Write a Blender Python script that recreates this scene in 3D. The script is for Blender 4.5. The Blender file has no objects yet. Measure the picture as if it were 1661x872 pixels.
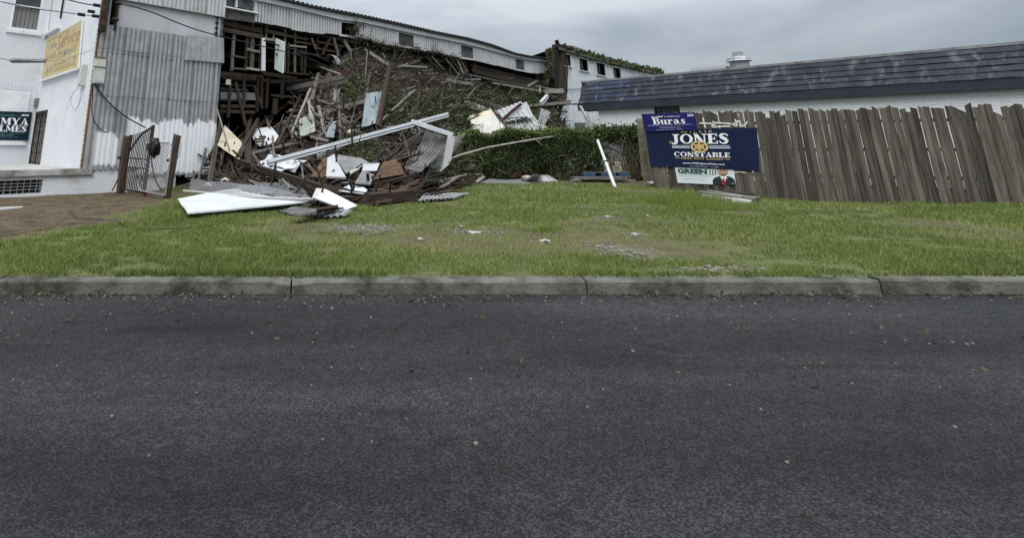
import bpy, math, random
import numpy as np
from mathutils import Vector, Matrix, noise

random.seed(11)
rng = np.random.default_rng(11)
scene = bpy.context.scene
COL = scene.collection

# ------------------------------------------------------------------ camera
EYE = 1.3
PITCH = math.atan(225 / 870.0)
cam_data = bpy.data.cameras.new('camera')
cam_data.sensor_width = 36.0
cam_data.lens = 870.0 / 1661.0 * 36.0
cam_data.shift_x = (830.5 - 600.0) / 1661.0
cam_data.shift_y = -(436.0 - 15.0) / 1661.0
cam_data.clip_start = 0.05
cam_data.clip_end = 3000
cam = bpy.data.objects.new('camera', cam_data)
COL.objects.link(cam)
cam.location = (0, 0, EYE)
cam.rotation_euler = (math.pi / 2 + PITCH, 0, 0)
scene.camera = cam

# ------------------------------------------------------------------ sky, sun, exposure
SUN_EL, SUN_AZ = math.radians(60), math.radians(186)      # azimuth clockwise from +Y
world = bpy.data.worlds.new('World')
scene.world = world
world.use_nodes = True
wn = world.node_tree
for nd in list(wn.nodes):
    wn.nodes.remove(nd)
w_out = wn.nodes.new('ShaderNodeOutputWorld')
w_bg = wn.nodes.new('ShaderNodeBackground')
w_sky = wn.nodes.new('ShaderNodeTexSky')
w_sky.sky_type = 'NISHITA'
w_sky.sun_disc = False
w_sky.sun_elevation = SUN_EL
w_sky.sun_rotation = SUN_AZ
w_tc = wn.nodes.new('ShaderNodeTexCoord')
w_map = wn.nodes.new('ShaderNodeMapping')
w_map.inputs['Scale'].default_value = (1.0, 1.0, 3.2)
w_map.inputs['Location'].default_value = (0.3, 0.1, 0.4)
w_noise = wn.nodes.new('ShaderNodeTexNoise')
w_noise.inputs['Scale'].default_value = 2.3
w_noise.inputs['Detail'].default_value = 5
w_noise.inputs['Roughness'].default_value = 0.5
w_noise.inputs['Distortion'].default_value = 0.35
w_ramp = wn.nodes.new('ShaderNodeValToRGB')
w_ramp.color_ramp.elements[0].position = 0.38
w_ramp.color_ramp.elements[0].color = (2.95, 3.35, 3.8, 1)
w_ramp.color_ramp.elements[1].position = 0.62
w_ramp.color_ramp.elements[1].color = (5.7, 6.05, 6.4, 1)
w_sep = wn.nodes.new('ShaderNodeSeparateXYZ')
w_el = wn.nodes.new('ShaderNodeMapRange')                 # overcast sky: brighter overhead than low down
w_el.inputs[1].default_value = 0.12
w_el.inputs[2].default_value = 1.0
w_el.inputs[3].default_value = 0.50
w_el.inputs[4].default_value = 1.75
w_mul = wn.nodes.new('ShaderNodeVectorMath')
w_mul.operation = 'SCALE'
w_mix = wn.nodes.new('ShaderNodeMix')
w_mix.data_type = 'RGBA'
w_mix.inputs[0].default_value = 0.9
wn.links.new(w_tc.outputs['Generated'], w_map.inputs['Vector'])
wn.links.new(w_map.outputs['Vector'], w_noise.inputs['Vector'])
wn.links.new(w_noise.outputs['Fac'], w_ramp.inputs['Fac'])
wn.links.new(w_tc.outputs['Generated'], w_sep.inputs[0])
wn.links.new(w_sep.outputs['Z'], w_el.inputs[0])
wn.links.new(w_ramp.outputs['Color'], w_mul.inputs[0])
wn.links.new(w_el.outputs[0], w_mul.inputs['Scale'])
wn.links.new(w_sky.outputs['Color'], w_mix.inputs[6])
wn.links.new(w_mul.outputs['Vector'], w_mix.inputs[7])
wn.links.new(w_mix.outputs[2], w_bg.inputs['Color'])
w_bg.inputs['Strength'].default_value = 0.085
wn.links.new(w_bg.outputs[0], w_out.inputs[0])

sun_data = bpy.data.lights.new('sun', 'SUN')
sun_data.energy = 1.5
sun_data.angle = math.radians(45)
sun_data.color = (1.0, 0.97, 0.93)
sun = bpy.data.objects.new('sun', sun_data)
COL.objects.link(sun)
sdir = Vector((math.sin(SUN_AZ) * math.cos(SUN_EL), math.cos(SUN_AZ) * math.cos(SUN_EL), math.sin(SUN_EL)))
sun.rotation_euler = sdir.to_track_quat('Z', 'Y').to_euler()
sun.location = sdir * 60

scene.view_settings.view_transform = 'Standard'
scene.view_settings.look = 'None'
scene.view_settings.exposure = 1.12
scene.view_settings.gamma = 1.0
scene.cycles.max_bounces = 5
scene.cycles.diffuse_bounces = 3
scene.cycles.glossy_bounces = 2
scene.cycles.transmission_bounces = 2
scene.cycles.transparent_max_bounces = 4
scene.cycles.use_denoising = True

# ------------------------------------------------------------------ measuring helpers (photo pixel + known plane -> place in the world)
CT, ST = math.cos(PITCH), math.sin(PITCH)
CAMP = Vector((0, 0, EYE))
def ray(px, py):
    x = (px - 600.0) / 870.0
    y = (15.0 - py) / 870.0
    return Vector((x, CT - ST * y, ST + CT * y))
def gnd(px, py, z=0.0):
    r = ray(px, py)
    return CAMP + r * ((z - EYE) / r.z)
def at(px, py, Y):
    r = ray(px, py)
    return CAMP + r * (Y / r.y)
AZ = math.radians(47)
U = Vector((math.sin(AZ), math.cos(AZ), 0))               # along the warehouse wall, away to the right
N = Vector((math.cos(AZ), -math.sin(AZ), 0))              # out of that wall, towards the lawn
Z = Vector((0, 0, 1))
C0 = Vector((-8.669, 16.824, 0))                          # ground point under the corner of the brick building
def onplane(px, py, P, nn):
    r = ray(px, py)
    return CAMP + r * ((P - CAMP).dot(nn) / r.dot(nn))
def W(u, n, z):
    return C0 + U * u + N * n + Z * z
def wp(px, py, n=0.0):                                    # pixel on a plane parallel to the warehouse wall -> (u, z)
    p = onplane(px, py, C0 + N * n, N)
    return (p - C0).dot(U), p.z
def wpt(px, py, n=0.0):
    return onplane(px, py, C0 + N * n, N)
def sp(px, py, u=0.0):                                    # pixel on the brick side wall -> (s, z), s runs into the building
    p = onplane(px, py, C0 + U * u, U)
    return -(p - C0).dot(N), p.z
def lerp(a, b, t):
    return a + (b - a) * t
def table(tab, x):
    if x <= tab[0][0]:
        return tab[0][1:]
    for a, b in zip(tab, tab[1:]):
        if x <= b[0]:
            t = (x - a[0]) / (b[0] - a[0])
            return tuple(lerp(p, q, t) for p, q in zip(a[1:], b[1:]))
    return tab[-1][1:]

# ------------------------------------------------------------------ materials
MATS = {}
def mat(name, c1, c2=None, scale=3.0, stretch=(1, 1, 1), rough=0.8, metal=0.0, bump=0.0, bscale=30.0,
        lo=0.35, hi=0.65, vary=0.0, c3=None, s3=1.2, lo3=0.52, hi3=0.62, detail=6.0, spec=0.35, world=False):
    m = bpy.data.materials.new(name)
    m.use_nodes = True
    nt = m.node_tree
    b = nt.nodes['Principled BSDF']
    b.inputs['Roughness'].default_value = rough
    b.inputs['Metallic'].default_value = metal
    b.inputs['Specular IOR Level'].default_value = spec
    tc = nt.nodes.new('ShaderNodeTexCoord')
    mp = nt.nodes.new('ShaderNodeMapping')
    mp.inputs['Scale'].default_value = stretch
    info = nt.nodes.new('ShaderNodeObjectInfo')
    addv = nt.nodes.new('ShaderNodeVectorMath')
    addv.operation = 'MULTIPLY_ADD'
    addv.inputs[1].default_value = (37.0, 53.0, 71.0)
    nt.links.new(info.outputs['Random'], addv.inputs[0])
    if world:
        geo = nt.nodes.new('ShaderNodeNewGeometry')
        nt.links.new(geo.outputs['Position'], mp.inputs['Vector'])
        addv.inputs[1].default_value = (0, 0, 0)
    else:
        nt.links.new(tc.outputs['Object'], mp.inputs['Vector'])
    nt.links.new(mp.outputs['Vector'], addv.inputs[2])
    n1 = nt.nodes.new('ShaderNodeTexNoise')
    n1.inputs['Scale'].default_value = scale
    n1.inputs['Detail'].default_value = detail
    n1.inputs['Roughness'].default_value = 0.62
    nt.links.new(addv.outputs[0], n1.inputs['Vector'])
    rp = nt.nodes.new('ShaderNodeValToRGB')
    rp.color_ramp.elements[0].position = lo
    rp.color_ramp.elements[1].position = hi
    rp.color_ramp.elements[0].color = (*c1, 1)
    rp.color_ramp.elements[1].color = (*(c2 or c1), 1)
    nt.links.new(n1.outputs['Fac'], rp.inputs['Fac'])
    col = rp.outputs['Color']
    if c3:
        n3 = nt.nodes.new('ShaderNodeTexNoise')
        n3.inputs['Scale'].default_value = s3
        n3.inputs['Detail'].default_value = 7
        n3.inputs['Roughness'].default_value = 0.68
        nt.links.new(addv.outputs[0], n3.inputs['Vector'])
        mr = nt.nodes.new('ShaderNodeMapRange')
        mr.inputs[1].default_value = lo3
        mr.inputs[2].default_value = hi3
        nt.links.new(n3.outputs['Fac'], mr.inputs[0])
        mx = nt.nodes.new('ShaderNodeMix')
        mx.data_type = 'RGBA'
        mx.inputs[7].default_value = (*c3, 1)
        nt.links.new(mr.outputs[0], mx.inputs[0])
        nt.links.new(col, mx.inputs[6])
        col = mx.outputs[2]
    if vary:
        hs = nt.nodes.new('ShaderNodeHueSaturation')
        vr = nt.nodes.new('ShaderNodeMapRange')
        vr.inputs[3].default_value = 1.0 - vary
        vr.inputs[4].default_value = 1.0 + vary
        nt.links.new(info.outputs['Random'], vr.inputs[0])
        nt.links.new(vr.outputs[0], hs.inputs['Value'])
        nt.links.new(col, hs.inputs['Color'])
        col = hs.outputs['Color']
    nt.links.new(col, b.inputs['Base Color'])
    if bump:
        n2 = nt.nodes.new('ShaderNodeTexNoise')
        n2.inputs['Scale'].default_value = bscale
        n2.inputs['Detail'].default_value = 4
        nt.links.new(addv.outputs[0], n2.inputs['Vector'])
        bp = nt.nodes.new('ShaderNodeBump')
        bp.inputs['Strength'].default_value = bump
        bp.inputs['Distance'].default_value = 0.02
        nt.links.new(n2.outputs['Fac'], bp.inputs['Height'])
        nt.links.new(bp.outputs['Normal'], b.inputs['Normal'])
    MATS[name] = m
    m['_col'] = 0
    return m

def brick_mat(name, c, mortar, cdirt, axis_u, bw=0.22, bh=0.075, dirt_lo=0.55):
    """painted brick: courses follow the wall (axis_u is the wall's direction), relief in the joints, grime in patches"""
    m = mat(name, c, tuple(v * 0.93 for v in c), scale=0.8, rough=0.75, c3=cdirt, s3=0.9, lo3=dirt_lo, hi3=dirt_lo + 0.2)
    nt = m.node_tree
    b = nt.nodes['Principled BSDF']
    tc = nt.nodes.new('ShaderNodeNewGeometry')
    dot = nt.nodes.new('ShaderNodeVectorMath')
    dot.operation = 'DOT_PRODUCT'
    dot.inputs[1].default_value = axis_u
    nt.links.new(tc.outputs['Position'], dot.inputs[0])
    sep = nt.nodes.new('ShaderNodeSeparateXYZ')
    nt.links.new(tc.outputs['Position'], sep.inputs[0])
    cmb = nt.nodes.new('ShaderNodeCombineXYZ')
    nt.links.new(dot.outputs['Value'], cmb.inputs['X'])
    nt.links.new(sep.outputs['Z'], cmb.inputs['Y'])
    br = nt.nodes.new('ShaderNodeTexBrick')
    br.inputs['Scale'].default_value = 1.0
    br.inputs['Brick Width'].default_value = bw
    br.inputs['Row Height'].default_value = bh
    br.inputs['Mortar Size'].default_value = 0.009
    br.inputs['Color1'].default_value = (1, 1, 1, 1)
    br.inputs['Color2'].default_value = (0.93, 0.93, 0.93, 1)
    br.inputs['Mortar'].default_value = (*[a / b_ for a, b_ in zip(mortar, c)], 1)
    nt.links.new(cmb.outputs[0], br.inputs['Vector'])
    mx = nt.nodes.new('ShaderNodeMix')
    mx.data_type = 'RGBA'
    mx.blend_type = 'MULTIPLY'
    mx.inputs[0].default_value = 1.0
    src = b.inputs['Base Color'].links[0].from_socket
    nt.links.new(src, mx.inputs[6])
    nt.links.new(br.outputs['Color'], mx.inputs[7])
    nt.links.new(mx.outputs[2], b.inputs['Base Color'])
    bp = nt.nodes.new('ShaderNodeBump')
    bp.inputs['Strength'].default_value = 0.4
    bp.inputs['Distance'].default_value = 0.010
    inv = nt.nodes.new('ShaderNodeMath')
    inv.operation = 'SUBTRACT'
    inv.inputs[0].default_value = 1.0
    nt.links.new(br.outputs['Fac'], inv.inputs[1])
    nt.links.new(inv.outputs[0], bp.inputs['Height'])
    nt.links.new(bp.outputs['Normal'], b.inputs['Normal'])
    return m

G3 = (20, 1.2, 1.2)
mat('white_paint', (0.62, 0.65, 0.68), (0.74, 0.76, 0.78), 2, rough=0.55, c3=(0.38, 0.38, 0.37), s3=1.5, lo3=0.6, hi3=0.78)
mat('white_metal', (0.46, 0.49, 0.53), (0.60, 0.63, 0.66), 1.6, rough=0.42, c3=(0.40, 0.38, 0.35), s3=3, lo3=0.62, hi3=0.72, bump=0.08, bscale=9)
mat('white_bright', (0.50, 0.53, 0.56), (0.62, 0.65, 0.68), 2, rough=0.5, c3=(0.36, 0.27, 0.19), s3=5, lo3=0.66, hi3=0.72)
mat('galvanised', (0.30, 0.305, 0.31), (0.41, 0.42, 0.43), 2.5, rough=0.45, metal=0.25, c3=(0.25, 0.24, 0.225), s3=1.2, lo3=0.56, hi3=0.85, vary=0.07, bump=0.04, bscale=12)
mat('galvanised_dark', (0.14, 0.145, 0.15), (0.24, 0.25, 0.255), 3, rough=0.5, metal=0.2, c3=(0.12, 0.07, 0.045), s3=2.5, lo3=0.55, hi3=0.7, vary=0.2)
mat('strip_metal', (0.44, 0.455, 0.46), (0.54, 0.555, 0.56), 1.4, rough=0.5, c3=(0.25, 0.24, 0.22), s3=0.9, lo3=0.52, hi3=0.8, vary=0.07)
mat('far_metal', (0.46, 0.50, 0.535), (0.56, 0.60, 0.63), 1.4, rough=0.5, c3=(0.33, 0.34, 0.33), s3=0.7, lo3=0.55, hi3=0.8, vary=0.05)
mat('panel_grey', (0.40, 0.41, 0.43), (0.49, 0.50, 0.52), 1.5, rough=0.6, c3=(0.30, 0.29, 0.28), s3=1.2, lo3=0.55, hi3=0.8, vary=0.04)
mat('wood_grey', (0.055, 0.050, 0.045), (0.165, 0.152, 0.138), 1.0, (3, 5, 5), rough=0.9, vary=0.35, bump=0.5, bscale=4)
mat('wood_pale', (0.15, 0.14, 0.125), (0.31, 0.295, 0.27), 1.0, (3, 5, 5), rough=0.85, vary=0.25, bump=0.3, bscale=4)
mat('wood_brown', (0.018, 0.013, 0.0095), (0.066, 0.046, 0.033), 1.0, (3, 5, 5), rough=0.9, vary=0.35, bump=0.5, bscale=4)
mat('wood_dark', (0.018, 0.014, 0.011), (0.055, 0.042, 0.032), 1.0, (3, 5, 5), rough=0.95, vary=0.4, bump=0.4, bscale=4)
mat('wood_fresh', (0.055, 0.030, 0.017), (0.155, 0.086, 0.045), 1.6, (2, 5, 5), rough=0.8, c3=(0.03, 0.02, 0.014), s3=2.0, vary=0.2, bump=0.3, bscale=4)
mat('wood_fence', (0.050, 0.043, 0.035), (0.135, 0.120, 0.100), 1.6, (9, 9, 1.3), rough=0.95, vary=0.42, bump=0.6, bscale=6, c3=(0.035, 0.031, 0.027), s3=0.9, lo3=0.52, hi3=0.66)
mat('plywood', (0.42, 0.36, 0.26), (0.55, 0.50, 0.40), 1.4, (1, 1, 3), rough=0.8, c3=(0.22, 0.19, 0.15), s3=2.5, lo3=0.58, hi3=0.72)
mat('plywood_old', (0.13, 0.115, 0.085), (0.23, 0.21, 0.165), 1.4, (1, 1, 3), rough=0.85, c3=(0.08, 0.07, 0.055), s3=3.0, lo3=0.55, hi3=0.66)
mat('shutter', (0.045, 0.045, 0.046), (0.085, 0.085, 0.086), 2.5, rough=0.7, c3=(0.14, 0.14, 0.135), s3=2.5, lo3=0.55, hi3=0.7)
mat('roof_rib', (0.016, 0.016, 0.017), (0.035, 0.034, 0.034), 3, rough=0.8)
mat('dirty_metal', (0.075, 0.074, 0.072), (0.17, 0.17, 0.168), 2.2, rough=0.6, metal=0.1, c3=(0.06, 0.04, 0.028), s3=2.0, lo3=0.50, hi3=0.68, vary=0.1)
mat('charred', (0.005, 0.0045, 0.004), (0.020, 0.016, 0.013), 1.0, (3, 5, 5), rough=0.95, bump=0.5, bscale=4)
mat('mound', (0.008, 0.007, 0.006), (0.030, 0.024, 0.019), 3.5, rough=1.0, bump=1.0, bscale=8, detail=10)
mat('chip_dark', (0.014, 0.010, 0.008), (0.060, 0.045, 0.034), 4, rough=1)
mat('chip_brown', (0.018, 0.013, 0.010), (0.075, 0.053, 0.038), 4, rough=1)
mat('chip_grey', (0.085, 0.080, 0.073), (0.25, 0.235, 0.215), 4, rough=1)
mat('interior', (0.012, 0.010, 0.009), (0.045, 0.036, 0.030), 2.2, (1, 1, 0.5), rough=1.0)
mat('black', (0.008, 0.008, 0.009), (0.014, 0.014, 0.015), 8, rough=0.6)
mat('bag_black', (0.004, 0.004, 0.0045), (0.009, 0.009, 0.010), 8, rough=0.35, bump=0.4, bscale=14)
mat('dark_iron', (0.020, 0.016, 0.014), (0.060, 0.040, 0.030), 12, rough=0.75, metal=0.3)
mat('rust', (0.020, 0.012, 0.009), (0.060, 0.033, 0.022), 6, (1, 1, 1), rough=0.9, bump=0.3, bscale=20)
mat('maroon', (0.022, 0.008, 0.007), (0.050, 0.018, 0.015), 4, rough=0.85)
mat('old_brick', (0.13, 0.075, 0.045), (0.24, 0.16, 0.10), 9, rough=0.95)
mat('concrete', (0.33, 0.33, 0.32), (0.46, 0.46, 0.44), 3, rough=0.9, c3=(0.14, 0.13, 0.115), s3=1.1, lo3=0.5, hi3=0.66, bump=0.2)
mat('concrete_dirty', (0.16, 0.15, 0.135), (0.27, 0.26, 0.235), 2.5, rough=0.95, c3=(0.07, 0.062, 0.05), s3=1.5, lo3=0.45, hi3=0.65, bump=0.3)
mat('kerb_stone', (0.085, 0.08, 0.072), (0.15, 0.145, 0.13), 3.5, rough=0.95, c3=(0.035, 0.034, 0.026), s3=2.2, lo3=0.46, hi3=0.62, bump=0.6, bscale=25)
mat('glass_dark', (0.035, 0.040, 0.045), (0.07, 0.078, 0.085), 1.0, rough=0.12, spec=0.6)
mat('glass_grey', (0.10, 0.105, 0.108), (0.17, 0.175, 0.18), 2.0, rough=0.25, c3=(0.03, 0.03, 0.03), s3=1.5)
mat('blinds', (0.15, 0.15, 0.145), (0.22, 0.215, 0.205), 3, (8, 8, 0.3), rough=0.7)
mat('roof_tile', (0.012, 0.015, 0.025), (0.028, 0.033, 0.048), 1.6, (1.6, 1.6, 0.5), rough=0.75, vary=0.10, c3=(0.12, 0.13, 0.15), s3=1.5, lo3=0.53, hi3=0.70, world=True)
mat('roof_tile_blue', (0.012, 0.016, 0.030), (0.026, 0.036, 0.062), 1.6, (1.6, 1.6, 0.5), rough=0.75, vary=0.10, c3=(0.06, 0.11, 0.22), s3=2.6, lo3=0.52, hi3=0.66, world=True)
mat('roof_dark', (0.020, 0.023, 0.034), (0.034, 0.038, 0.052), 2, rough=0.7)
mat('roofing', (0.07, 0.065, 0.06), (0.12, 0.11, 0.10), 3, rough=0.8)
mat('yellow_board', (0.46, 0.37, 0.17), (0.57, 0.48, 0.26), 2.2, rough=0.8, c3=(0.42, 0.39, 0.30), s3=2.5, lo3=0.5, hi3=0.66)
mat('ink_blue', (0.20, 0.23, 0.24), (0.44, 0.39, 0.25), 9, rough=0.8)
mat('ink_red', (0.34, 0.15, 0.08), (0.50, 0.37, 0.18), 9, rough=0.8)
mat('ink_brown', (0.30, 0.20, 0.09), (0.48, 0.37, 0.18), 9, rough=0.8)
mat('sign_navy', (0.007, 0.013, 0.040), (0.009, 0.017, 0.050), 1, rough=0.55, spec=0.12)
mat('sign_violet', (0.012, 0.012, 0.090), (0.016, 0.016, 0.105), 1, rough=0.55, spec=0.12)
mat('sign_teal', (0.006, 0.019, 0.032), (0.008, 0.024, 0.038), 1, rough=0.55, spec=0.12)
mat('sign_white', (0.56, 0.61, 0.62), (0.60, 0.65, 0.66), 1, rough=0.45)
mat('print_white', (0.75, 0.76, 0.78), rough=0.5)
mat('print_soft', (0.42, 0.44, 0.52), rough=0.5)
mat('print_gold', (0.50, 0.36, 0.13), (0.62, 0.46, 0.20), 20, rough=0.5)
mat('print_green', (0.015, 0.055, 0.045), rough=0.5)
mat('print_teal', (0.10, 0.22, 0.22), rough=0.5)
mat('print_suit', (0.012, 0.018, 0.030), rough=0.6)
mat('print_skin', (0.36, 0.22, 0.16), (0.42, 0.27, 0.20), 30, rough=0.6)
mat('print_hair', (0.02, 0.014, 0.011), rough=0.6)
mat('print_red', (0.30, 0.015, 0.02), rough=0.5)
mat('chalk', (0.55, 0.54, 0.50), (0.66, 0.65, 0.61), 30, rough=0.9)
mat('box_grey', (0.44, 0.45, 0.43), (0.54, 0.55, 0.53), 4, rough=0.6, vary=0.1)
mat('box_cream', (0.50, 0.50, 0.42), (0.60, 0.60, 0.52), 4, rough=0.6)
mat('wire_black', (0.012, 0.012, 0.013), rough=0.7)
mat('wire_grey', (0.26, 0.265, 0.28), (0.36, 0.365, 0.38), 10, rough=0.5, metal=0.3)
mat('wire_light', (0.34, 0.33, 0.31), (0.44, 0.43, 0.40), 10, rough=0.6)
mat('blue_wood', (0.012, 0.045, 0.095), (0.03, 0.085, 0.16), 4, rough=0.85)
mat('pvc', (0.52, 0.51, 0.49), (0.62, 0.61, 0.59), 5, rough=0.35)
mat('orange', (0.50, 0.12, 0.04), (0.62, 0.18, 0.07), 10, rough=0.6)
mat('mint_paint', (0.46, 0.53, 0.50), (0.58, 0.64, 0.60), 2, rough=0.55, c3=(0.3, 0.33, 0.3), s3=3, lo3=0.6, hi3=0.75)
mat('green_board', (0.30, 0.34, 0.29), (0.42, 0.45, 0.39), 3, rough=0.8, c3=(0.16, 0.14, 0.11), s3=4, lo3=0.55, hi3=0.68)
mat('blue_steel', (0.17, 0.21, 0.235), (0.26, 0.30, 0.325), 3, rough=0.5, metal=0.15, c3=(0.10, 0.10, 0.09), s3=3, lo3=0.56, hi3=0.7)
mat('cream_panel', (0.42, 0.415, 0.38), (0.54, 0.53, 0.495), 2, rough=0.6, c3=(0.36, 0.33, 0.28), s3=2, lo3=0.6, hi3=0.75)
mat('yellow_panel', (0.45, 0.43, 0.30), (0.54, 0.51, 0.38), 2, rough=0.7)
mat('litter', (0.28, 0.275, 0.26), (0.46, 0.455, 0.43), 8, rough=0.7)
mat('gravel', (0.13, 0.12, 0.10), (0.34, 0.325, 0.29), 14, rough=0.95, vary=0.3)
mat('stem', (0.040, 0.032, 0.023), (0.095, 0.078, 0.055), 6, rough=0.95)

def leaf_mat(name, lo, hi, dry=None):
    m = bpy.data.materials.new(name)
    m.use_nodes = True
    nt = m.node_tree
    b = nt.nodes['Principled BSDF']
    b.inputs['Roughness'].default_value = 0.6
    b.inputs['Specular IOR Level'].default_value = 0.3
    at_ = nt.nodes.new('ShaderNodeAttribute')
    at_.attribute_name = 'tint'
    rp = nt.nodes.new('ShaderNodeValToRGB')
    els = rp.color_ramp.elements
    els[0].color = (*lo, 1)
    els[1].color = (*hi, 1)
    if dry:
        els[1].position = 0.8
        e = els.new(1.0)
        e.color = (*dry, 1)
    nt.links.new(at_.outputs['Fac'], rp.inputs['Fac'])
    nt.links.new(rp.outputs['Color'], b.inputs['Base Color'])
    tr = nt.nodes.new('ShaderNodeBsdfTranslucent')
    nt.links.new(rp.outputs['Color'], tr.inputs['Color'])
    ms = nt.nodes.new('ShaderNodeMixShader')
    ms.inputs[0].default_value = 0.22
    out = nt.nodes['Material Output']
    nt.links.new(b.outputs[0], ms.inputs[1])
    nt.links.new(tr.outputs[0], ms.inputs[2])
    nt.links.new(ms.outputs[0], out.inputs['Surface'])
    MATS[name] = m
    return m
leaf_mat('leaf_hedge', (0.013, 0.023, 0.008), (0.098, 0.138, 0.042), (0.19, 0.23, 0.075))  # last colour carries the hedge's painted-in top light
leaf_mat('leaf_vine', (0.018, 0.027, 0.010), (0.080, 0.105, 0.038), (0.13, 0.115, 0.055))
leaf_mat('leaf_dry', (0.022, 0.023, 0.013), (0.080, 0.078, 0.040), (0.115, 0.092, 0.060))
leaf_mat('leaf_litter', (0.030, 0.024, 0.015), (0.10, 0.082, 0.045), (0.12, 0.125, 0.05))
leaf_mat('grass', (0.060, 0.090, 0.018), (0.172, 0.222, 0.052), (0.30, 0.265, 0.125))

# ------------------------------------------------------------------ mesh helpers
ORG = {}
def meta(o, label=None, cat=None, group=None, kind=None):
    if label: o['label'] = label
    if cat: o['category'] = cat
    if group: o['group'] = group
    if kind: o['kind'] = kind
    return o
def thing(name, label, cat, loc, group=None):
    o = bpy.data.objects.new(name, None)
    o.empty_display_size = 0.2
    COL.objects.link(o)
    o.location = loc
    ORG[o] = Vector(loc)
    return meta(o, label, cat, group)
def link(name, me, parent=None, loc=None):
    o = bpy.data.objects.new(name, me)
    COL.objects.link(o)
    if parent is not None:
        o.parent = parent
        ORG[o] = ORG[parent].copy()
    else:
        o.location = loc
        ORG[o] = Vector(loc)
    return o

class MB:
    def __init__(s):
        s.v = []; s.f = []
    def add(s, vs, fs):
        k = len(s.v)
        s.v += [Vector(p) for p in vs]
        s.f += [tuple(i + k for i in f) for f in fs]
        return s
    def box(s, c, ax, ay, az):
        """box with centre c and half-axis vectors"""
        c = Vector(c)
        if ax.cross(ay).dot(az) < 0: ax = -ax
        vs = [c + ax * i + ay * j + az * k for i in (-1, 1) for j in (-1, 1) for k in (-1, 1)]
        return s.add(vs, [(0, 1, 3, 2), (4, 6, 7, 5), (0, 4, 5, 1), (2, 3, 7, 6), (0, 2, 6, 4), (1, 5, 7, 3)])
    def beam(s, a, b, w, t, up=Z):
        a, b = Vector(a), Vector(b)
        d = b - a
        x = d.normalized()
        y = up.cross(x)
        if y.length < 1e-3:
            y = N.cross(x)
        y.normalize()
        z = x.cross(y)
        return s.box((a + b) / 2, d / 2, y * (t / 2), z * (w / 2))
    def tube(s, pts, r, k=6, taper=1.0):
        pts = [Vector(p) for p in pts]
        rings = []
        for i, p in enumerate(pts):
            d = (pts[min(i + 1, len(pts) - 1)] - pts[max(i - 1, 0)]).normalized()
            a = d.cross(Z if abs(d.z) < 0.9 else Vector((1, 0, 0))).normalized()
            b = d.cross(a)
            rr = r * lerp(1.0, taper, i / max(1, len(pts) - 1))
            rings.append([p + a * (rr * math.cos(q * 2 * math.pi / k)) + b * (rr * math.sin(q * 2 * math.pi / k)) for q in range(k)])
        vs = [p for rg in rings for p in rg]
        fs = []
        for i in range(len(rings) - 1):
            for q in range(k):
                fs.append((i * k + q, i * k + (q + 1) % k, (i + 1) * k + (q + 1) % k, (i + 1) * k + q))
        fs.append(tuple(range(k - 1, -1, -1)))
        fs.append(tuple((len(rings) - 1) * k + q for q in range(k)))
        return s.add(vs, fs)
    def slab(s, pts, nrm, th):
        """flat polygon pts given thickness th along -nrm"""
        pts = [Vector(p) for p in pts]
        k = len(pts)
        vs = pts + [p - nrm * th for p in pts]
        fs = [tuple(range(k)), tuple(range(2 * k - 1, k - 1, -1))]
        fs += [(i, i + k, (i + 1) % k + k, (i + 1) % k) for i in range(k)]
        return s.add(vs, fs)
    def build(s, name, m, parent=None, smooth=False):
        if parent is not None:
            org = ORG[parent]
        else:
            lo = [min(p[i] for p in s.v) for i in range(3)]
            hi = [max(p[i] for p in s.v) for i in range(3)]
            org = Vector(((lo[0] + hi[0]) / 2, (lo[1] + hi[1]) / 2, lo[2]))
        me = bpy.data.meshes.new(name)
        me.from_pydata([tuple(p - org) for p in s.v], [], s.f)
        me.materials.append(MATS[m])
        if smooth:
            me.polygons.foreach_set('use_smooth', [True] * len(me.polygons))
        me.update()
        return link(name, me, parent, org)

PROFILE = ((0.0, 0.0), (0.07, 1.0), (0.66, 1.0), (0.73, 0.0))
def corrugated(mb, fn, width, pitch=0.14, amp=0.025, nt=1, th=0.003, t0=0.0, t1=1.0):
    """fn(s, t, off) -> point; s metres across the ribs, t 0..1 along them, off metres out of the face"""
    xs = []
    k = 0
    while True:
        done = False
        for f, h in PROFILE:
            s_ = (k + f) * pitch
            if s_ >= width:
                done = True
                break
            xs.append((s_, h * amp))
        if done:
            break
        k += 1
    xs.append((width, 0.0))
    n_ = len(xs)
    for side in (0, 1):
        base = len(mb.v)
        for j in range(nt + 1):
            t = lerp(t0, t1, j / nt)
            for s_, o_ in xs:
                mb.v.append(Vector(fn(s_, t, o_ - side * th)))
        for j in range(nt):
            for i in range(n_ - 1):
                q = (base + j * n_ + i, base + j * n_ + i + 1, base + (j + 1) * n_ + i + 1, base + (j + 1) * n_ + i)
                mb.f.append(q if side == 0 else q[::-1])
    return mb
def bilinear(q):
    a, b, c, d = [Vector(p) for p in q]                   # a->b across the ribs, a->d along them
    nn = (b - a).cross(d - a).normalized()
    def fn(w):
        def f(s_, t, off):
            return a.lerp(b, s_ / w).lerp(d.lerp(c, s_ / w), t) + nn * off
        return f
    return fn, nn
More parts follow.
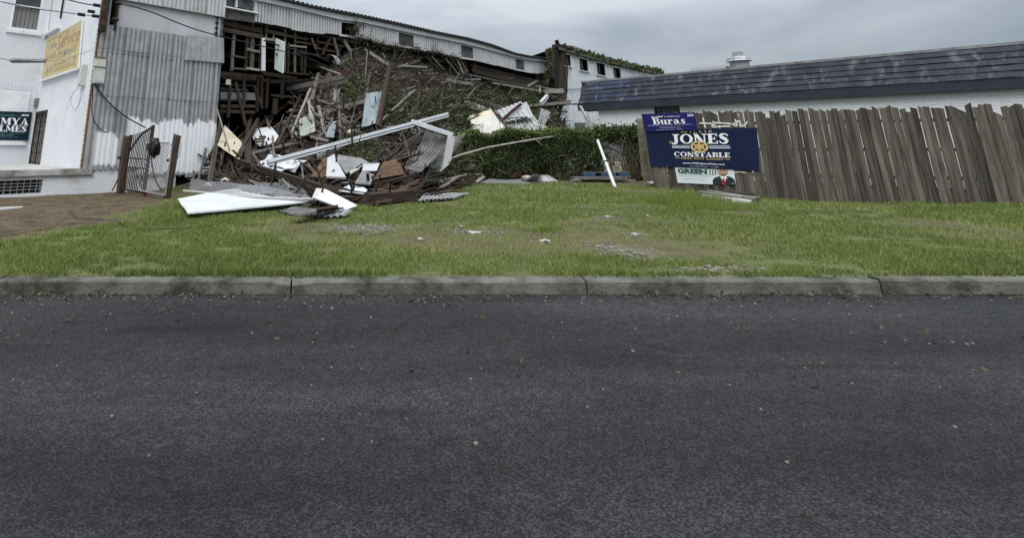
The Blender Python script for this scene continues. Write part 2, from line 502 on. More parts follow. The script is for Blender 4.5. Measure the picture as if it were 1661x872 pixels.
def sheet(name, quad, m, label, cat, group=None, pitch=0.14, amp=0.022, nt=1, bend=0.0, parent=None, wav=0.0):
    fn0, nn = bilinear(quad)
    w = ((Vector(quad[1]) - Vector(quad[0])).length + (Vector(quad[2]) - Vector(quad[3])).length) / 2
    f0 = fn0(w)
    seed = random.random() * 50
    def f(s_, t, off):
        p = f0(s_, t, off)
        if bend:
            p = p + nn * (bend * 4 * t * (1 - t))
        if wav:
            p = p + nn * (wav * noise.noise((s_ * 1.3 + seed, t * 2.2, seed)))
        return p
    o = corrugated(MB(), f, w, pitch, amp, max(nt, 6 if (bend or wav) else 1)).build(name, m, parent)
    return meta(o, label, cat, group) if parent is None else o
def panel(name, quad, m, label=None, cat=None, th=0.03, group=None, parent=None, wav=0.0, k=6, lip=0.0):
    """flat sheet or board from four corners, with thickness, optional warp and folded lip"""
    a, b, c, d = [Vector(p) for p in quad]
    nn = (b - a).cross(d - a).normalized()
    if nn.dot(CAMP - a) < 0:
        nn = -nn
        a, b, c, d = b, a, d, c
    mb = MB()
    seed = random.random() * 50
    kk = k if wav else 1
    grid = {}
    for side in (0, 1):
        for i in range(kk + 1):
            for j in range(kk + 1):
                p = a.lerp(b, i / kk).lerp(d.lerp(c, i / kk), j / kk) - nn * (th * side)
                if wav:
                    p = p + nn * wav * noise.noise((i / kk * 2 + seed, j / kk * 2, seed * 0.3))
                grid[(side, i, j)] = len(mb.v)
                mb.v.append(p)
    g = grid
    for i in range(kk):
        for j in range(kk):
            mb.f.append((g[0, i, j], g[0, i + 1, j], g[0, i + 1, j + 1], g[0, i, j + 1]))
            mb.f.append((g[1, i, j], g[1, i, j + 1], g[1, i + 1, j + 1], g[1, i + 1, j]))
    for i in range(kk):
        mb.f.append((g[0, i, 0], g[1, i, 0], g[1, i + 1, 0], g[0, i + 1, 0]))
        mb.f.append((g[0, i, kk], g[0, i + 1, kk], g[1, i + 1, kk], g[1, i, kk]))
        mb.f.append((g[0, 0, i], g[0, 0, i + 1], g[1, 0, i + 1], g[1, 0, i]))
        mb.f.append((g[0, kk, i], g[1, kk, i], g[1, kk, i + 1], g[0, kk, i + 1]))
    o = mb.build(name, m, parent)
    return meta(o, label, cat, group) if parent is None else o

# a pool of unit boards: bowed, twisted, with broken ends; placed by scaling along their axes
def unit_board(seed):
    r = random.Random(seed)
    n_ = 7
    vs, fs = [], []
    bow = r.uniform(-0.6, 0.6)
    for i in range(n_ + 1):
        x = -0.5 + i / n_
        for (y, z) in ((-0.5, -0.5), (0.5, -0.5), (0.5, 0.5), (-0.5, 0.5)):
            xx = x
            if i == 0: xx -= r.uniform(0, 0.035)
            if i == n_: xx += r.uniform(-0.02, 0.06)
            vs.append((xx, y * r.uniform(0.92, 1.05) + 0.5 * bow * (0.25 - x * x), z * r.uniform(0.9, 1.05) + 0.5 * bow * (0.25 - x * x)))
    for i in range(n_):
        for q in range(4):
            fs.append((i * 4 + q, (i + 1) * 4 + q, (i + 1) * 4 + (q + 1) % 4, i * 4 + (q + 1) % 4))
    fs.append((0, 1, 2, 3))
    fs.append(tuple(n_ * 4 + q for q in (3, 2, 1, 0)))
    return vs, fs
BOARDS = {}
def board_mesh(m, k):
    if (m, k) not in BOARDS:
        vs, fs = unit_board(k * 13 + 5)
        me = bpy.data.meshes.new('board')
        me.from_pydata(vs, [], fs)
        me.materials.append(MATS[m])
        me.update()
        BOARDS[(m, k)] = me
    return BOARDS[(m, k)]
def board(a, b, w, t, m, name='board', label=None, cat='board', group=None, parent=None, roll=None, k=None):
    a, b = Vector(a), Vector(b)
    d = b - a
    x = d.normalized()
    y = Z.cross(x)
    if y.length < 1e-3: y = U.cross(x)
    y.normalize()
    z = x.cross(y)
    ang = random.uniform(0, math.pi) if roll is None else roll
    y2 = y * math.cos(ang) + z * math.sin(ang)
    z2 = x.cross(y2)
    M4 = Matrix((x * d.length, y2 * t, z2 * w)).transposed().to_4x4()
    M4.translation = (a + b) / 2
    o = bpy.data.objects.new(name, board_mesh(m, random.randrange(8) if k is None else k))
    COL.objects.link(o)
    if parent is not None:
        o.parent = parent
        M4.translation = (a + b) / 2 - ORG[parent]
        o.matrix_local = M4
    else:
        o.matrix_world = M4
        meta(o, label, cat, group)
    return o

# lettering: a built-in outline font fitted into a box on a sign
TEXT_CACHE = {}
def text_mesh(body, bold):
    key = (body, bold)
    if key not in TEXT_CACHE:
        cu = bpy.data.curves.new('lettering', 'FONT')
        cu.body = body
        cu.offset = bold
        cu.resolution_u = 3
        ob = bpy.data.objects.new('lettering', cu)
        COL.objects.link(ob)
        bpy.context.view_layer.update()
        me = bpy.data.meshes.new_from_object(ob.evaluated_get(bpy.context.evaluated_depsgraph_get()))
        bpy.data.objects.remove(ob)
        co = np.zeros(len(me.vertices) * 3)
        me.vertices.foreach_get('co', co)
        TEXT_CACHE[key] = (co.reshape(-1, 3), [tuple(p.vertices) for p in me.polygons])
        bpy.data.meshes.remove(me)
    return TEXT_CACHE[key]
class Sign:
    """a flat board with its own 0..1 print coordinates, x to the right and y up"""
    def __init__(s, quad):
        s.a, s.b, s.c, s.d = [Vector(p) for p in quad]    # bottom-left, bottom-right, top-right, top-left
        s.n = (s.b - s.a).cross(s.d - s.a).normalized()
    def p(s, x, y, off=0.006):
        return s.a.lerp(s.b, x).lerp(s.d.lerp(s.c, x), y) + s.n * off
    def text(s, name, body, x0, x1, y0, y1, m, parent, bold=0.0, slant=0.0, off=0.006, rise=0.0):
        co, fs = text_mesh(body, bold)
        lo, hi = co.min(0), co.max(0)
        mb = MB()
        for q in co:
            fx = (q[0] - lo[0]) / max(1e-6, hi[0] - lo[0])
            fy = (q[1] - lo[1]) / max(1e-6, hi[1] - lo[1])
            mb.v.append(s.p(lerp(x0, x1, fx) + slant * fy, lerp(y0, y1, fy) + rise * fx, off))
        mb.f = list(fs)
        return mb.build(name, m, parent)
    def faded(s, x0, x1, y0, y1, m, parent, n_=18, off=0.006, seed=1, tilt=0.0):
        """a line of print too small or worn to read: uneven marks at its place and size"""
        rr = random.Random(seed)
        mb = MB()
        x = x0
        step = (x1 - x0) / n_
        while x < x1 - step * 0.4:
            w = step * rr.uniform(0.35, 0.85)
            if rr.random() > 0.14:
                a, b = lerp(y0, y1, rr.uniform(0, 0.25)), lerp(y0, y1, rr.uniform(0.65, 1.0))
                k = len(mb.v)
                t = tilt * (x - x0)
                mb.v += [s.p(x, a + t, off), s.p(x + w, a + t, off), s.p(x + w * rr.uniform(0.7, 1.2), b + t, off), s.p(x + w * 0.1, b + t, off)]
                mb.f.append((k, k + 1, k + 2, k + 3))
            x += step
        o = mb.build('faded_print', m, parent)
        o['kind'] = 'stuff'
        return o
    def poly(s, name, pts, m, parent, off=0.006):
        mb = MB()
        mb.v = [s.p(x, y, off) for x, y in pts]
        mb.f = [tuple(range(len(pts)))]
        return mb.build(name, m, parent)
    def rect(s, name, x0, x1, y0, y1, m, parent, off=0.006):
        return s.poly(name, [(x0, y0), (x1, y0), (x1, y1), (x0, y1)], m, parent, off)
    def glyphs(s, name, word, x0, x1, y0, y1, m, parent, off=0.006):
        """serif capitals with thick and thin strokes"""
        mb = MB()
        wid = [GW.get(ch, 1.0) for ch in word]
        tot = sum(wid) + 0.04 * (len(word) - 1)
        x = 0.0
        layer = 0
        for ch, w in zip(word, wid):
            for pts in glyph(ch):
                k = len(mb.v)
                layer += 1
                for gx, gy in pts:
                    fx = (x + gx * w) / tot
                    mb.v.append(s.p(lerp(x0, x1, fx), lerp(y0, y1, gy), off + 0.00025 * (layer % 17)))
                mb.f.append(tuple(range(k, len(mb.v))))
            x += w + 0.04
        return mb.build(name, m, parent)
GW = {'J': 0.75, 'O': 1.15, 'N': 1.15, 'E': 0.95, 'S': 0.88, 'C': 1.05, 'T': 1.0, 'A': 1.1, 'B': 1.05, 'L': 0.92, 'M': 1.35, 'Y': 1.1,
      'u': 1.05, 'r': 0.8, 'a': 0.95, 's': 0.8}
def R_(x0, x1, y0, y1): return [(x0, y0), (x1, y0), (x1, y1), (x0, y1)]
def ring(cx, cy, rx, ry, ix, iy, a0=0, a1=360, n_=20):
    out = []
    for i in range(n_):
        p, q = math.radians(lerp(a0, a1, i / n_)), math.radians(lerp(a0, a1, (i + 1) / n_))
        out.append([(cx + rx * math.cos(p), cy + ry * math.sin(p)), (cx + rx * math.cos(q), cy + ry * math.sin(q)),
                    (cx + ix * math.cos(q), cy + iy * math.sin(q)), (cx + ix * math.cos(p), cy + iy * math.sin(p))])
    return out
def ribbon(pts):
    out = []
    for (x, y, w), (x2, y2, w2) in zip(pts, pts[1:]):
        dx, dy = x2 - x, y2 - y
        L = math.hypot(dx, dy) or 1
        nx, ny = -dy / L, dx / L
        out.append([(x + nx * w, y + ny * w), (x - nx * w, y - ny * w), (x2 - nx * w2, y2 - ny * w2), (x2 + nx * w2, y2 + ny * w2)])
    return out
def glyph(ch):
    h = 0.09
    if ch == 'O': return ring(0.5, 0.5, 0.5, 0.52, 0.26, 0.42)
    if ch == 'C': return ring(0.52, 0.5, 0.52, 0.52, 0.27, 0.42, 50, 312) + [R_(0.80, 0.9, 0.64, 0.95)]
    if ch == 'J': return [R_(0.38, 0.78, 0.12, 1), R_(0.2, 1, 1 - h, 1)] + ribbon([(0.6, 0.15, 0.18), (0.45, 0.02, 0.10), (0.2, -0.03, 0.07), (0.05, 0.08, 0.09)])
    if ch == 'N': return [R_(0.12, 0.22, 0, 1), R_(0.80, 0.90, 0, 1), [(0.02, 1), (0.34, 1), (0.90, 0), (0.62, 0)], R_(0, 0.34, 0, h), R_(0.66, 1, 1 - h, 1)]
    if ch == 'E': return [R_(0.14, 0.46, 0, 1), R_(0, 0.95, 0, h), R_(0, 0.92, 1 - h, 1), R_(0.4, 0.72, 0.47, 0.55), R_(0.66, 0.73, 0.36, 0.66), R_(0.85, 0.97, 0, 0.28), R_(0.83, 0.93, 0.74, 1)]
    if ch == 'L': return [R_(0.14, 0.46, 0, 1), R_(0, 0.95, 0, h), R_(0, 0.6, 1 - h, 1), R_(0.85, 0.97, 0, 0.34)]
    if ch == 'T': return [R_(0.34, 0.66, 0, 1), R_(0.18, 0.82, 0, h), R_(0, 1, 1 - h, 1), R_(0, 0.09, 0.68, 1), R_(0.91, 1, 0.68, 1)]
    if ch == 'A': return [[(0.46, 1), (0.58, 1), (0.98, 0), (0.64, 0)], [(0.46, 1), (0.54, 0.96), (0.2, 0), (0.1, 0)], R_(0.25, 0.7, 0.28, 0.36), R_(0, 0.32, 0, h), R_(0.55, 1.05, 0, h)]
    if ch == 'M': return [R_(0.10, 0.16, 0, 1), R_(0.70, 0.93, 0, 1), [(0.05, 1), (0.30, 1), (0.56, 0.2), (0.42, 0.12)], [(0.72, 1), (0.78, 1), (0.52, 0.12), (0.46, 0.18)], R_(0, 0.26, 0, h), R_(0.62, 1, 0, h), R_(0.7, 1, 1 - h, 1), R_(0, 0.2, 1 - h, 1)]
    if ch == 'Y': return [R_(0.36, 0.66, 0, 0.48), [(0.04, 1), (0.36, 1), (0.66, 0.42), (0.38, 0.42)], [(0.86, 1), (0.94, 1), (0.62, 0.42), (0.52, 0.44)], R_(0.22, 0.8, 0, h), R_(0, 0.44, 1 - h, 1), R_(0.74, 1.04, 1 - h, 1)]
    if ch == 'B': return [R_(0.12, 0.42, 0, 1), R_(0, 0.6, 0, h), R_(0, 0.56, 1 - h, 1), R_(0.3, 0.6, 0.47, 0.55)] + ring(0.56, 0.745, 0.36, 0.255, 0.12, 0.17, -90, 90, 8) + ring(0.58, 0.265, 0.42, 0.265, 0.15, 0.18, -90, 90, 8)
    if ch == 'S': return ribbon([(0.92, 0.74, 0.05), (0.78, 0.92, 0.06), (0.5, 0.97, 0.07), (0.22, 0.86, 0.13), (0.20, 0.70, 0.15), (0.5, 0.53, 0.16), (0.80, 0.36, 0.15), (0.80, 0.17, 0.13), (0.52, 0.03, 0.07), (0.22, 0.07, 0.06), (0.08, 0.28, 0.05)])
    if ch == 'u': return [R_(0.12, 0.38, 0.16, 0.68), R_(0.62, 0.88, 0, 0.68), R_(0, 0.3, 0.6, 0.68), R_(0.5, 0.75, 0.6, 0.68), R_(0.75, 1.02, 0, 0.08)] + ribbon([(0.25, 0.2, 0.13), (0.38, 0.04, 0.06), (0.66, 0.12, 0.04)])
    if ch == 'r': return [R_(0.14, 0.44, 0, 0.68), R_(0, 0.62, 0, 0.08), R_(0, 0.3, 0.6, 0.68)] + ribbon([(0.44, 0.5, 0.05), (0.66, 0.63, 0.07), (0.9, 0.55, 0.12)])
    if ch == 'a': return [R_(0.52, 0.8, 0.05, 0.5), R_(0.72, 1.02, 0, 0.08)] + ribbon([(0.14, 0.5, 0.08), (0.34, 0.65, 0.05), (0.55, 0.63, 0.06), (0.66, 0.48, 0.12)]) + ring(0.36, 0.19, 0.34, 0.21, 0.13, 0.11)
    if ch == 's': return ribbon([(0.86, 0.52, 0.04), (0.62, 0.65, 0.05), (0.30, 0.60, 0.08), (0.24, 0.48, 0.1), (0.5, 0.36, 0.11), (0.78, 0.23, 0.1), (0.72, 0.09, 0.08), (0.44, 0.03, 0.05), (0.12, 0.16, 0.04)])
    return [R_(0, 1, 0, 1)]

# scattered leaves or blades as one mesh
def leaf_cloud(name, pts, size, m, parent=None, up=0.35, tint=None, narrow=0.55, strand=0.0):
    pts = np.asarray(pts, float)
    k = len(pts)
    d = rng.normal(size=(k, 3))
    d[:, 2] += up
    d /= np.linalg.norm(d, axis=1)[:, None]
    e = np.cross(d, rng.normal(size=(k, 3)))
    e /= np.linalg.norm(e, axis=1)[:, None] + 1e-9
    sz = size * rng.uniform(0.45, 1.45, k)[:, None]
    narrow = np.full((k, 1), narrow)
    if strand:                                            # some are long thin runners instead of leaves
        pick = rng.random(k) < strand
        sz[pick] *= rng.uniform(2.5, 6.0, pick.sum())[:, None]
        narrow[pick] = rng.uniform(0.035, 0.07, pick.sum())[:, None]
    org = pts.mean(0)
    org[2] = pts[:, 2].min()
    a = pts - org
    V = np.stack([a, a + d * sz * 0.5 + e * sz * narrow * 0.5, a + d * sz, a + d * sz * 0.5 - e * sz * narrow * 0.5], 1).reshape(-1, 3)
    me = quads_mesh(name, V, 4, tint if tint is not None else rng.uniform(0, 1, k))
    me.materials.append(MATS[m])
    if parent is not None:
        V += org - np.array(ORG[parent])
        me.vertices.foreach_set('co', V.ravel())
        me.update()
    return link(name, me, parent, Vector(org))
def quads_mesh(name, V, n_, tint):
    me = bpy.data.meshes.new(name)
    k = len(V) // n_
    me.vertices.add(len(V))
    me.vertices.foreach_set('co', np.ascontiguousarray(V, dtype=np.float32).ravel())
    me.loops.add(k * n_)
    me.loops.foreach_set('vertex_index', np.arange(k * n_, dtype=np.int32))
    me.polygons.add(k)
    me.polygons.foreach_set('loop_start', np.arange(0, k * n_, n_, dtype=np.int32))
    me.polygons.foreach_set('loop_total', np.full(k, n_, dtype=np.int32))
    me.update(calc_edges=True)
    at_ = me.attributes.new('tint', 'FLOAT', 'POINT')
    at_.data.foreach_set('value', np.repeat(np.clip(tint, 0, 1), n_).astype(np.float32))
    return me
def P3(p): return np.array((p.x, p.y, p.z))

# ================================================================== GROUND
KERB_Y = 6.14
def ground_z(x, y):
    """gentle unevenness; the ground falls a little towards the board fence on the right"""
    z = 0.05 * noise.noise((x * 0.22, y * 0.22, 1.7)) + 0.025 * noise.noise((x * 0.9, y * 0.9, 5.1))
    f = max(0.0, 1 - abs(y - 17.5) / 6.0) * min(1.0, max(0.0, (x - 9.0) / 4.0))
    z -= 0.32 * f
    edge = min(1.0, max(0.0, (y - KERB_Y) / 1.5))
    return z * edge
def build_ground():
    def axis(lo, hi, n0, far, m):
        core = np.linspace(lo, hi, n0)
        ext = np.geomspace(1, far, m)
        return np.concatenate([lo - ext[::-1], core, hi + ext])
    xs = axis(-26, 34, 200, 500, 12)
    ys = np.concatenate([[KERB_Y], np.linspace(6.3, 40, 130), 40 + np.geomspace(1, 600, 14)])
    vs = [(x, y, ground_z(x, y) if (-27 < x < 36 and y < 41) else 0.0) for y in ys for x in xs]
    nx = len(xs)
    fs = [(j * nx + i, j * nx + i + 1, (j + 1) * nx + i + 1, (j + 1) * nx + i) for j in range(len(ys) - 1) for i in range(nx - 1)]
    me = bpy.data.meshes.new('ground')
    me.from_pydata(vs, [], fs)
    me.update()
    # soil: dark earth under the turf, dry brown earth by the brick building, worn pale spots
    bare = [soil_amount(v[0], v[1]) for v in vs]
    at_ = me.attributes.new('bare', 'FLOAT', 'POINT')
    at_.data.foreach_set('value', [b[0] for b in bare])
    at_ = me.attributes.new('stony', 'FLOAT', 'POINT')
    at_.data.foreach_set('value', [b[1] for b in bare])
    m = mat('soil', (0.066, 0.080, 0.022), (0.120, 0.140, 0.042), 1.2, rough=1.0, bump=0.8, bscale=14, detail=10)
    nt = m.node_tree
    b = nt.nodes['Principled BSDF']
    src = b.inputs['Base Color'].links[0].from_socket
    def noise_ramp(scale, lo, hi, p0=0.35, p1=0.65):
        tc = nt.nodes.new('ShaderNodeTexCoord')
        nz = nt.nodes.new('ShaderNodeTexNoise')
        nz.inputs['Scale'].default_value = scale
        nz.inputs['Detail'].default_value = 9
        nz.inputs['Roughness'].default_value = 0.7
        nt.links.new(tc.outputs['Object'], nz.inputs['Vector'])
        rp = nt.nodes.new('ShaderNodeValToRGB')
        rp.color_ramp.elements[0].position = p0
        rp.color_ramp.elements[1].position = p1
        rp.color_ramp.elements[0].color = (*lo, 1)
        rp.color_ramp.elements[1].color = (*hi, 1)
        nt.links.new(nz.outputs['Fac'], rp.inputs['Fac'])
        return rp.outputs['Color']
    def over(attr, colr, base):
        a_ = nt.nodes.new('ShaderNodeAttribute')
        a_.attribute_name = attr
        mx = nt.nodes.new('ShaderNodeMix')
        mx.data_type = 'RGBA'
        nt.links.new(a_.outputs['Fac'], mx.inputs[0])
        nt.links.new(base, mx.inputs[6])
        nt.links.new(colr, mx.inputs[7])
        return mx.outputs[2]
    c = over('bare', noise_ramp(2.6, (0.026, 0.018, 0.012), (0.120, 0.086, 0.055)), src)
    c = over('stony', noise_ramp(11, (0.085, 0.078, 0.042), (0.30, 0.28, 0.225), 0.42, 0.66), c)
    nt.links.new(c, b.inputs['Base Color'])
    me.materials.append(m)
    o = bpy.data.objects.new('ground', me)
    COL.objects.link(o)
    o['kind'] = 'structure'
# bare or stony places: (photo x, photo y, half-width m, half-depth m, bare, stony)
SPOTS = [(gnd(x, y), a, b, p, q) for x, y, a, b, p, q in (
    (588, 370, 0.72, 0.62, 0.5, 1.0), (1006, 407, 0.42, 0.62, 0.2, 1.0), (1170, 438, 0.55, 0.22, 0.4, 1.0), (900, 378, 0.75, 0.30, 0.9, 0.0),
    (540, 406, 0.20, 0.20, 0.9, 0.0), (680, 390, 0.40, 0.28, 0.8, 0.1), (770, 377, 0.45, 0.25, 0.3, 0.45), (870, 395, 0.22, 0.2, 0.8, 0.2),
    (725, 363, 0.6, 0.25, 0.8, 0.0), (1035, 381, 0.25, 0.14, 0.1, 0.8), (1090, 362, 1.2, 0.5, 0.45, 0.0), (520, 438, 0.75, 0.14, 1.0, 0.0),
    (985, 355, 0.3, 0.25, 0.1, 0.6), (840, 425, 0.9, 0.3, 0.25, 0.0), (1120, 398, 0.9, 0.4, 0.4, 0.1), (70, 360, 1.7, 1.3, 1.0, 0.0), (850, 385, 3.4, 1.6, 0.5, 0.0), (1000, 395, 1.8, 1.2, 0.55, 0.05), (640, 372, 1.5, 0.7, 0.5, 0.0))]
def soil_amount(x, y):
    nz = noise.noise((x * 0.7, y * 0.7, 3.3)) * 0.5 + noise.noise((x * 2.6, y * 2.6, 8.3)) * 0.28
    # dry earth in front of the brick building: left of a line from the gate to the left foot of the picture
    p0, p1 = gnd(300, 322), gnd(0, 395)
    dx, dy = p1.x - p0.x, p1.y - p0.y
    side = ((x - p0.x) * dy - (y - p0.y) * dx) / math.hypot(dx, dy)
    bare = min(1.0, max(0.0, 0.5 + (side + nz * 1.0) / 0.9)) if y < 22 else 0.6
    stony = 0.0
    for c, a, b, p, q in SPOTS:
        r = math.hypot((x - c.x) / a, (y - c.y) / b) + nz * 0.9
        k = min(1.0, max(0.0, (1.15 - r) / 0.5))
        bare = max(bare, k * p)
        stony = max(stony, k * q * 0.8)
    patch = noise.noise((x * 0.35 + 9, y * 0.5, 2.2)) + 0.5 * noise.noise((x * 1.4, y * 1.4, 6.6))
    bare = max(bare, min(0.62, max(0.0, (patch - 0.12) * 1.3)))
    if y > 20.5 and x > 0:
        bare = max(bare, 0.8)
    return bare, stony
build_ground()

def sheet_obj(name, x0, x1, y0, y1, z, m, kind):
    me = bpy.data.meshes.new(name)
    me.from_pydata([(x0, y0, z), (x1, y0, z), (x1, y1, z), (x0, y1, z)], [], [(0, 1, 2, 3)])
    me.materials.append(MATS[m])
    o = bpy.data.objects.new(name, me)
    COL.objects.link(o)
    o['kind'] = kind
m = mat('asphalt', (0.016, 0.0165, 0.018), (0.034, 0.0345, 0.036), 0.7, (0.35, 1.5, 1), rough=0.9, bump=0.0, c3=(0.011, 0.011, 0.012), s3=0.9, lo3=0.55, hi3=0.70, detail=12, spec=0.25)
nt = m.node_tree
b_ = nt.nodes['Principled BSDF']
tc = nt.nodes.new('ShaderNodeTexCoord')
def road_mul(sock, lo, hi, p0, p1):
    """multiply the road colour by a mapped value"""
    mr = nt.nodes.new('ShaderNodeMapRange')
    mr.inputs[1].default_value, mr.inputs[2].default_value, mr.inputs[3].default_value, mr.inputs[4].default_value = p0, p1, lo, hi
    nt.links.new(sock, mr.inputs[0])
    mx = nt.nodes.new('ShaderNodeMix'); mx.data_type = 'RGBA'; mx.blend_type = 'MULTIPLY'; mx.inputs[0].default_value = 1.0
    nt.links.new(b_.inputs['Base Color'].links[0].from_socket, mx.inputs[6]); nt.links.new(mr.outputs[0], mx.inputs[7])
    nt.links.new(mx.outputs[2], b_.inputs['Base Color'])
vg = nt.nodes.new('ShaderNodeTexVoronoi'); vg.inputs['Scale'].default_value = 125.0
nt.links.new(tc.outputs['Object'], vg.inputs['Vector'])
sx = nt.nodes.new('ShaderNodeSeparateColor'); nt.links.new(vg.outputs['Color'], sx.inputs[0])
road_mul(sx.outputs[0], 0.45, 1.9, 0.35, 1.0)             # single stones in the binder, some pale
ng = nt.nodes.new('ShaderNodeTexNoise'); ng.inputs['Scale'].default_value = 9.0; ng.inputs['Detail'].default_value = 8; ng.inputs['Roughness'].default_value = 0.75
nt.links.new(tc.outputs['Object'], ng.inputs['Vector'])
road_mul(ng.outputs['Fac'], 0.7, 1.2, 0.35, 0.65)
dn = nt.nodes.new('ShaderNodeTexNoise'); dn.inputs['Scale'].default_value = 3.0; dn.inputs['Detail'].default_value = 8
nt.links.new(tc.outputs['Object'], dn.inputs['Vector'])
av = nt.nodes.new('ShaderNodeVectorMath'); av.operation = 'MULTIPLY_ADD'; av.inputs[1].default_value = (0.25, 0.25, 0)
nt.links.new(dn.outputs['Color'], av.inputs[0]); nt.links.new(tc.outputs['Object'], av.inputs[2])
vo = nt.nodes.new('ShaderNodeTexVoronoi'); vo.feature = 'DISTANCE_TO_EDGE'; vo.inputs['Scale'].default_value = 0.36
nt.links.new(av.outputs[0], vo.inputs['Vector'])
fd = nt.nodes.new('ShaderNodeTexNoise'); fd.inputs['Scale'].default_value = 0.5; fd.inputs['Detail'].default_value = 3
nt.links.new(tc.outputs['Object'], fd.inputs['Vector'])
fm = nt.nodes.new('ShaderNodeMapRange'); fm.inputs[1].default_value = 0.45; fm.inputs[2].default_value = 0.58; fm.inputs[3].default_value = 0.05; fm.inputs[4].default_value = 0.0
nt.links.new(fd.outputs['Fac'], fm.inputs[0])
ad = nt.nodes.new('ShaderNodeMath'); ad.operation = 'ADD'
nt.links.new(vo.outputs['Distance'], ad.inputs[0]); nt.links.new(fm.outputs[0], ad.inputs[1])
road_mul(ad.outputs[0], 0.22, 1.0, 0.002, 0.008)          # cracks that come and go
bp = nt.nodes.new('ShaderNodeBump'); bp.inputs['Strength'].default_value = 0.8; bp.inputs['Distance'].default_value = 0.006
nt.links.new(vg.outputs['Distance'], bp.inputs['Height']); nt.links.new(bp.outputs['Normal'], b_.inputs['Normal'])
# tyre-worn lanes along the street
sepr = nt.nodes.new('ShaderNodeSeparateXYZ'); nt.links.new(av.outputs[0], sepr.inputs[0])
wv = nt.nodes.new('ShaderNodeMath'); wv.operation = 'SINE'
wm = nt.nodes.new('ShaderNodeMath'); wm.operation = 'MULTIPLY'; wm.inputs[1].default_value = 3.6
nt.links.new(sepr.outputs['Y'], wm.inputs[0]); nt.links.new(wm.outputs[0], wv.inputs[0])
road_mul(wv.outputs[0], 0.84, 1.22, -1.0, 1.0)
sheet_obj('road', -500, 500, -60, KERB_Y - 0.16, -0.13, 'asphalt', 'structure')
kb = MB()
for i in range(-14, 15):
    dz, dy, tl = random.uniform(-0.012, 0.008), random.uniform(-0.012, 0.010), random.uniform(-0.005, 0.005)
    n_ = 14
    base = len(kb.v)
    for q in range(n_ + 1):
        x = i * 3.0 + 0.7 - 1.49 + 2.98 * q / n_
        ch_ = 0.018 + 0.012 * abs(noise.noise((x * 2.3, 1, 1))) + (0.03 if noise.noise((x * 3.1, 5, 2)) > 0.42 else 0)
        y0, y1 = KERB_Y - 0.16 + dy, KERB_Y - 0.002
        zt_ = dz + tl * q / n_ + 0.004 * noise.noise((x * 5, 0, 0))
        kb.v += [Vector((x, y0, -0.16)), Vector((x, y0, zt_ - ch_)), Vector((x, y0 + ch_, zt_)), Vector((x, y1, zt_ + 0.002)), Vector((x, y1, -0.16))]
    for q in range(n_):
        for e in range(4):
            a = base + q * 5 + e
            kb.f.append((a, a + 1, a + 6, a + 5))
    kb.f += [tuple(base + e for e in (4, 3, 2, 1, 0)), tuple(base + n_ * 5 + e for e in range(5))]
ko = kb.build('kerb', 'kerb_stone')
ko['kind'] = 'structure'
gp_ = []
gt_ = []
for i in range(2600):
    x = random.uniform(-9, 15)
    d = abs(random.gauss(0, 0.16)) if random.random() < 0.8 else random.uniform(0, 2.2)
    if noise.noise((x * 0.8, 4.0, 0)) < random.uniform(-0.5, 0.3): continue
    gp_.append((x, KERB_Y - 0.18 - d, -0.122)); gt_.append(random.uniform(0.3, 1.0))
lo_ = leaf_cloud('leaf_litter', gp_, 0.045, 'leaf_litter', None, 0.12, np.array(gt_))
meta(lo_, 'dead leaves and clippings gathered along the gutter', 'leaf litter', kind='stuff')
gs = MB()
for i in range(900):
    x = random.uniform(-9, 15); d = abs(random.gauss(0, 0.3)) if random.random() < 0.7 else random.uniform(0, 3)
    q = random.uniform(0.003, 0.008)
    gs.box((x, KERB_Y - 0.18 - d, -0.127 + q * 0.3), Vector((q, q * 0.4, 0)), Vector((-q * 0.4, q, 0)), Z * q * 0.6)
meta(gs.build('grit', 'chip_grey'), 'loose grit on the road near the kerb', 'grit', kind='stuff')

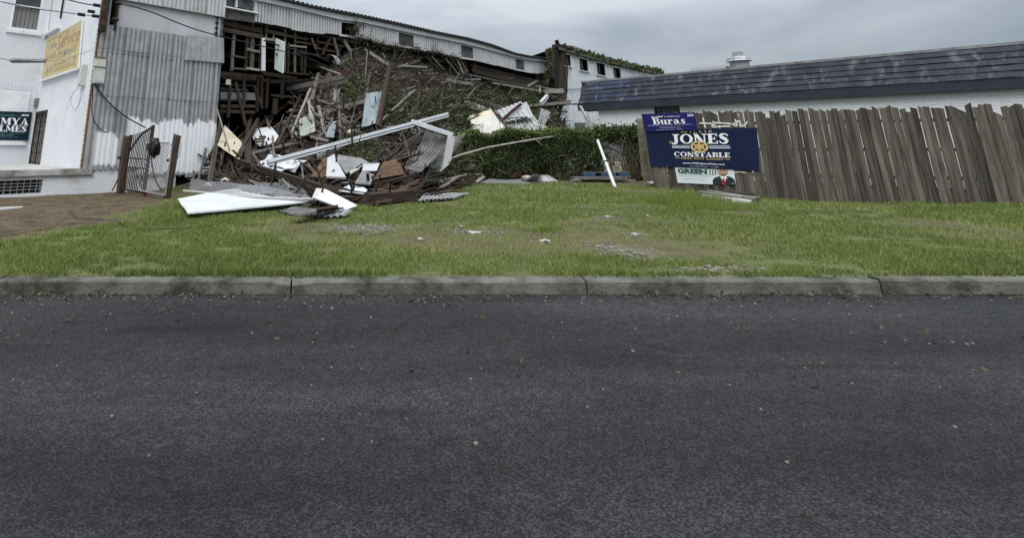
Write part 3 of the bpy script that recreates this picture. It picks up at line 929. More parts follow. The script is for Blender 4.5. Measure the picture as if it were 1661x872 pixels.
# grass blades over the lawn: one object, thinned where the ground is bare
def build_grass():
    tri = []
    tint = []
    bands = [(6.10, 6.3, 9000, 0.09, 0.010), (6.16, 8.5, 135000, 0.058, 0.010), (8.5, 12.5, 140000, 0.065, 0.013), (12.5, 18, 110000, 0.08, 0.018), (18, 26, 60000, 0.10, 0.026)]
    for y0, y1, k, hgt, wid in bands:
        y = rng.uniform(y0, y1, k)
        x = rng.uniform(-1, 1, k)
        x = np.where(x < 0, x * (0.80 * y + 1.5), x * (1.32 * y + 1.5))
        for xx, yy in zip(x, y):
            b, s_ = soil_amount(xx, yy)
            if random.random() < max(b * 0.84, s_ * 0.9):
                continue
            cl = noise.noise((xx * 1.1, yy * 1.1, 4.4))
            cl2 = noise.noise((xx * 3.3, yy * 3.3, 7.4))
            if cl2 + 0.5 * cl < -0.42 and random.random() < 0.7:
                continue
            hh = hgt * random.uniform(0.5, 1.25) * (1 + 0.55 * cl + 0.35 * cl2) * (0.4 if b > 0.8 else 0.6 if b > 0.4 else 1.0)
            a = random.uniform(0, 6.283)
            ln = random.uniform(0.2, 1.3) * hh
            z = ground_z(xx, yy) - 0.01
            ca, sa = math.cos(a), math.sin(a)
            b2 = random.uniform(0, 6.283)
            lx, ly = math.cos(b2) * ln, math.sin(b2) * ln
            tri += [(xx - ca * wid / 2, yy - sa * wid / 2, z), (xx + ca * wid / 2, yy + sa * wid / 2, z), (xx + lx, yy + ly, z + hh)]
            tint.append(0.45 + 0.24 * cl + 0.14 * cl2 + 0.25 * noise.noise((xx * 0.4, yy * 0.55, 12.0)) + random.uniform(-0.28, 0.30) + 0.42 * b + (0.25 if random.random() < 0.05 else 0))
    V = np.array(tri)
    me = quads_mesh('grass', V, 3, np.array(tint))
    me.materials.append(MATS['grass'])
    o = bpy.data.objects.new('grass', me)
    COL.objects.link(o)
    meta(o, 'mown green grass of the open lot', 'grass', kind='stuff')
build_grass()

# ================================================================== WHITE BRICK BUILDING (left)
SW = 7.05                                                  # length of the brick side wall
brick_mat('brick_front', (0.68, 0.71, 0.75), (0.62, 0.65, 0.69), (0.52, 0.55, 0.58), tuple(U))
brick_mat('brick_side', (0.74, 0.77, 0.80), (0.68, 0.71, 0.74), (0.58, 0.60, 0.62), tuple(N))
brick_mat('brick_plinth', (0.68, 0.70, 0.72), (0.60, 0.62, 0.64), (0.26, 0.24, 0.21), tuple(U), dirt_lo=0.5)
DECK = 0.70
bld = thing('brick_building', 'white painted brick building with raised porch and old yellow sign', 'building', W(-0.2, -3.5, 0))
HT = 9.0
# side wall around the grated door opening
ds0, dz1 = sp(78, 178)
ds1 = 6.98
mb = MB()
def side_box(mb, s0, s1, z0, z1, t0=0.0, t1=0.3):
    """block on the brick side wall: s into the building, thickness measured inwards from its face"""
    c = W((t0 + t1) / 2, -(s0 + s1) / 2, (z0 + z1) / 2)
    return mb.box(c, U * (abs(t1 - t0) / 2), N * ((s1 - s0) / 2), Z * ((z1 - z0) / 2))
side_box(mb, 0.13, ds0, 0.0, HT)
side_box(mb, ds0, ds1, dz1, HT)
side_box(mb, ds1, SW + 0.3, 0.0, HT)
side_box(mb, ds0, ds1, 0.0, DECK - 0.02)
mb.build('side_wall', 'brick_side', bld)
mb = MB()
def front_box(mb, u0, u1, z0, z1, t0=0.0, t1=0.3):
    """block on the recessed front wall; thickness measured inwards from its face"""
    c = W((u0 + u1) / 2, -SW - (t0 + t1) / 2, (z0 + z1) / 2)
    return mb.box(c, U * ((u1 - u0) / 2), N * (abs(t1 - t0) / 2), Z * ((z1 - z0) / 2))
def fp(px, py): return wp(px, py, -SW)
u0, zt = fp(24, -40); u1, zb = fp(72, 49)
wu0, wz0 = fp(14, 47); wu1, wz1 = fp(76.5, -30)
vu0, vu1 = wu0 - 2.3, wu0 - 0.42
bz1 = fp(20, 148)[1]
for a, b, c, d in ((-12, vu0, 0, HT), (vu0, vu1, 0, wz0), (vu1, wu0, 0, HT), (wu0, wu1, 0, wz0), (wu1, -0.001, 0, HT), (wu0, wu1, wz1, HT), (vu0, vu1, wz1, HT)):
    front_box(mb, a, b, c, d)
mb.build('front_wall', 'brick_front', bld)
mb = MB()                                                  # rows of header bricks standing proud over the panel bay
k = -4.2
while k < -0.25:
    front_box(mb, k, k + 0.10, bz1 + 0.06, bz1 + 0.29, -0.014, 0.02)
    k += 0.125
mb.build('soldier_course', 'brick_front', bld)
for a, b in ((wu0, wu1), (vu0, vu1)):
    wobj = MB()
    fw = 0.085
    front_box(wobj, a, a + fw, wz0, wz1, 0.0, 0.14); front_box(wobj, b - fw, b, wz0, wz1, 0.0, 0.14)
    zm = lerp(wz0, wz1, 0.46)
    front_box(wobj, a + fw, b - fw, zm - 0.03, zm + 0.03, 0.04, 0.12); front_box(wobj, a + fw, b - fw, wz0, wz0 + 0.09, 0.0, 0.14)
    front_box(wobj, a + fw, b - fw, wz1 - 0.09, wz1, 0.0, 0.14)
    win = wobj.build('window', 'white_paint', bld)
    front_box(MB(), a + fw, b - fw, zm + 0.03, wz1 - 0.09, 0.13, 0.16).build('upper_pane', 'glass_dark', win)
    front_box(MB(), a + fw, b - fw, wz0 + 0.09, zm - 0.03, 0.15, 0.18).build('lower_pane', 'glass_dark', win)
    bl = MB()
    q = a + fw + 0.01
    while q < b - fw - 0.12:
        front_box(bl, q, q + 0.125, wz0 + 0.10, zm - 0.04, 0.142 + random.uniform(0, 0.006), 0.149)
        q += 0.15
    bl.build('vertical_blind', 'blinds', win)
    front_box(MB(), a - 0.08, b + 0.08, wz0 - 0.14, wz0, -0.07, 0.14).build('sill', 'white_paint', win)
# plain rendered bay under the windows where the campaign sign hangs
pz0 = fp(20, 231)[1]
panel_u1 = fp(58, 200)[0]
front_box(MB(), -5.5, -0.28, pz0, bz1, -0.035, 0.0).build('bay_panel', 'white_paint', bld)
front_box(MB(), -5.6, -0.2, pz0 - 0.10, pz0, -0.09, 0.0).build('bay_ledge', 'white_paint', bld)
front_box(MB(), -0.12, -0.02, wz0 - 0.2, HT, -0.06, 0.0).build('pilaster', 'white_paint', bld)
# ledge and rusty drip pipe high on the side wall
s_a, z_a = sp(77, 52); s_b, z_b = sp(100, 35)
side_box(MB(), s_b, SW - 0.02, z_a - 0.2, z_a - 0.12, -0.13, 0.0).build('wall_ledge', 'white_paint', bld)
MB().tube([W(-0.06, -s_b, z_b + 0.1), W(-0.06, -s_b + 0.05, z_b + 0.9), W(-0.06, -s_b, 9)], 0.035).build('drain_pipe', 'dark_iron', bld)
# grated double door
door = MB()
side_box(door, ds0, ds1, DECK, dz1, 0.14, 0.2)
door = door.build('door', 'panel_grey', bld)
g = MB()
for s_ in np.linspace(ds0 + 0.03, ds1 - 0.03, 9):
    side_box(g, s_ - 0.016, s_ + 0.016, DECK, dz1 - 0.02, 0.03, 0.055)
for z_ in np.linspace(DECK + 0.05, dz1 - 0.05, 6):
    side_box(g, ds0 + 0.01, ds1 - 0.01, z_ - 0.014, z_ + 0.014, 0.057, 0.08)
g.build('grate', 'dark_iron', door)
g = MB()
sm = (ds0 + ds1) / 2
for s_ in (ds0 + 0.04, sm, ds1 - 0.04):
    side_box(g, s_ - 0.045, s_ + 0.045, DECK, dz1 - 0.01, 0.0, 0.028)
side_box(g, ds0, ds1, dz1 - 0.09, dz1, -0.01, 0.02)
g.build('door_frame', 'dark_iron', door)
la, lz = sp(60, 166)
side_box(MB(), la - 0.35, la + 0.1, lz - 0.16, lz + 0.14, -0.12, 0.0).build('wall_lamp', 'concrete_dirty', bld)
# bare brick edge beside the metal cladding
q = MB()
z_ = 0.68
i = 0
while z_ < HT:
    w_ = 0.125 if i % 2 else 0.09
    q.box(W(0.02 + 0.05, -0.065 + 0.004 * (i % 3), z_ + 0.033), U * 0.055, N * 0.066, Z * 0.031)
    q.box(W(-0.012, -w_ / 2, z_ + 0.033), U * 0.02, N * (w_ / 2), Z * 0.031)
    z_ += 0.075
    i += 1
q.build('brick_edge', 'old_brick', bld)
# porch: slab with rounded lip, plinth, barred vent
slab_z = DECK - 0.19
v0, vz0 = wp(-30, 319); v1, vz1 = wp(70, 291)
mb = MB()
def wall_box(mb, u0, u1, z0, z1, n0, n1):
    return mb.box(W((u0 + u1) / 2, (n0 + n1) / 2, (z0 + z1) / 2), U * ((u1 - u0) / 2), N * (abs(n1 - n0) / 2), Z * ((z1 - z0) / 2))
wall_box(mb, -12, v0, -0.2, slab_z, -0.4, 0.0)
wall_box(mb, v1, 2.95, -0.2, slab_z, -0.4, 0.0)
wall_box(mb, 0.35, 2.95, slab_z, DECK - 0.03, -0.4, -0.001)
wall_box(mb, v0, v1, vz1, slab_z, -0.4, 0.0)
wall_box(mb, v0, v1, -0.2, vz0 + 0.02, -0.4, 0.0)
mb.build('plinth', 'brick_plinth', bld)
mb = MB()
wall_box(mb, -12, 0.22, slab_z + 0.002, DECK, -SW + 0.001, 0.02)
wall_box(mb, -12, 0.30, slab_z + 0.03, DECK - 0.03, 0.02, 0.05)
mb.build('porch_slab', 'concrete', bld)
mb = MB()
wall_box(mb, -12, 0.34, slab_z + 0.004, slab_z + 0.028, 0.02, 0.062)
mb.build('slab_lip', 'concrete_dirty', bld)
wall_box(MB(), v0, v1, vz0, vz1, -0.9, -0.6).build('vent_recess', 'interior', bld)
g = MB()
for k in np.arange(v0 + 0.02, v1, 0.155):
    wall_box(g, k, k + 0.022, vz0 + 0.02, vz1, -0.09, -0.06)
for z_ in np.linspace(vz0 + 0.12, vz1 - 0.1, 3):
    wall_box(g, v0, v1, z_, z_ + 0.018, -0.058, -0.035)
g.build('vent_grille', 'wire_grey', bld)
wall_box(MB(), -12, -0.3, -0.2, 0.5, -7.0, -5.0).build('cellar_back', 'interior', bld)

# old yellow sign on the side wall
yq = [W(-0.05, -sp(*p)[0], sp(*p)[1]) for p in ((69.5, 131.5), (129, 112), (136, 33), (78.5, 64))]
ys = Sign(yq)
yo = thing('painted_sign', 'faded yellow hand-lettered board on the white brick side wall', 'sign', W(-0.05, -4, 3.8))
mb = MB()
mb.slab(yq, ys.n, 0.05)
yb = mb.build('board', 'yellow_board', yo)
mb = MB()
mb.beam(ys.p(0, -0.012, 0.03), ys.p(1, -0.012, 0.03), 0.07, 0.12)
mb.build('bottom_rail', 'white_paint', yo)
mb = MB()
mb.beam(ys.p(1.012, 0, 0.0), ys.p(1.012, 1, 0.0), 0.05, 0.05, U)
mb.beam(ys.p(-0.012, 0, 0.0), ys.p(-0.012, 1, 0.0), 0.05, 0.05, U)
mb.build('side_rail', 'white_paint', yo)
ys.text('lettering', 'Service', 0.36, 0.95, 0.60, 0.90, 'ink_red', yo, 0.0, 0.06)
ys.text('lettering', 'COMPANY', 0.44, 0.92, 0.38, 0.52, 'ink_blue', yo, 0.01)
ys.faded(0.08, 0.36, 0.68, 0.84, 'ink_blue', yo, 6, seed=3)
ys.faded(0.06, 0.32, 0.10, 0.30, 'ink_blue', yo, 6, seed=4)
ys.faded(0.10, 0.38, 0.42, 0.58, 'ink_brown', yo, 5, seed=5)
ys.faded(0.36, 0.94, 0.22, 0.30, 'ink_brown', yo, 20, seed=6)
ys.rect('rule', 0.36, 0.92, 0.12, 0.14, 'ink_red', yo)
ys.rect('rule', 0.36, 0.92, 0.17, 0.18, 'ink_red', yo)
ys.poly('flourish', [(0.08, 0.90), (0.62, 0.94), (0.62, 0.955), (0.08, 0.92)], 'ink_blue', yo)
ys.poly('flourish', [(0.38, 0.40), (0.395, 0.40), (0.66, 0.95), (0.64, 0.95)], 'ink_brown', yo)

# campaign sign on the bay under the windows
sq = [W(*((lambda a: (a[0], -SW + 0.06, a[1]))(wp(px, py, -SW + 0.06)))) for px, py in ((-47, 226.5), (45.5, 228), (52.5, 182), (-44, 179))]
sg = Sign(sq)
so = thing('campaign_sign', 'dark teal campaign sign with white serif letters on the porch wall', 'sign', sq[0].lerp(sq[1], 0.5))
mb = MB()
mb.slab(sq, sg.n, 0.02)
mb.build('board', 'sign_teal', so)
sg.glyphs('lettering', 'MYA', 0.47, 0.955, 0.53, 0.775, 'print_white', so)
sg.glyphs('lettering', 'LMES', 0.46, 0.945, 0.30, 0.50, 'print_white', so)
sg.text('lettering', 'JUDGE', 0.36, 0.70, 0.81, 0.895, 'print_teal', so, 0.01)
sg.rect('rule', 0.72, 0.80, 0.845, 0.86, 'print_teal', so)
sg.text('lettering', '#66', 0.815, 0.95, 0.84, 0.925, 'print_white', so, 0.02)
sg.text('lettering', 'COURT, SECTION', 0.40, 0.90, 0.225, 0.275, 'print_teal', so)
sg.text('lettering', 'mes.com', 0.45, 0.72, 0.155, 0.20, 'print_teal', so, 0.02)
sg.faded(0.42, 0.80, 0.09, 0.125, 'print_teal', so, 24, seed=7)

# ------------------------------------------------------------------ meter boxes, insulators, wires on the corner
for px, py, hw, hh, m, lab in ((161.5, 103.5, 0.16, 0.19, 'box_cream', 'upper cream meter box on the corner of the metal wall'),
                               (160, 122, 0.16, 0.25, 'box_grey', 'lower pale grey meter box on the corner of the metal wall')):
    u_, z_ = wp(px - 6, py, 0.12)
    t_ = thing('meter_box', lab, 'meter box', W(u_ + 0.12, 0.1, z_ - hh))
    wall_box(MB(), u_ - hw + 0.12, u_ + hw + 0.12, z_ - hh, z_ + hh, 0.035, 0.19).build('case', m, t_)
    wall_box(MB(), u_ - hw + 0.15, u_ + hw + 0.09, z_ - hh + 0.04, z_ + hh - 0.04, 0.19, 0.2).build('lid', m, t_)
    wall_box(MB(), u_ - hw + 0.10, u_ + hw + 0.14, z_ + hh, z_ + hh + 0.025, 0.033, 0.22).build('rain_hood', 'concrete_dirty', t_)
s_, z_ = sp(138, 120)
t_ = thing('breaker_box', 'narrow grey breaker box on the brick side of the corner', 'electric box', W(-0.1, -s_, z_ - 0.5))
side_box(MB(), s_ - 0.19, s_ + 0.19, z_ - 0.40, z_ + 0.28, -0.13, -0.002).build('case', 'box_grey', t_)
side_box(MB(), s_ - 0.16, s_ + 0.16, z_ - 0.36, z_ + 0.24, -0.145, -0.13).build('lid', 'box_grey', t_)
mast = thing('service_mast', 'wooden post with wire insulators at the building corner', 'post', W(0.05, 0.12, 5))
MB().beam(W(0.04, 0.1, 4.9), W(0.10, 0.1, 9), 0.2, 0.2).build('post', 'wood_brown', mast)
MB().beam(W(0.42, 0.1, 5.0), W(0.46, 0.1, 7.5), 0.07, 0.07).build('bracket', 'dark_iron', mast)
for px, py in ((157, 9), (155, 26.5), (148, 19), (132, 24), (192, 5.5), (187, 32)):
    p = wpt(px, py, 0.3)
    MB().tube([p - U * 0.1, p - U * 0.03, p + U * 0.03, p + U * 0.1], 0.055, 8).build('insulator', 'black', mast)
def wire(name, pts, r, m, label, group=None):
    """pts as world points; a smooth line through them"""
    pts = [Vector(p) for p in pts]
    out = []
    for i in range(len(pts) - 1):
        p0, p1, p2, p3 = pts[max(i - 1, 0)], pts[i], pts[i + 1], pts[min(i + 2, len(pts) - 1)]
        for q in range(6):
            t = q / 6
            out.append(0.5 * ((2 * p1) + (p2 - p0) * t + (2 * p0 - 5 * p1 + 4 * p2 - p3) * t * t + (3 * p1 - p0 - 3 * p2 + p3) * t ** 3))
    out.append(pts[-1])
    o = MB().tube(out, r, 5).build(name, m, smooth=True)
    return meta(o, label, 'wire', group)
wire('service_wire', [wpt(192, 5.5, 0.3), wpt(240, 18, 0.9), wpt(300, 42, 1.2), wpt(345, 56, 1.2), wpt(420, 74, 0.8), wpt(500, 95, 0.4), wpt(545, 118, 0.3)], 0.022, 'wire_black', 'long black service wire sagging from the corner post to the rubble')
wire('service_wire', [wpt(428, 66, 0.25), wpt(455, 75, 0.2), wpt(500, 87, 0.2), wpt(530, 97, 0.2)], 0.034, 'wire_black', 'thick black cable in front of the hanging pale door')
wire('overhead_wire', [at(-60, -8, 13), at(0, 3, 14), at(52, 13.5, 15), at(132, 24, 16.5), wpt(157, 27, 0.3)], 0.013, 'wire_black', 'thin overhead wire passing the upper window')
wire('overhead_wire', [at(60, -14, 14), at(110, 0, 15), at(140, 7, 16.3), wpt(158, 9, 0.3)], 0.018, 'wire_black', 'uppermost overhead wire reaching the corner post')
wire('overhead_wire', [at(-60, 84, 12), at(0, 94.5, 13), at(18, 97.5, 13.3), at(75, 99, 14.2), at(105, 95, 15), at(135, 86, 16.4), wpt(152, 80, 0.2)], 0.012, 'wire_light', 'pale overhead wire crossing in front of the yellow sign')
sl = MB().tube([at(18.5, 97, 13.3), at(20, 98.5, 13.3), at(45, 98.5, 13.75), at(72, 98.5, 14.2), at(73.5, 99, 14.2)], 0.06, 8, 1.0).build('splice_sleeve', 'galvanised_dark', smooth=True)
meta(sl, 'thick grey splice sleeve on the pale overhead wire', 'cable splice')
wire('wall_cable', [wpt(153, 134, 0.08), wpt(160, 146, 0.1), wpt(178, 168, 0.14), wpt(205, 190, 0.2), wpt(236, 207, 0.6)], 0.022, 'wire_black', 'thick black cable looping down across the metal wall')
wire('wall_cable', [wpt(151, 134, 0.06), wpt(150, 160, 0.06), wpt(149, 180, 0.06), wpt(155, 200, 0.06), wpt(166, 212, 0.06), wpt(173, 214, 0.06)], 0.013, 'wire_black', 'thin dark cable hanging near the left edge of the metal wall')
wire('wall_cable', [wpt(162, 84, 0.06), wpt(200, 88, 0.06), wpt(240, 93, 0.06), wpt(298, 99, 0.06)], 0.009, 'wire_black', 'thin level wire stapled across the upper metal wall')
wire('loose_wire', [W(-0.17, -s_ + 0.2, z_ - 0.4), W(-0.25, -s_ - 0.3, z_ - 0.8), W(-0.2, -s_ + 0.2, z_ - 1.2), W(-0.2, -s_ + 0.6, z_ - 0.9), W(-0.17, -s_ + 0.3, z_ - 0.5)], 0.011, 'wire_grey', 'tangle of loose thin wire under the breaker box')

# ================================================================== WAREHOUSE (collapsed)
wh = thing('warehouse', 'long metal-clad warehouse with its side wall collapsed and roof sagging', 'building', W(14, -5, 0))
# galvanised sheets with fresh white paint rolled over the lower part
def wall_paint():
    m = MATS['galvanised'].copy()
    m.name = 'galvanised_painted'
    MATS['galvanised_painted'] = m
    nt = m.node_tree
    b = nt.nodes['Principled BSDF']
    src = b.inputs['Base Color'].links[0].from_socket
    geo = nt.nodes.new('ShaderNodeNewGeometry')
    def dot(v, off):
        d = nt.nodes.new('ShaderNodeVectorMath'); d.operation = 'DOT_PRODUCT'; d.inputs[1].default_value = v
        nt.links.new(geo.outputs['Position'], d.inputs[0])
        s_ = nt.nodes.new('ShaderNodeMath'); s_.operation = 'SUBTRACT'; s_.inputs[1].default_value = off
        nt.links.new(d.outputs['Value'], s_.inputs[0])
        return s_.outputs[0]
    uu = dot(tuple(U), C0.dot(U))
    zz = dot((0, 0, 1), 0.0)
    # brush edge: depends on the rib, so neighbouring strokes end at different heights
    cm = nt.nodes.new('ShaderNodeCombineXYZ')
    nt.links.new(uu, cm.inputs['X'])
    zs = nt.nodes.new('ShaderNodeMath'); zs.operation = 'MULTIPLY'; zs.inputs[1].default_value = 0.12
    nt.links.new(zz, zs.inputs[0]); nt.links.new(zs.outputs[0], cm.inputs['Y'])
    nz = nt.nodes.new('ShaderNodeTexNoise'); nz.inputs['Scale'].default_value = 9.0; nz.inputs['Detail'].default_value = 3
    nt.links.new(cm.outputs[0], nz.inputs['Vector'])
    nz2 = nt.nodes.new('ShaderNodeTexNoise'); nz2.inputs['Scale'].default_value = 1.6; nz2.inputs['Detail'].default_value = 2
    nt.links.new(cm.outputs[0], nz2.inputs['Vector'])
    def madd(a, k, c):
        d = nt.nodes.new('ShaderNodeMath'); d.operation = 'MULTIPLY_ADD'; d.inputs[1].default_value = k
        nt.links.new(a, d.inputs[0])
        if isinstance(c, float): d.inputs[2].default_value = c
        else: nt.links.new(c, d.inputs[2])
        return d.outputs[0]
    zj = madd(nz.outputs['Fac'], 0.55, zz)
    zj = madd(nz2.outputs['Fac'], 0.9, zj)                # jittered height
    zk = madd(nz.outputs['Fac'], -0.35, zz)
    def gt(a, v, soft=0.03):
        mr = nt.nodes.new('ShaderNodeMapRange'); mr.inputs[1].default_value = v - soft; mr.inputs[2].default_value = v + soft
        nt.links.new(a, mr.inputs[0]); return mr.outputs[0]
    def mul(a, b_):
        d = nt.nodes.new('ShaderNodeMath'); d.operation = 'MULTIPLY'; nt.links.new(a, d.inputs[0]); nt.links.new(b_, d.inputs[1]); return d.outputs[0]
    def inv(a): return madd(a, -1.0, 1.0)
    def rect(u_lo, u_hi, z_lo, z_hi):
        return mul(mul(gt(uu, u_lo, 0.06), inv(gt(uu, u_hi, 0.04))), mul(gt(zk, z_lo), inv(gt(zj, z_hi))))
    ua, ub = wp(152, 240)[0], wp(191, 240)[0]
    uc = wp(205, 215)[0]
    a = rect(ua, ub, wp(165, 268)[1] - 0.18, wp(170, 217)[1] + 0.72)
    b2 = rect(uc, 9.0, wp(330, 279)[1] - 0.16, wp(290, 198)[1] + 0.74)
    mxx = nt.nodes.new('ShaderNodeMath'); mxx.operation = 'MAXIMUM'
    nt.links.new(a, mxx.inputs[0]); nt.links.new(b2, mxx.inputs[1])
    mx = nt.nodes.new('ShaderNodeMix'); mx.data_type = 'RGBA'
    mx.inputs[7].default_value = (0.80, 0.82, 0.84, 1)
    nt.links.new(mxx.outputs[0], mx.inputs[0]); nt.links.new(src, mx.inputs[6])
    nt.links.new(mx.outputs[2], b.inputs['Base Color'])
    inv_m = inv(mxx.outputs[0])
    nt.links.new(madd(inv_m, 0.25, 0.0), b.inputs['Metallic'])
wall_paint()
UE = 4.30                                                  # right end of the standing clad wall
def clad(parent, m, u0, u1, zb, zt, n, nt=1, name='metal_sheet', pitch=0.150, amp=0.052):
    """one corrugated sheet; zb and zt are heights or functions of u"""
    fb = zb if callable(zb) else (lambda u_: zb)
    ft = zt if callable(zt) else (lambda u_: zt)
    def f(s_, t, off):
        u_ = u0 + s_
        return W(u_, n + off, lerp(fb(u_), ft(u_), t))
    return corrugated(MB(), f, u1 - u0, pitch, amp, nt).build(name, m, parent)
rows = [(0.66, 2.95, 0.0), (2.9, 4.42, 0.012), (4.38, 5.16, 0.024)]
for zi, (z0, z1, off) in enumerate(rows):
    u_ = 0.02
    while u_ < UE - 0.05:
        u2 = min(u_ + 0.81, UE)
        zz0 = z0
        if zi == 0 and u_ > 1.6: zz0 = 0.42
        if zi == 0 and u_ > 2.9: zz0 = 0.34
        clad(wh, 'galvanised_painted', u_, u2, zz0, z1, off + random.uniform(0, 0.006))
        u_ = u2
panel('flat_panel', [W(0.42, 0.02, 5.12), W(2.2, 0.02, 5.12), W(2.2, 0.02, 6.4), W(0.42, 0.02, 6.4)], 'panel_grey', th=0.03, parent=wh)
panel('flat_panel', [W(2.206, 0.02, 5.12), W(4.16, 0.02, 5.12), W(4.16, 0.02, 6.4), W(2.206, 0.02, 6.4)], 'panel_grey', th=0.03, parent=wh)
u_ = 0.30
while u_ < 4.2:
    u2 = min(u_ + 0.81, 4.28)
    clad(wh, 'strip_metal', u_, u2, 6.05, 8.6, 0.10)
    u_ = u2
pq = [wp(*p) for p in ((297, 98), (361.5, 103), (361, 63), (302, 58))]
panel_fn = [W(a, 0.10, b) for a, b in pq]
sheet('patch_sheet', panel_fn, 'galvanised', None, None, parent=wh, pitch=0.20, amp=0.03)
# backing of the standing wall: corner post, floor edge and the room behind
wall_box(MB(), 4.10, UE - 0.01, 0.2, 7.2, -0.22, -0.012).build('end_post', 'wood_grey', wh)
ch = MB()                                                  # short chain of brackets at the end of the flat panels
for z_ in np.linspace(5.22, 6.0, 5):
    wall_box(ch, 3.93, 4.08, z_, z_ + 0.03, 0.03, 0.09)
wall_box(ch, 3.99, 4.02, 5.15, 6.05, 0.03, 0.07)
ch.build('bracket_chain', 'black', wh)
for px, py in ((162, 153.5), (213, 157), (275, 160.5), (333, 164.5), (299, 162)):
    p = wpt(px, py, 0.03)
    MB().box(p, U * 0.028, N * 0.03, Z * 0.028).build('bolt', 'black', wh)

# sagging strip of cladding under the eave, fascia and roof edge: heights read off the photo
TOP = [wp(*p) for p in ((365, -18), (452, 0), (500.6, 12), (565, 24), (597, 30.5), (641.6, 40), (703, 54), (753, 63.6), (792, 74), (830, 88), (859, 93.5), (884, 95.6))]
FAS = [wp(*p) for p in ((365, -9), (412, 1.6), (468.5, 13.6), (550, 33), (580, 36.2), (668.6, 55), (753, 72), (792, 82), (830, 92.5), (859, 98.5), (884, 101))]
BOT = [wp(*p) for p in ((412, 36), (425, 38.5), (484.5, 51), (532.7, 56), (577.7, 62), (624, 73), (672.5, 79.5), (744, 94.4), (769, 98), (836, 114), (860, 118), (884, 120.5))]
def curve(tab):
    return lambda u_: table(tab, u_)[0]
f_top, f_fas, f_bot = curve(TOP), curve(FAS), curve(BOT)
US, UR = wp(413, 20)[0], wp(883.5, 110)[0]
holes = [(wp(551, 47)[0], wp(577, 47)[0], 37, 59, 'hole'), (wp(644, 66)[0], wp(671, 66)[0], 53.5, 78.5, 'board'),
         (wp(745.5, 85)[0], wp(767.5, 85)[0], 74, 96.5, 'board'), (wp(834.5, 105)[0], wp(850, 105)[0], 96.5, 115, 'board')]
edges = sorted([US, UR] + [h for q in holes for h in q[:2]])
for a, b in zip(edges, edges[1:]):
    if any(abs(a - q[0]) < 1e-6 for q in holes):
        continue
    n_ = max(1, round((b - a) / 0.95))
    for i in range(n_):
        u0_, u1_ = lerp(a, b, i / n_), lerp(a, b, (i + 1) / n_)
        jig = random.uniform(-0.03, 0.05)
        clad(wh, 'strip_metal', u0_, u1_, (lambda u_, j=jig: f_bot(u_) + j), (lambda u_: f_fas(u_) - 0.005), random.uniform(0, 0.012))
for a, b, y0, y1, kind in holes:
    zt_ = lambda u_: f_fas(u_) - 0.10
    zb_ = lambda u_: f_bot(u_) + 0.02
    clad(wh, 'strip_metal', a + 0.002, b - 0.002, zt_, (lambda u_: f_fas(u_) - 0.005), 0.004)
    fr = MB()
    for aa, bb in ((W(a, 0.03, zb_(a)), W(a, 0.03, zt_(a))), (W(b, 0.03, zb_(b)), W(b, 0.03, zt_(b))), (W(a - 0.05, 0.035, zb_(a)), W(b + 0.05, 0.035, zb_(b)))):
        fr.beam(aa, bb, 0.09, 0.09)
    fo = fr.build('window_frame', 'strip_metal', wh)
    if kind == 'board':
        panel('shutter', [W(a + 0.03, -0.03, zb_(a) - 0.02), W(b - 0.03, -0.03, zb_(b) - 0.02), W(b - 0.03, -0.03, zt_(b)), W(a + 0.03, -0.03, zt_(a))], 'shutter', th=0.02, parent=fo)
def ribbon_strip(name, fa, fb, n0, n1, m, u0, u1, steps=50):
    """a long sagging board: section from fa(u) (bottom) to fb(u) (top), from n0 to n1"""
    mb = MB()
    for i in range(steps + 1):
        u_ = lerp(u0, u1, i / steps)
        mb.v += [W(u_, n0, fa(u_)), W(u_, n1, fa(u_)), W(u_, n1, fb(u_)), W(u_, n0, fb(u_))]
    for i in range(steps):
        for q in range(4):
            mb.f.append((i * 4 + q, i * 4 + (q + 1) % 4, (i + 1) * 4 + (q + 1) % 4, (i + 1) * 4 + q))
    mb.f += [(3, 2, 1, 0), tuple(steps * 4 + q for q in range(4))]
    return mb.build(name, m, wh)
ribbon_strip('fascia', f_fas, lambda u_: lerp(f_fas(u_), f_top(u_), 0.70), -0.05, 0.16, 'white_paint', 4.3, UR + 0.05)
ribbon_strip('roof_edge', lambda u_: lerp(f_fas(u_), f_top(u_), 0.72), f_top, -0.3, 0.30, 'roof_rib', 4.2, UR + 0.08)
# corrugated roof: rib ends show along the eave
mb = MB()
u_ = 4.25
while u_ < UR:
    z_ = f_top(u_ + 0.1)
    mb.beam(W(u_ + 0.1, 0.32, z_ + 0.02), W(u_ + 0.1, -1.0, z_ - 0.06), 0.07, 0.12)
    u_ += 0.24
mb.build('roof_rib', 'roof_rib', wh)['kind'] = 'stuff'
mb = MB()
steps = 40
for i in range(steps + 1):
    u_ = lerp(-0.2, UR + 0.08, i / steps)
    zt_ = f_top(max(u_, 4.3))
    if u_ < 4.3: zt_ = 8.5
    mb.v += [W(u_, 0.30, zt_), W(u_, -8.0, zt_ - 0.7), W(u_, -16, zt_ - 1.6)]
for i in range(steps):
    for q in range(2):
        mb.f.append((i * 3 + q, (i + 1) * 3 + q, (i + 1) * 3 + q + 1, i * 3 + q + 1))
mb.build('roof', 'roofing', wh)
# room shell: back wall, cross walls, upper floor; all in near darkness
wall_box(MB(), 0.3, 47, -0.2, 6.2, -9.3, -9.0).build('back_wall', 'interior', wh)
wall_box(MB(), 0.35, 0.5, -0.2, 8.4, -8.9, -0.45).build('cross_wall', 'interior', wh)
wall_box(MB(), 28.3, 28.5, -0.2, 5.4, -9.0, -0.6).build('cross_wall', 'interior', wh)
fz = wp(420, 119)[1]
wall_box(MB(), 0.2, 9.6, fz - 0.25, fz - 0.06, -9.0, -0.9).build('upper_floor', 'wood_dark', wh)

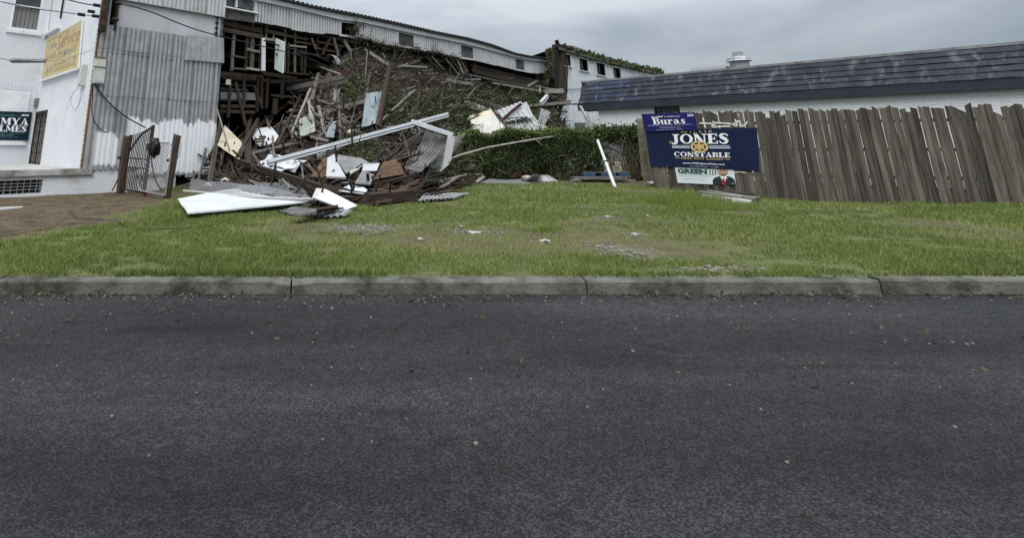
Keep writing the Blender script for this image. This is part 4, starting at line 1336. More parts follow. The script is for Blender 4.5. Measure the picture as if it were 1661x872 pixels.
# exposed framing of the open bay: studs, rails and joists, each its own timber (photo pixels on a plane n)
def timber(name, x0, y0, x1, y1, n, w, t, m, parent=wh, roll=None):
    return board(wpt(x0, y0, n), wpt(x1, y1, n), w * 0.66, t, {'wood_grey': random.choice(('wood_grey', 'wood_brown', 'wood_brown'))}.get(m, m), name, parent=parent, roll=random.uniform(-0.15, 0.15) if roll is None else roll)
wg = [W(*((lambda a: (a[0], 0.03, a[1]))(wp(*p)))) for p in ((358.5, 30), (425, 39), (425, 25), (358.5, 12))]
panel('header_board', wg, 'wood_grey', th=0.08, parent=wh)
for x0, y0, x1, y1 in ((364, 14, 364, -14), (383, 12, 383, -14), (414, 21, 413, -10)):
    timber('window_post', x0, y0, x1, y1, 0.0, 0.13, 0.13, 'white_paint')
timber('window_sill', 364, 12, 416, 22, 0.06, 0.07, 0.16, 'white_paint')
panel('window_pane', [wpt(*p, -0.06) for p in ((384, 12), (412, 19), (412, -8), (384, -14))], 'glass_grey', th=0.02, parent=wh)
panel('window_pane', [wpt(*p, -0.06) for p in ((365, 11), (380, 13), (380, -12), (365, -14))], 'glass_dark', th=0.02, parent=wh)
for x0, y0, x1, y1, w, m in (
        (381, 32, 376, 112, 0.16, 'wood_grey'), (402, 40, 398, 115, 0.15, 'wood_brown'), (423.5, 38, 421.5, 114, 0.17, 'wood_brown'),
        (363, 30, 358, 110, 0.14, 'wood_dark'), (410, 36, 408, 112, 0.24, 'wood_grey'), (432, 45, 431, 62, 0.10, 'wood_grey'),
        (443, 55, 443, 64, 0.08, 'wood_pale'), (462, 48, 461, 116, 0.13, 'wood_grey'), (478.5, 53, 478, 118, 0.12, 'wood_grey'),
        (468, 70, 467, 118, 0.10, 'wood_dark'), (496, 58, 494, 120, 0.13, 'wood_grey'), (515, 62, 514, 92, 0.16, 'wood_grey'), (489, 80, 489, 115, 0.09, 'wood_dark')):
    timber('stud', x0, y0, x1, y1, -0.25, w, 0.09, m)
for x0, y0, x1, y1, w, m in (
        (357, 36, 424, 50, 0.30, 'wood_brown'), (357, 47, 424, 60, 0.26, 'wood_brown'), (401, 80, 421, 84, 0.14, 'wood_pale'), (379, 91, 398, 94, 0.10, 'wood_grey'),
        (400, 111, 421, 114, 0.13, 'wood_pale'), (380, 111, 400, 113, 0.09, 'wood_grey'), (430, 50, 465, 57, 0.22, 'wood_grey'), (462, 58, 500, 64, 0.16, 'wood_grey'),
        (478, 68, 512, 73, 0.12, 'wood_grey'), (470, 74, 497, 77, 0.10, 'wood_pale'), (480, 86, 520, 90, 0.10, 'wood_grey'), (464, 118, 500, 121, 0.12, 'wood_grey'),
        (510, 78, 545, 84, 0.14, 'wood_grey'), (514, 68, 560, 76, 0.12, 'wood_grey')):
    timber('rail', x0, y0, x1, y1, -0.18, w, 0.06, m)
for x0, y0, x1, y1, w, m in (
        (358, 120, 425, 126, 0.26, 'wood_brown'), (360, 127, 430, 131, 0.12, 'wood_dark'), (425, 119, 480, 128, 0.24, 'wood_dark'), (440, 133, 515, 130, 0.22, 'wood_dark'),
        (358, 144, 400, 147, 0.16, 'wood_dark'), (358, 155, 412, 157, 0.42, 'galvanised_dark'), (357, 172, 412, 172, 0.18, 'wood_grey'), (356, 180, 412, 182, 0.20, 'wood_brown'),
        (440, 155, 475, 158, 0.14, 'wood_dark'), (357, 163, 400, 163, 0.10, 'wood_dark'), (360, 137, 410, 139, 0.10, 'wood_dark')):
    timber('joist', x0, y0, x1, y1, -0.6, w, 0.14, m)
for x0, y0, x1, y1, w, m in (
        (374, 124, 370, 190, 0.15, 'wood_brown'), (396, 124, 395, 175, 0.14, 'wood_dark'), (418, 125, 417, 180, 0.12, 'wood_dark'), (424, 125, 424, 170, 0.14, 'wood_brown'),
        (434, 128, 432, 175, 0.12, 'wood_brown'), (458, 128, 457, 160, 0.13, 'wood_dark'), (382, 135, 398, 203, 0.16, 'wood_brown'), (412, 140, 425, 175, 0.10, 'wood_grey'),
        (447, 160, 445, 185, 0.30, 'wood_dark'), (519, 148, 515, 190, 0.14, 'wood_grey'), (528, 145, 526, 185, 0.20, 'wood_dark')):
    timber('post', x0, y0, x1, y1, -0.5, w, 0.12, m)
nz_ = [wpt(*p, -0.2) for p in ((366, 137), (374, 138), (374, 129), (367, 129))]
panel('notice_card', nz_, 'cream_panel', th=0.01, parent=wh)
# broken timbers leaning under the sagging strip
for x0, y0, x1, y1, w, m in (
        (505, 62, 512, 80, 0.12, 'wood_grey'), (536, 60, 524, 88, 0.16, 'wood_grey'), (541, 62, 549, 90, 0.16, 'wood_grey'), (558, 66, 574, 93, 0.24, 'wood_pale'),
        (690, 92, 714, 116, 0.14, 'wood_grey'), (700, 92, 718, 112, 0.09, 'wood_pale'), (722, 95, 744, 122, 0.18, 'wood_grey'), (730, 96, 748, 118, 0.12, 'wood_grey'),
        (742, 98, 750, 118, 0.14, 'wood_pale'), (748, 98, 756, 118, 0.10, 'wood_grey'), (753, 99, 759, 117, 0.10, 'wood_grey'), (668, 88, 668, 116, 0.14, 'wood_dark'),
        (655, 82, 655, 104, 0.14, 'wood_dark'), (640, 78, 639, 100, 0.12, 'wood_grey'), (706, 95, 707, 120, 0.13, 'wood_dark'), (730, 104, 730, 126, 0.15, 'wood_dark'),
        (770, 104, 768, 118, 0.20, 'wood_dark'), (590, 68, 590, 90, 0.12, 'wood_dark'), (612, 74, 612, 95, 0.12, 'wood_dark')):
    timber('stud', x0, y0, x1, y1, -0.1, w, 0.09, m)
for x0, y0, x1, y1, w, m in ((765, 107, 880, 134, 0.30, 'wood_dark'), (765, 113, 850, 133, 0.26, 'wood_grey'), (772, 118, 870, 142, 0.22, 'wood_dark'), (800, 118, 880, 139, 0.2, 'wood_grey'),
                            (640, 86, 745, 104, 0.22, 'wood_dark'), (560, 66, 640, 82, 0.2, 'wood_dark'), (425, 40, 560, 66, 0.2, 'wood_dark'), (640, 98, 700, 108, 0.14, 'wood_grey')):
    timber('joist', x0, y0, x1, y1, -0.3, w, 0.16, m)

# pale door hanging open in its frame
dr = thing('hanging_door', 'pale mint door hanging open in the torn upper floor wall', 'door', wpt(445, 118, 0.1))
a, b, c, d = [wpt(*p, -0.1) for p in ((445, 112.5), (445, 112.5), (447, 62), (447, 62))]
dq = [wpt(445, 112, 0.0), wpt(458, 119, 0.45), wpt(460.5, 68, 0.45), wpt(447, 62, 0.0)]
panel('leaf', dq, 'mint_paint', th=0.05, parent=dr)
MB().beam(wpt(427, 115, -0.05), wpt(427.5, 62, -0.05), 0.14, 0.1).build('jamb', 'white_paint', dr)
MB().beam(wpt(428, 63, -0.05), wpt(447, 66, -0.05), 0.09, 0.1).build('lintel', 'wood_pale', dr)
MB().beam(dq[1] + N * 0.03, dq[2] + N * 0.03, 0.05, 0.04).build('edge_trim', 'white_paint', dr)
MB().tube([wpt(448, 88, 0.05), wpt(449.5, 88, 0.2)], 0.03, 6).build('knob', 'dark_iron', dr)

# ================================================================== FAR END OF THE WAREHOUSE
fe = thing('warehouse_end', 'standing white metal-clad far end of the warehouse, vines on its roof', 'building', W(38, -3, 0))
FT = [wp(*p) for p in ((912, 80.5), (955, 93), (1000, 104), (1040, 113), (1072, 120.5), (1110, 129))]
f_ft = curve(FT)
FW = [(912.5, 925, 88, 108), (938, 953, 95.5, 116), (966, 981, 102.5, 123), (993, 1006, 110, 128)]
fh = []
for x0, x1, y0, y1 in FW:
    a, za = wp(x0, (y0 + y1) / 2); b, zb_ = wp(x1, (y0 + y1) / 2)
    fh.append((a, b, wp((x0 + x1) / 2, y1)[1], wp((x0 + x1) / 2, y0)[1]))
FL = [(wp(908, 214)[0], -0.2), (wp(912, 165)[0], 4.2)]
u_torn = lambda z: lerp(wp(907.5, 214)[0], wp(921, 100)[0], min(1, max(0, z / 6.9)))
def torn_sheet(u0, u1, zb, zt, first=False):
    def f(s_, t, off):
        u_ = u0 + s_
        z_ = lerp(zb if not callable(zb) else zb(u_), zt if not callable(zt) else zt(u_), t)
        if first:
            u_ = max(u_, u_torn(z_) + 0.06 * math.sin(z_ * 5))
        return W(u_, off, z_)
    return corrugated(MB(), f, u1 - u0, 0.30, 0.04, 12 if first else 1).build('metal_sheet', 'far_metal', fe)
ua = wp(907, 210)[0]
cuts = sorted([ua, ua + 2.0, 62.0] + [v for h in fh for v in h[:2]])
u_ = cuts[0]
seg = []
for a, b in zip(cuts, cuts[1:]):
    n_ = max(1, round((b - a) / 1.4))
    for i in range(n_):
        seg.append((lerp(a, b, i / n_), lerp(a, b, (i + 1) / n_)))
for a, b in seg:
    hole = [h for h in fh if h[0] - 1e-4 <= a and b <= h[1] + 1e-4]
    first = a < ua + 2.0
    if hole:
        torn_sheet(a, b, -0.2, hole[0][2], first)
        torn_sheet(a, b, hole[0][3], f_ft, False)
    else:
        torn_sheet(a, b, -0.2, f_ft, first)
for i, (a, b, z0, z1) in enumerate(fh):
    fr = MB()
    for aa, bb in ((W(a, 0.05, z0), W(a, 0.05, z1)), (W(b, 0.05, z0), W(b, 0.05, z1)), (W(a - 0.1, 0.06, z0), W(b + 0.1, 0.06, z0)), (W(a, 0.05, z1), W(b, 0.05, z1))):
        fr.beam(aa, bb, 0.07, 0.12)
    fr = fr.build('window_frame', 'far_metal', fe)
    panel('pane', [W(a + 0.05, -0.15, z0), W(lerp(a, b, 0.5), -0.15, z0), W(lerp(a, b, 0.5), -0.15, z1), W(a + 0.05, -0.15, z1)], 'glass_grey' if i in (0, 3) else 'glass_dark', th=0.02, parent=fr)
    MB().beam(W(lerp(a, b, 0.55), -0.1, z0), W(lerp(a, b, 0.5), -0.1, z1), 0.08, 0.06).build('mullion', 'wood_grey', fr)
    if i in (1, 2):
        MB().beam(W(lerp(a, b, 0.25), -0.08, z1 - 0.1), W(lerp(a, b, 0.62 - 0.3 * (i - 1)), -0.08, z0 + 0.05), 0.09, 0.04).build('broken_slat', 'wood_grey', fr)
mb = MB()
for i in range(21):
    u_ = lerp(ua + 0.4, 62, i / 20)
    mb.v += [W(u_, 0.25, f_ft(u_) - 0.16), W(u_, 0.25, f_ft(u_) + 0.03), W(u_, -7, f_ft(u_) - 1.3), W(u_, -14, f_ft(u_) - 2.7), W(u_, -14, f_ft(u_) - 2.9)]
for i in range(20):
    for q in range(4):
        mb.f.append((i * 5 + q, (i + 1) * 5 + q, (i + 1) * 5 + q + 1, i * 5 + q + 1))
mb.build('roof', 'roofing', fe)
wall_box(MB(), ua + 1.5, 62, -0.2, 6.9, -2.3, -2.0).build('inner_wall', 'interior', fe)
# torn timber stack at the broken end
for x0, y0, x1, y1, w, m in ((904, 74, 904, 150, 0.50, 'charred'), (911, 79, 910, 148, 0.42, 'charred'), (898, 81, 899, 146, 0.40, 'charred'), (908, 84, 904, 205, 0.5, 'wood_dark'), (915.5, 92, 912, 140, 0.28, 'charred'), (901, 75, 897, 118, 0.22, 'charred'), (908, 74, 913, 112, 0.2, 'wood_dark'),
                            (897, 160, 905, 210, 0.35, 'wood_grey'), (891, 158, 899, 212, 0.3, 'wood_dark'), (903, 140, 908, 208, 0.45, 'wood_dark'), (914, 108, 910, 165, 0.3, 'wood_dark'), (894, 84, 893, 128, 0.35, 'wood_dark')):
    board(wpt(x0, y0, -0.1), wpt(x1, y1, -0.1), w, random.uniform(0.3, 0.6), m, 'end_timber', parent=fe, roll=random.uniform(-0.3, 0.3))
board(wpt(902.5, 66, -0.1), wpt(908, 85, -0.1), 0.24, 0.25, 'charred', 'end_timber', parent=fe)
board(wpt(887, 148, 0.6), wpt(911, 147.5, 0.6), 0.34, 0.3, 'wood_pale', 'end_timber', parent=fe, roll=math.pi / 2)
wire('wall_wire', [wpt(912, 144, 0.1), wpt(928, 145, 0.1), wpt(945, 144, 0.1)], 0.02, 'wire_black', 'dark wire running level across the far white metal wall')

# ================================================================== MANSARD BUILDING (right)
V = Vector((math.cos(AZ), -math.sin(AZ), 0))              # along its front, nearer to the right
E0 = at(939, 179, 28.0)                                    # left end of the eave
EZ = E0.z
E0 = Vector((E0.x, E0.y, 0))
FN = Vector((-math.sin(AZ), -math.cos(AZ), 0))            # out of its front
def mp(t, n, z): return E0 + V * t + FN * n + Z * z
mz = thing('mansard_building', 'low white brick building with a steep dark tiled roof edge', 'building', mp(10, -3, 0))
brick_mat('brick_right', (0.78, 0.79, 0.80), (0.60, 0.61, 0.62), (0.62, 0.63, 0.63), tuple(V), bh=0.11, bw=0.32)
LEN = 24.0
def mbox(mb, t0, t1, z0, z1, n0, n1):
    return mb.box(mp((t0 + t1) / 2, (n0 + n1) / 2, (z0 + z1) / 2), V * ((t1 - t0) / 2), FN * (abs(n1 - n0) / 2), Z * ((z1 - z0) / 2))
def mt(px, py, n=0.0):
    p = onplane(px, py, E0 + FN * n, FN)
    return (p - E0).dot(V), p.z
wt0 = mt(1061, 180, -0.22)[0]; wt1 = mt(1103, 180, -0.22)[0]
wzb = 1.9
mb = MB()
WN = -0.22
mbox(mb, 0.9, wt0, 0, EZ - 0.02, WN - 0.3, WN)
mbox(mb, wt0, wt1, 0, wzb, WN - 0.3, WN)
mbox(mb, wt1, LEN, 0, EZ - 0.02, WN - 0.3, WN)
mbox(mb, 0.9, 1.2, 0, EZ - 0.03, -9, WN - 0.301)
mb.build('front_wall', 'brick_right', mz)
wo = mbox(MB(), wt0, wt1, wzb, EZ - 0.05, WN - 0.25, WN - 0.2).build('window', 'glass_dark', mz)
g = MB()
for t in np.arange(wt0, wt1, 0.2):
    mbox(g, t, t + 0.03, wzb, EZ - 0.06, WN - 0.1, WN - 0.07)
g.build('window_bar', 'dark_iron', wo)
RZ = at(945, 133, 28.0).z
ROWS = 5
mb = MB()
mbox(mb, -0.05, LEN + 0.3, EZ - 0.02, EZ + 0.34, -1.2, 0.0)
mb.build('eave_fascia', 'roof_dark', mz)
# five overlapping courses of tiles, each tile its own piece
zlo, zhi = EZ + 0.34, RZ
TILES = {}
def tile_mesh(k, m):
    if (k, m) not in TILES:
        r = random.Random(k)
        hh = (zhi - zlo) / ROWS
        t = MB()
        w2 = 0.385
        lean = 0.16
        a = [Vector((0, 0, 0)), Vector((2 * w2, 0, r.uniform(-0.01, 0.01))), Vector((2 * w2, -lean, hh * 1.08)), Vector((0, -lean, hh * 1.08))]
        t.slab(a, Vector((0, 1, 0)), 0.07)
        me = bpy.data.meshes.new('roof_tile')
        me.from_pydata([tuple(v) for v in t.v], [], t.f)
        me.materials.append(MATS[m])
        TILES[(k, m)] = me
    return TILES[(k, m)]
RX = Matrix((V, FN, Z)).transposed()
cnt = 0
for r in range(ROWS):
    t = 0.0 + 0.06 * r
    while t < LEN and cnt < 300:
        zb_ = lerp(zlo, zhi, r / ROWS)
        blue = 0.2 < t < 2.4 and random.random() < 0.6
        o = bpy.data.objects.new('roof_tile', tile_mesh(random.randrange(5), 'roof_tile_blue' if blue else 'roof_tile'))
        COL.objects.link(o)
        o.parent = mz
        M4 = RX.to_4x4()
        M4.translation = mp(t, 0.02 - 0.11 * r + random.uniform(-0.006, 0.006), zb_) - ORG[mz]
        o.matrix_local = M4
        t += 0.773
        cnt += 1
mb = MB()
back = -0.11 * ROWS - 0.09
mb.add([mp(0.0, -0.08, zlo), mp(LEN, -0.08, zlo), mp(LEN, back, zhi - 0.02), mp(0.0, back, zhi - 0.02), mp(0.0, -9, zhi - 0.02), mp(LEN, -9, zhi - 0.02), mp(0.0, -9, zlo), mp(LEN, -9, zlo)],
       [(0, 1, 2, 3), (3, 2, 5, 4), (0, 3, 4, 6)])
mb.build('roof_deck', 'roof_dark', mz)
mb = MB()
mbox(mb, -0.02, LEN + 0.1, zhi - 0.03, zhi + 0.07, back - 0.06, back + 0.12)
mb.build('roof_cap', 'galvanised_dark', mz)
vt = thing('roof_vent', 'round metal exhaust fan on the flat roof, right', 'roof vent', at(1195, 110, 27))
vp = at(1200, 108, 27)
MB().tube([vp - Z * 0.3, vp + Z * 0.25], 0.42, 14).build('base', 'galvanised', vt)
MB().tube([vp + Z * 0.25, vp + Z * 0.30, vp + Z * 0.42, vp + Z * 0.46], 0.56, 14, 0.85).build('hood', 'galvanised', vt)
MB().tube([vp + Z * 0.46, vp + Z * 0.72], 0.24, 10).build('cap', 'galvanised', vt)
mb = MB()
mb.box(vp - V * 1.3 - Z * 0.1, V * 0.8, FN * 0.5, Z * 0.16)
meta(mb.build('roof_hatch', 'panel_grey'), 'low pale box on the flat roof beside the fan', 'roof hatch')

# ================================================================== BOARD FENCE AND ITS SIGNS (right)
FA = Vector((9.95, 19.8, 0))
FD = Vector((2.3, -1.2, 0)).normalized()
FO = Vector((FD.y, -FD.x, 0))
if FO.y > 0: FO = -FO
def fq(px, py, off=0.0): return onplane(px, py, FA + FO * off, FO)
fence = thing('board_fence', 'weathered grey-brown board fence carrying campaign signs', 'fence', FA + FD * 5)
PL = {}
def plank_mesh(k):
    if k not in PL:
        r = random.Random(k + 40)
        t = MB()
        w2, hh = 0.0715, 1.0
        top = r.uniform(-0.02, 0.02)
        vs = []
        for i in range(6):
            z_ = i / 5 * hh
            dx, dy = r.uniform(-0.004, 0.004), r.uniform(-0.008, 0.008)
            for x_, y_ in ((-w2, -0.011), (w2, -0.011), (w2, 0.011), (-w2, 0.011)):
                vs.append((x_ + dx, y_ + dy, z_ + (top * (1 if x_ > 0 else -1) if i == 5 else 0)))
        fs = [(i * 4 + q, i * 4 + (q + 1) % 4, (i + 1) * 4 + (q + 1) % 4, (i + 1) * 4 + q) for i in range(5) for q in range(4)]
        fs += [(3, 2, 1, 0), (20, 21, 22, 23)]
        me = bpy.data.meshes.new('plank')
        me.from_pydata(vs, [], fs)
        me.materials.append(MATS['wood_fence'])
        PL[k] = me
    return PL[k]
RF = Matrix((FD, -FO, Z)).transposed()
d_ = 0.0
i = 0
while d_ < 14.0:
    p = FA + FD * d_
    zg = ground_z(p.x, p.y) - 0.08
    zt_ = 2.49 + random.uniform(-0.05, 0.05) - (random.uniform(0.05, 0.22) if random.random() < 0.13 else 0)
    o = bpy.data.objects.new('plank', plank_mesh(random.randrange(9)))
    COL.objects.link(o)
    o.parent = fence
    M4 = RF.to_4x4() @ Matrix.Rotation(random.uniform(-0.008, 0.008), 4, 'Y') @ Matrix.Diagonal((random.uniform(0.985, 1.04), 1, zt_ - zg, 1))
    M4.translation = p + Z * zg + FO * ((0.012 if i % 2 else -0.012) + random.uniform(-0.006, 0.006)) - ORG[fence]
    o.matrix_local = M4
    d_ += 0.146
    i += 1
for z_ in (0.45, 1.25, 2.1):
    MB().beam(FA - FO * 0.05 + Z * z_, FA + FD * 14 - FO * 0.05 + Z * z_, 0.09, 0.05).build('rail', 'wood_fence', fence)
for d_ in np.arange(0.1, 14, 2.4):
    p = FA + FD * d_ - FO * 0.13
    MB().beam(p - Z * 0.4, p + Z * 2.4, 0.1, 0.1).build('post', 'wood_fence', fence)
# chalky painted scrawl over the boards above the signs
def scrawl(parent, pts, w, m, off=0.03):
    mb = MB()
    for (x, y), (x2, y2) in zip(pts, pts[1:]):
        a, b = fq(x, y, off), fq(x2, y2, off)
        d = (b - a).normalized()
        s_ = d.cross(FO) * (w / 2)
        mb.add([a - s_ - d * w * 0.2, a + s_ - d * w * 0.2, b + s_ + d * w * 0.2, b - s_ + d * w * 0.2], [(0, 1, 2, 3)])
    return mb.build('painted_scrawl', m, parent)
scrawl(fence, [(1130, 200.2), (1142, 199.8), (1156, 200.6)], 0.05, 'chalk', 0.028)
scrawl(fence, [(1140.6, 191.5), (1141.5, 198), (1143, 203), (1144, 207)], 0.05, 'chalk', 0.031)
scrawl(fence, [(1156, 197.3), (1160, 199), (1172, 199.8), (1186, 200.8)], 0.05, 'chalk', 0.034)
scrawl(fence, [(1160, 201.5), (1155, 203.5), (1156, 206), (1170, 205), (1184, 204.4)], 0.05, 'chalk', 0.037)
scrawl(fence, [(1197.4, 185), (1196.2, 191)], 0.04, 'chalk', 0.030)
scrawl(fence, [(1192.5, 194), (1195, 199), (1195, 204), (1191, 204), (1188.5, 201.5), (1193, 199.5), (1198, 196)], 0.05, 'chalk', 0.040)
scrawl(fence, [(1198, 196), (1201, 200), (1200, 205), (1206, 204), (1212, 198)], 0.05, 'chalk', 0.043)
scrawl(fence, [(1192, 279.5), (1200, 278.6), (1210, 280)], 0.035, 'chalk', 0.031)

def sign_on_fence(name, corners, off, m, label, th=0.012):
    q = [fq(x, y, off) for x, y in corners]
    s_ = Sign(q)
    t_ = thing(name, label, 'sign', q[0].lerp(q[1], 0.5))
    mb = MB()
    mb.slab(q, s_.n, th)
    mb.build('board', m, t_)
    return s_, t_
s2, o2 = sign_on_fence('campaign_sign', ((1055.5, 269), (1232, 277), (1228, 207), (1046.8, 211.6)), 0.065, 'sign_navy', 'large navy campaign sign with round gold badge on the board fence')
s2.text('lettering', 'W I L L I E', 0.325, 0.612, 0.908, 0.962, 'print_gold', o2, 0.012)
s2.glyphs('lettering', 'JONES', 0.235, 0.755, 0.625, 0.875, 'print_white', o2)
for a, b in ((0.235, 0.405), (0.575, 0.76)):
    s2.rect('bar', a, b, 0.563, 0.580, 'print_soft', o2)
    s2.rect('bar', a, b, 0.505, 0.545, 'print_soft', o2)
s2.glyphs('lettering', 'CONSTABLE', 0.245, 0.755, 0.285, 0.405, 'print_white', o2)
s2.text('lettering', 'FIRST CITY COURT', 0.305, 0.695, 0.215, 0.262, 'print_gold', o2, 0.01)
s2.rect('bar', 0.250, 0.292, 0.235, 0.247, 'print_gold', o2)
s2.rect('bar', 0.708, 0.752, 0.235, 0.247, 'print_gold', o2)
s2.text('lettering', 'www.WillieJonesNola.com', 0.315, 0.70, 0.082, 0.140, 'print_white', o2, 0.012)
s2.faded(0.385, 0.645, 0.030, 0.055, 'print_soft', o2, 30, seed=8)
def disc(s_, cx, cy, rx, ry, m, parent, off, name='badge', n_=28, star=None):
    pts = []
    for i in range(n_ if not star else star * 2):
        k = n_ if not star else star * 2
        a = i / k * 2 * math.pi + math.pi / 2
        r = 1.0 if not star or i % 2 == 0 else 0.58
        pts.append((cx + rx * r * math.cos(a), cy + ry * r * math.sin(a)))
    return s_.poly(name, pts, m, parent, off)
disc(s2, 0.487, 0.545, 0.088, 0.165, 'sign_navy', o2, 0.008)
disc(s2, 0.487, 0.545, 0.081, 0.150, 'print_gold', o2, 0.009)
disc(s2, 0.487, 0.545, 0.060, 0.112, 'sign_navy', o2, 0.010)
disc(s2, 0.487, 0.545, 0.062, 0.115, 'print_gold', o2, 0.011, star=6)
disc(s2, 0.487, 0.545, 0.026, 0.048, 'sign_navy', o2, 0.012)
disc(s2, 0.487, 0.545, 0.022, 0.041, 'print_gold', o2, 0.013)
for p0 in ((0.225, 0.655),):
    mb = MB()
    for q in ring(0.228, 0.66, 0.014, 0.035, 0.009, 0.024, 20, 330):
        mb.add([s2.p(x, y, 0.0075) for x, y in q], [(0, 1, 2, 3)])
    mb.build('flourish', 'print_gold', o2)

s1, o1 = sign_on_fence('campaign_sign', ((1047.3, 213.5), (1131.3, 210.8), (1126.2, 181.6), (1040, 185.2)), 0.11, 'sign_violet', 'small violet-blue campaign sign tilted over the navy sign')
s1.glyphs('lettering', 'Buras', 0.185, 0.815, 0.385, 0.735, 'print_white', o1)
s1.text('lettering', 'Re-elect', 0.175, 0.395, 0.735, 0.845, 'print_white', o1, 0.02, 0.02, rise=0.04)
s1.text('lettering', 'CAMILLE', 0.425, 0.715, 0.760, 0.835, 'print_soft', o1, 0.02)
s1.text('lettering', 'VOTE', 0.855, 0.965, 0.895, 0.955, 'print_soft', o1, 0.02)
s1.text('lettering', '#68', 0.860, 0.975, 0.755, 0.865, 'print_white', o1, 0.02)
s1.text('lettering', 'JUDGE, CRIMINAL DISTRICT COURT, SECTION H', 0.075, 0.925, 0.285, 0.345, 'print_soft', o1, 0.01)
s1.text('lettering', 'reelectJudgeBuras.com', 0.285, 0.695, 0.155, 0.215, 'print_soft', o1, 0.02)
s1.faded(0.225, 0.755, 0.055, 0.095, 'print_soft', o1, 30, seed=9)

s3, o3 = sign_on_fence('campaign_sign', ((1099.5, 296.5), (1193.6, 300.6), (1189.8, 268), (1093.5, 265.5)), 0.04, 'sign_white', 'white campaign sign with portrait of a man in suit')
s3.text('lettering', 'GREEN', 0.035, 0.545, 0.50, 0.755, 'print_green', o3, 0.055)
s3.text('lettering', 'III', 0.585, 0.695, 0.49, 0.715, 'print_green', o3)
s3.rect('bar', 0.035, 0.66, 0.455, 0.465, 'print_teal', o3)
s3.text('lettering', 'State Representative, District', 0.045, 0.57, 0.345, 0.425, 'print_soft', o3, 0.005)
s3.faded(0.10, 0.545, 0.20, 0.265, 'print_soft', o3, 22, seed=10)
s3.faded(0.14, 0.36, 0.775, 0.83, 'print_soft', o3, 8, seed=11)
s3.poly('portrait_suit', [(0.615, 0.0), (0.622, 0.22), (0.655, 0.33), (0.735, 0.42), (0.80, 0.44), (0.87, 0.46), (0.955, 0.38), (0.99, 0.26), (0.999, 0.0)], 'print_suit', o3, 0.006)
s3.poly('portrait_shirt', [(0.80, 0.05), (0.758, 0.42), (0.775, 0.47), (0.85, 0.50), (0.872, 0.47), (0.83, 0.18)], 'print_white', o3, 0.007)
s3.poly('portrait_tie', [(0.775, 0.0), (0.783, 0.22), (0.795, 0.33), (0.825, 0.33), (0.822, 0.24), (0.845, 0.0)], 'print_red', o3, 0.008)
s3.poly('portrait_neck', [(0.775, 0.47), (0.82, 0.40), (0.856, 0.50), (0.85, 0.62), (0.77, 0.62)], 'print_skin', o3, 0.0075)
disc(s3, 0.808, 0.70, 0.088, 0.27, 'print_skin', o3, 0.009, 'portrait_face')
for cx in (0.775, 0.842):
    disc(s3, cx, 0.715, 0.016, 0.020, 'print_hair', o3, 0.010, 'portrait_eye', 10)
s3.rect('portrait_brow', 0.755, 0.795, 0.755, 0.775, 'print_hair', o3, 0.0102)
s3.rect('portrait_brow', 0.825, 0.862, 0.755, 0.775, 'print_hair', o3, 0.0102)
s3.poly('portrait_nose', [(0.798, 0.62), (0.822, 0.62), (0.812, 0.70)], 'ink_brown', o3, 0.0101)
s3.rect('portrait_mouth', 0.785, 0.832, 0.565, 0.585, 'print_red', o3, 0.010)
s3.poly('portrait_beard', [(0.735, 0.60), (0.775, 0.49), (0.81, 0.44), (0.85, 0.49), (0.885, 0.62), (0.85, 0.54), (0.81, 0.505), (0.765, 0.54)], 'print_hair', o3, 0.0105)
s3.poly('portrait_hair', [(0.715, 0.72), (0.735, 0.90), (0.80, 0.96), (0.87, 0.92), (0.90, 0.74), (0.905, 1.0), (0.72, 1.0)], 'print_hair', o3, 0.0107)
s3.rect('lapel_pin', 0.865, 0.872, 0.30, 0.36, 'print_white', o3, 0.0085)
s3.rect('pocket_square', 0.945, 0.965, 0.07, 0.10, 'print_white', o3, 0.0085)

pq = [at(x, y, 20.3) for x, y in ((1041.5, 287), (1056, 300), (1046, 192), (1033, 192))]
panel('plywood_hoarding', pq, 'plywood_old', 'narrow tan plywood sheet closing the gap left of the board fence', 'plywood', th=0.03)
# planks and a slab lying at the foot of the fence
for i, (x0, y0, x1, y1, w, m, lab) in enumerate((
        (1137, 318.5, 1205, 324, 0.14, 'wood_pale', 'upper pale plank lying at the foot of the board fence'),
        (1150, 314, 1230, 328, 0.12, 'wood_pale', 'long pale plank slanting at the foot of the fence'),
        (1186, 319, 1222, 312, 0.12, 'wood_grey', 'short grey plank propped against the foot of the fence'))):
    a, b = gnd(x0, y0), gnd(x1, y1)
    for q in (a, b): q.z = ground_z(q.x, q.y) + 0.06 + 0.03 * i
    board(a, b, w, 0.05, m, 'plank', lab, 'plank', roll=0.2)
sl = [gnd(*p) for p in ((1135, 325), (1215, 331), (1225, 323), (1140, 319))]
for q in sl: q.z = ground_z(q.x, q.y) + 0.05
panel('concrete_slab', sl, 'concrete', 'flat pale concrete slab below the planks at the fence', 'slab', th=0.12)

# ================================================================== GATES AND POSTS BY THE BRICK BUILDING (left)
G1, G2 = gnd(194.5, 313), gnd(270, 322)
GD = (G2 - G1).normalized()
GN = Vector((GD.y, -GD.x, 0))
if GN.y > 0: GN = -GN
def gp(px, py, off=0.0): return onplane(px, py, G1 + GN * off, GN)
def gate_post(x0, y0, x1, y1, w, m, lab):
    a, b = gp(x1, y1), gp(x0, y0)
    a = a - (b - a).normalized() * 0.15
    t_ = thing('gate_post', lab, 'post', a)
    board(a, b, w, w, m, 'timber', parent=t_, roll=0.0, k=3)
    MB().beam(a.lerp(b, 0.62) + GN * (w / 2 + 0.01), a.lerp(b, 0.66) + GN * (w / 2 + 0.01), 0.02, w + 0.05).build('strap', 'dark_iron', t_)
    return t_
mat('wood_post', (0.040, 0.028, 0.021), (0.105, 0.080, 0.062), 1.0, (4, 4, 4), rough=0.95, bump=0.5, bscale=5)
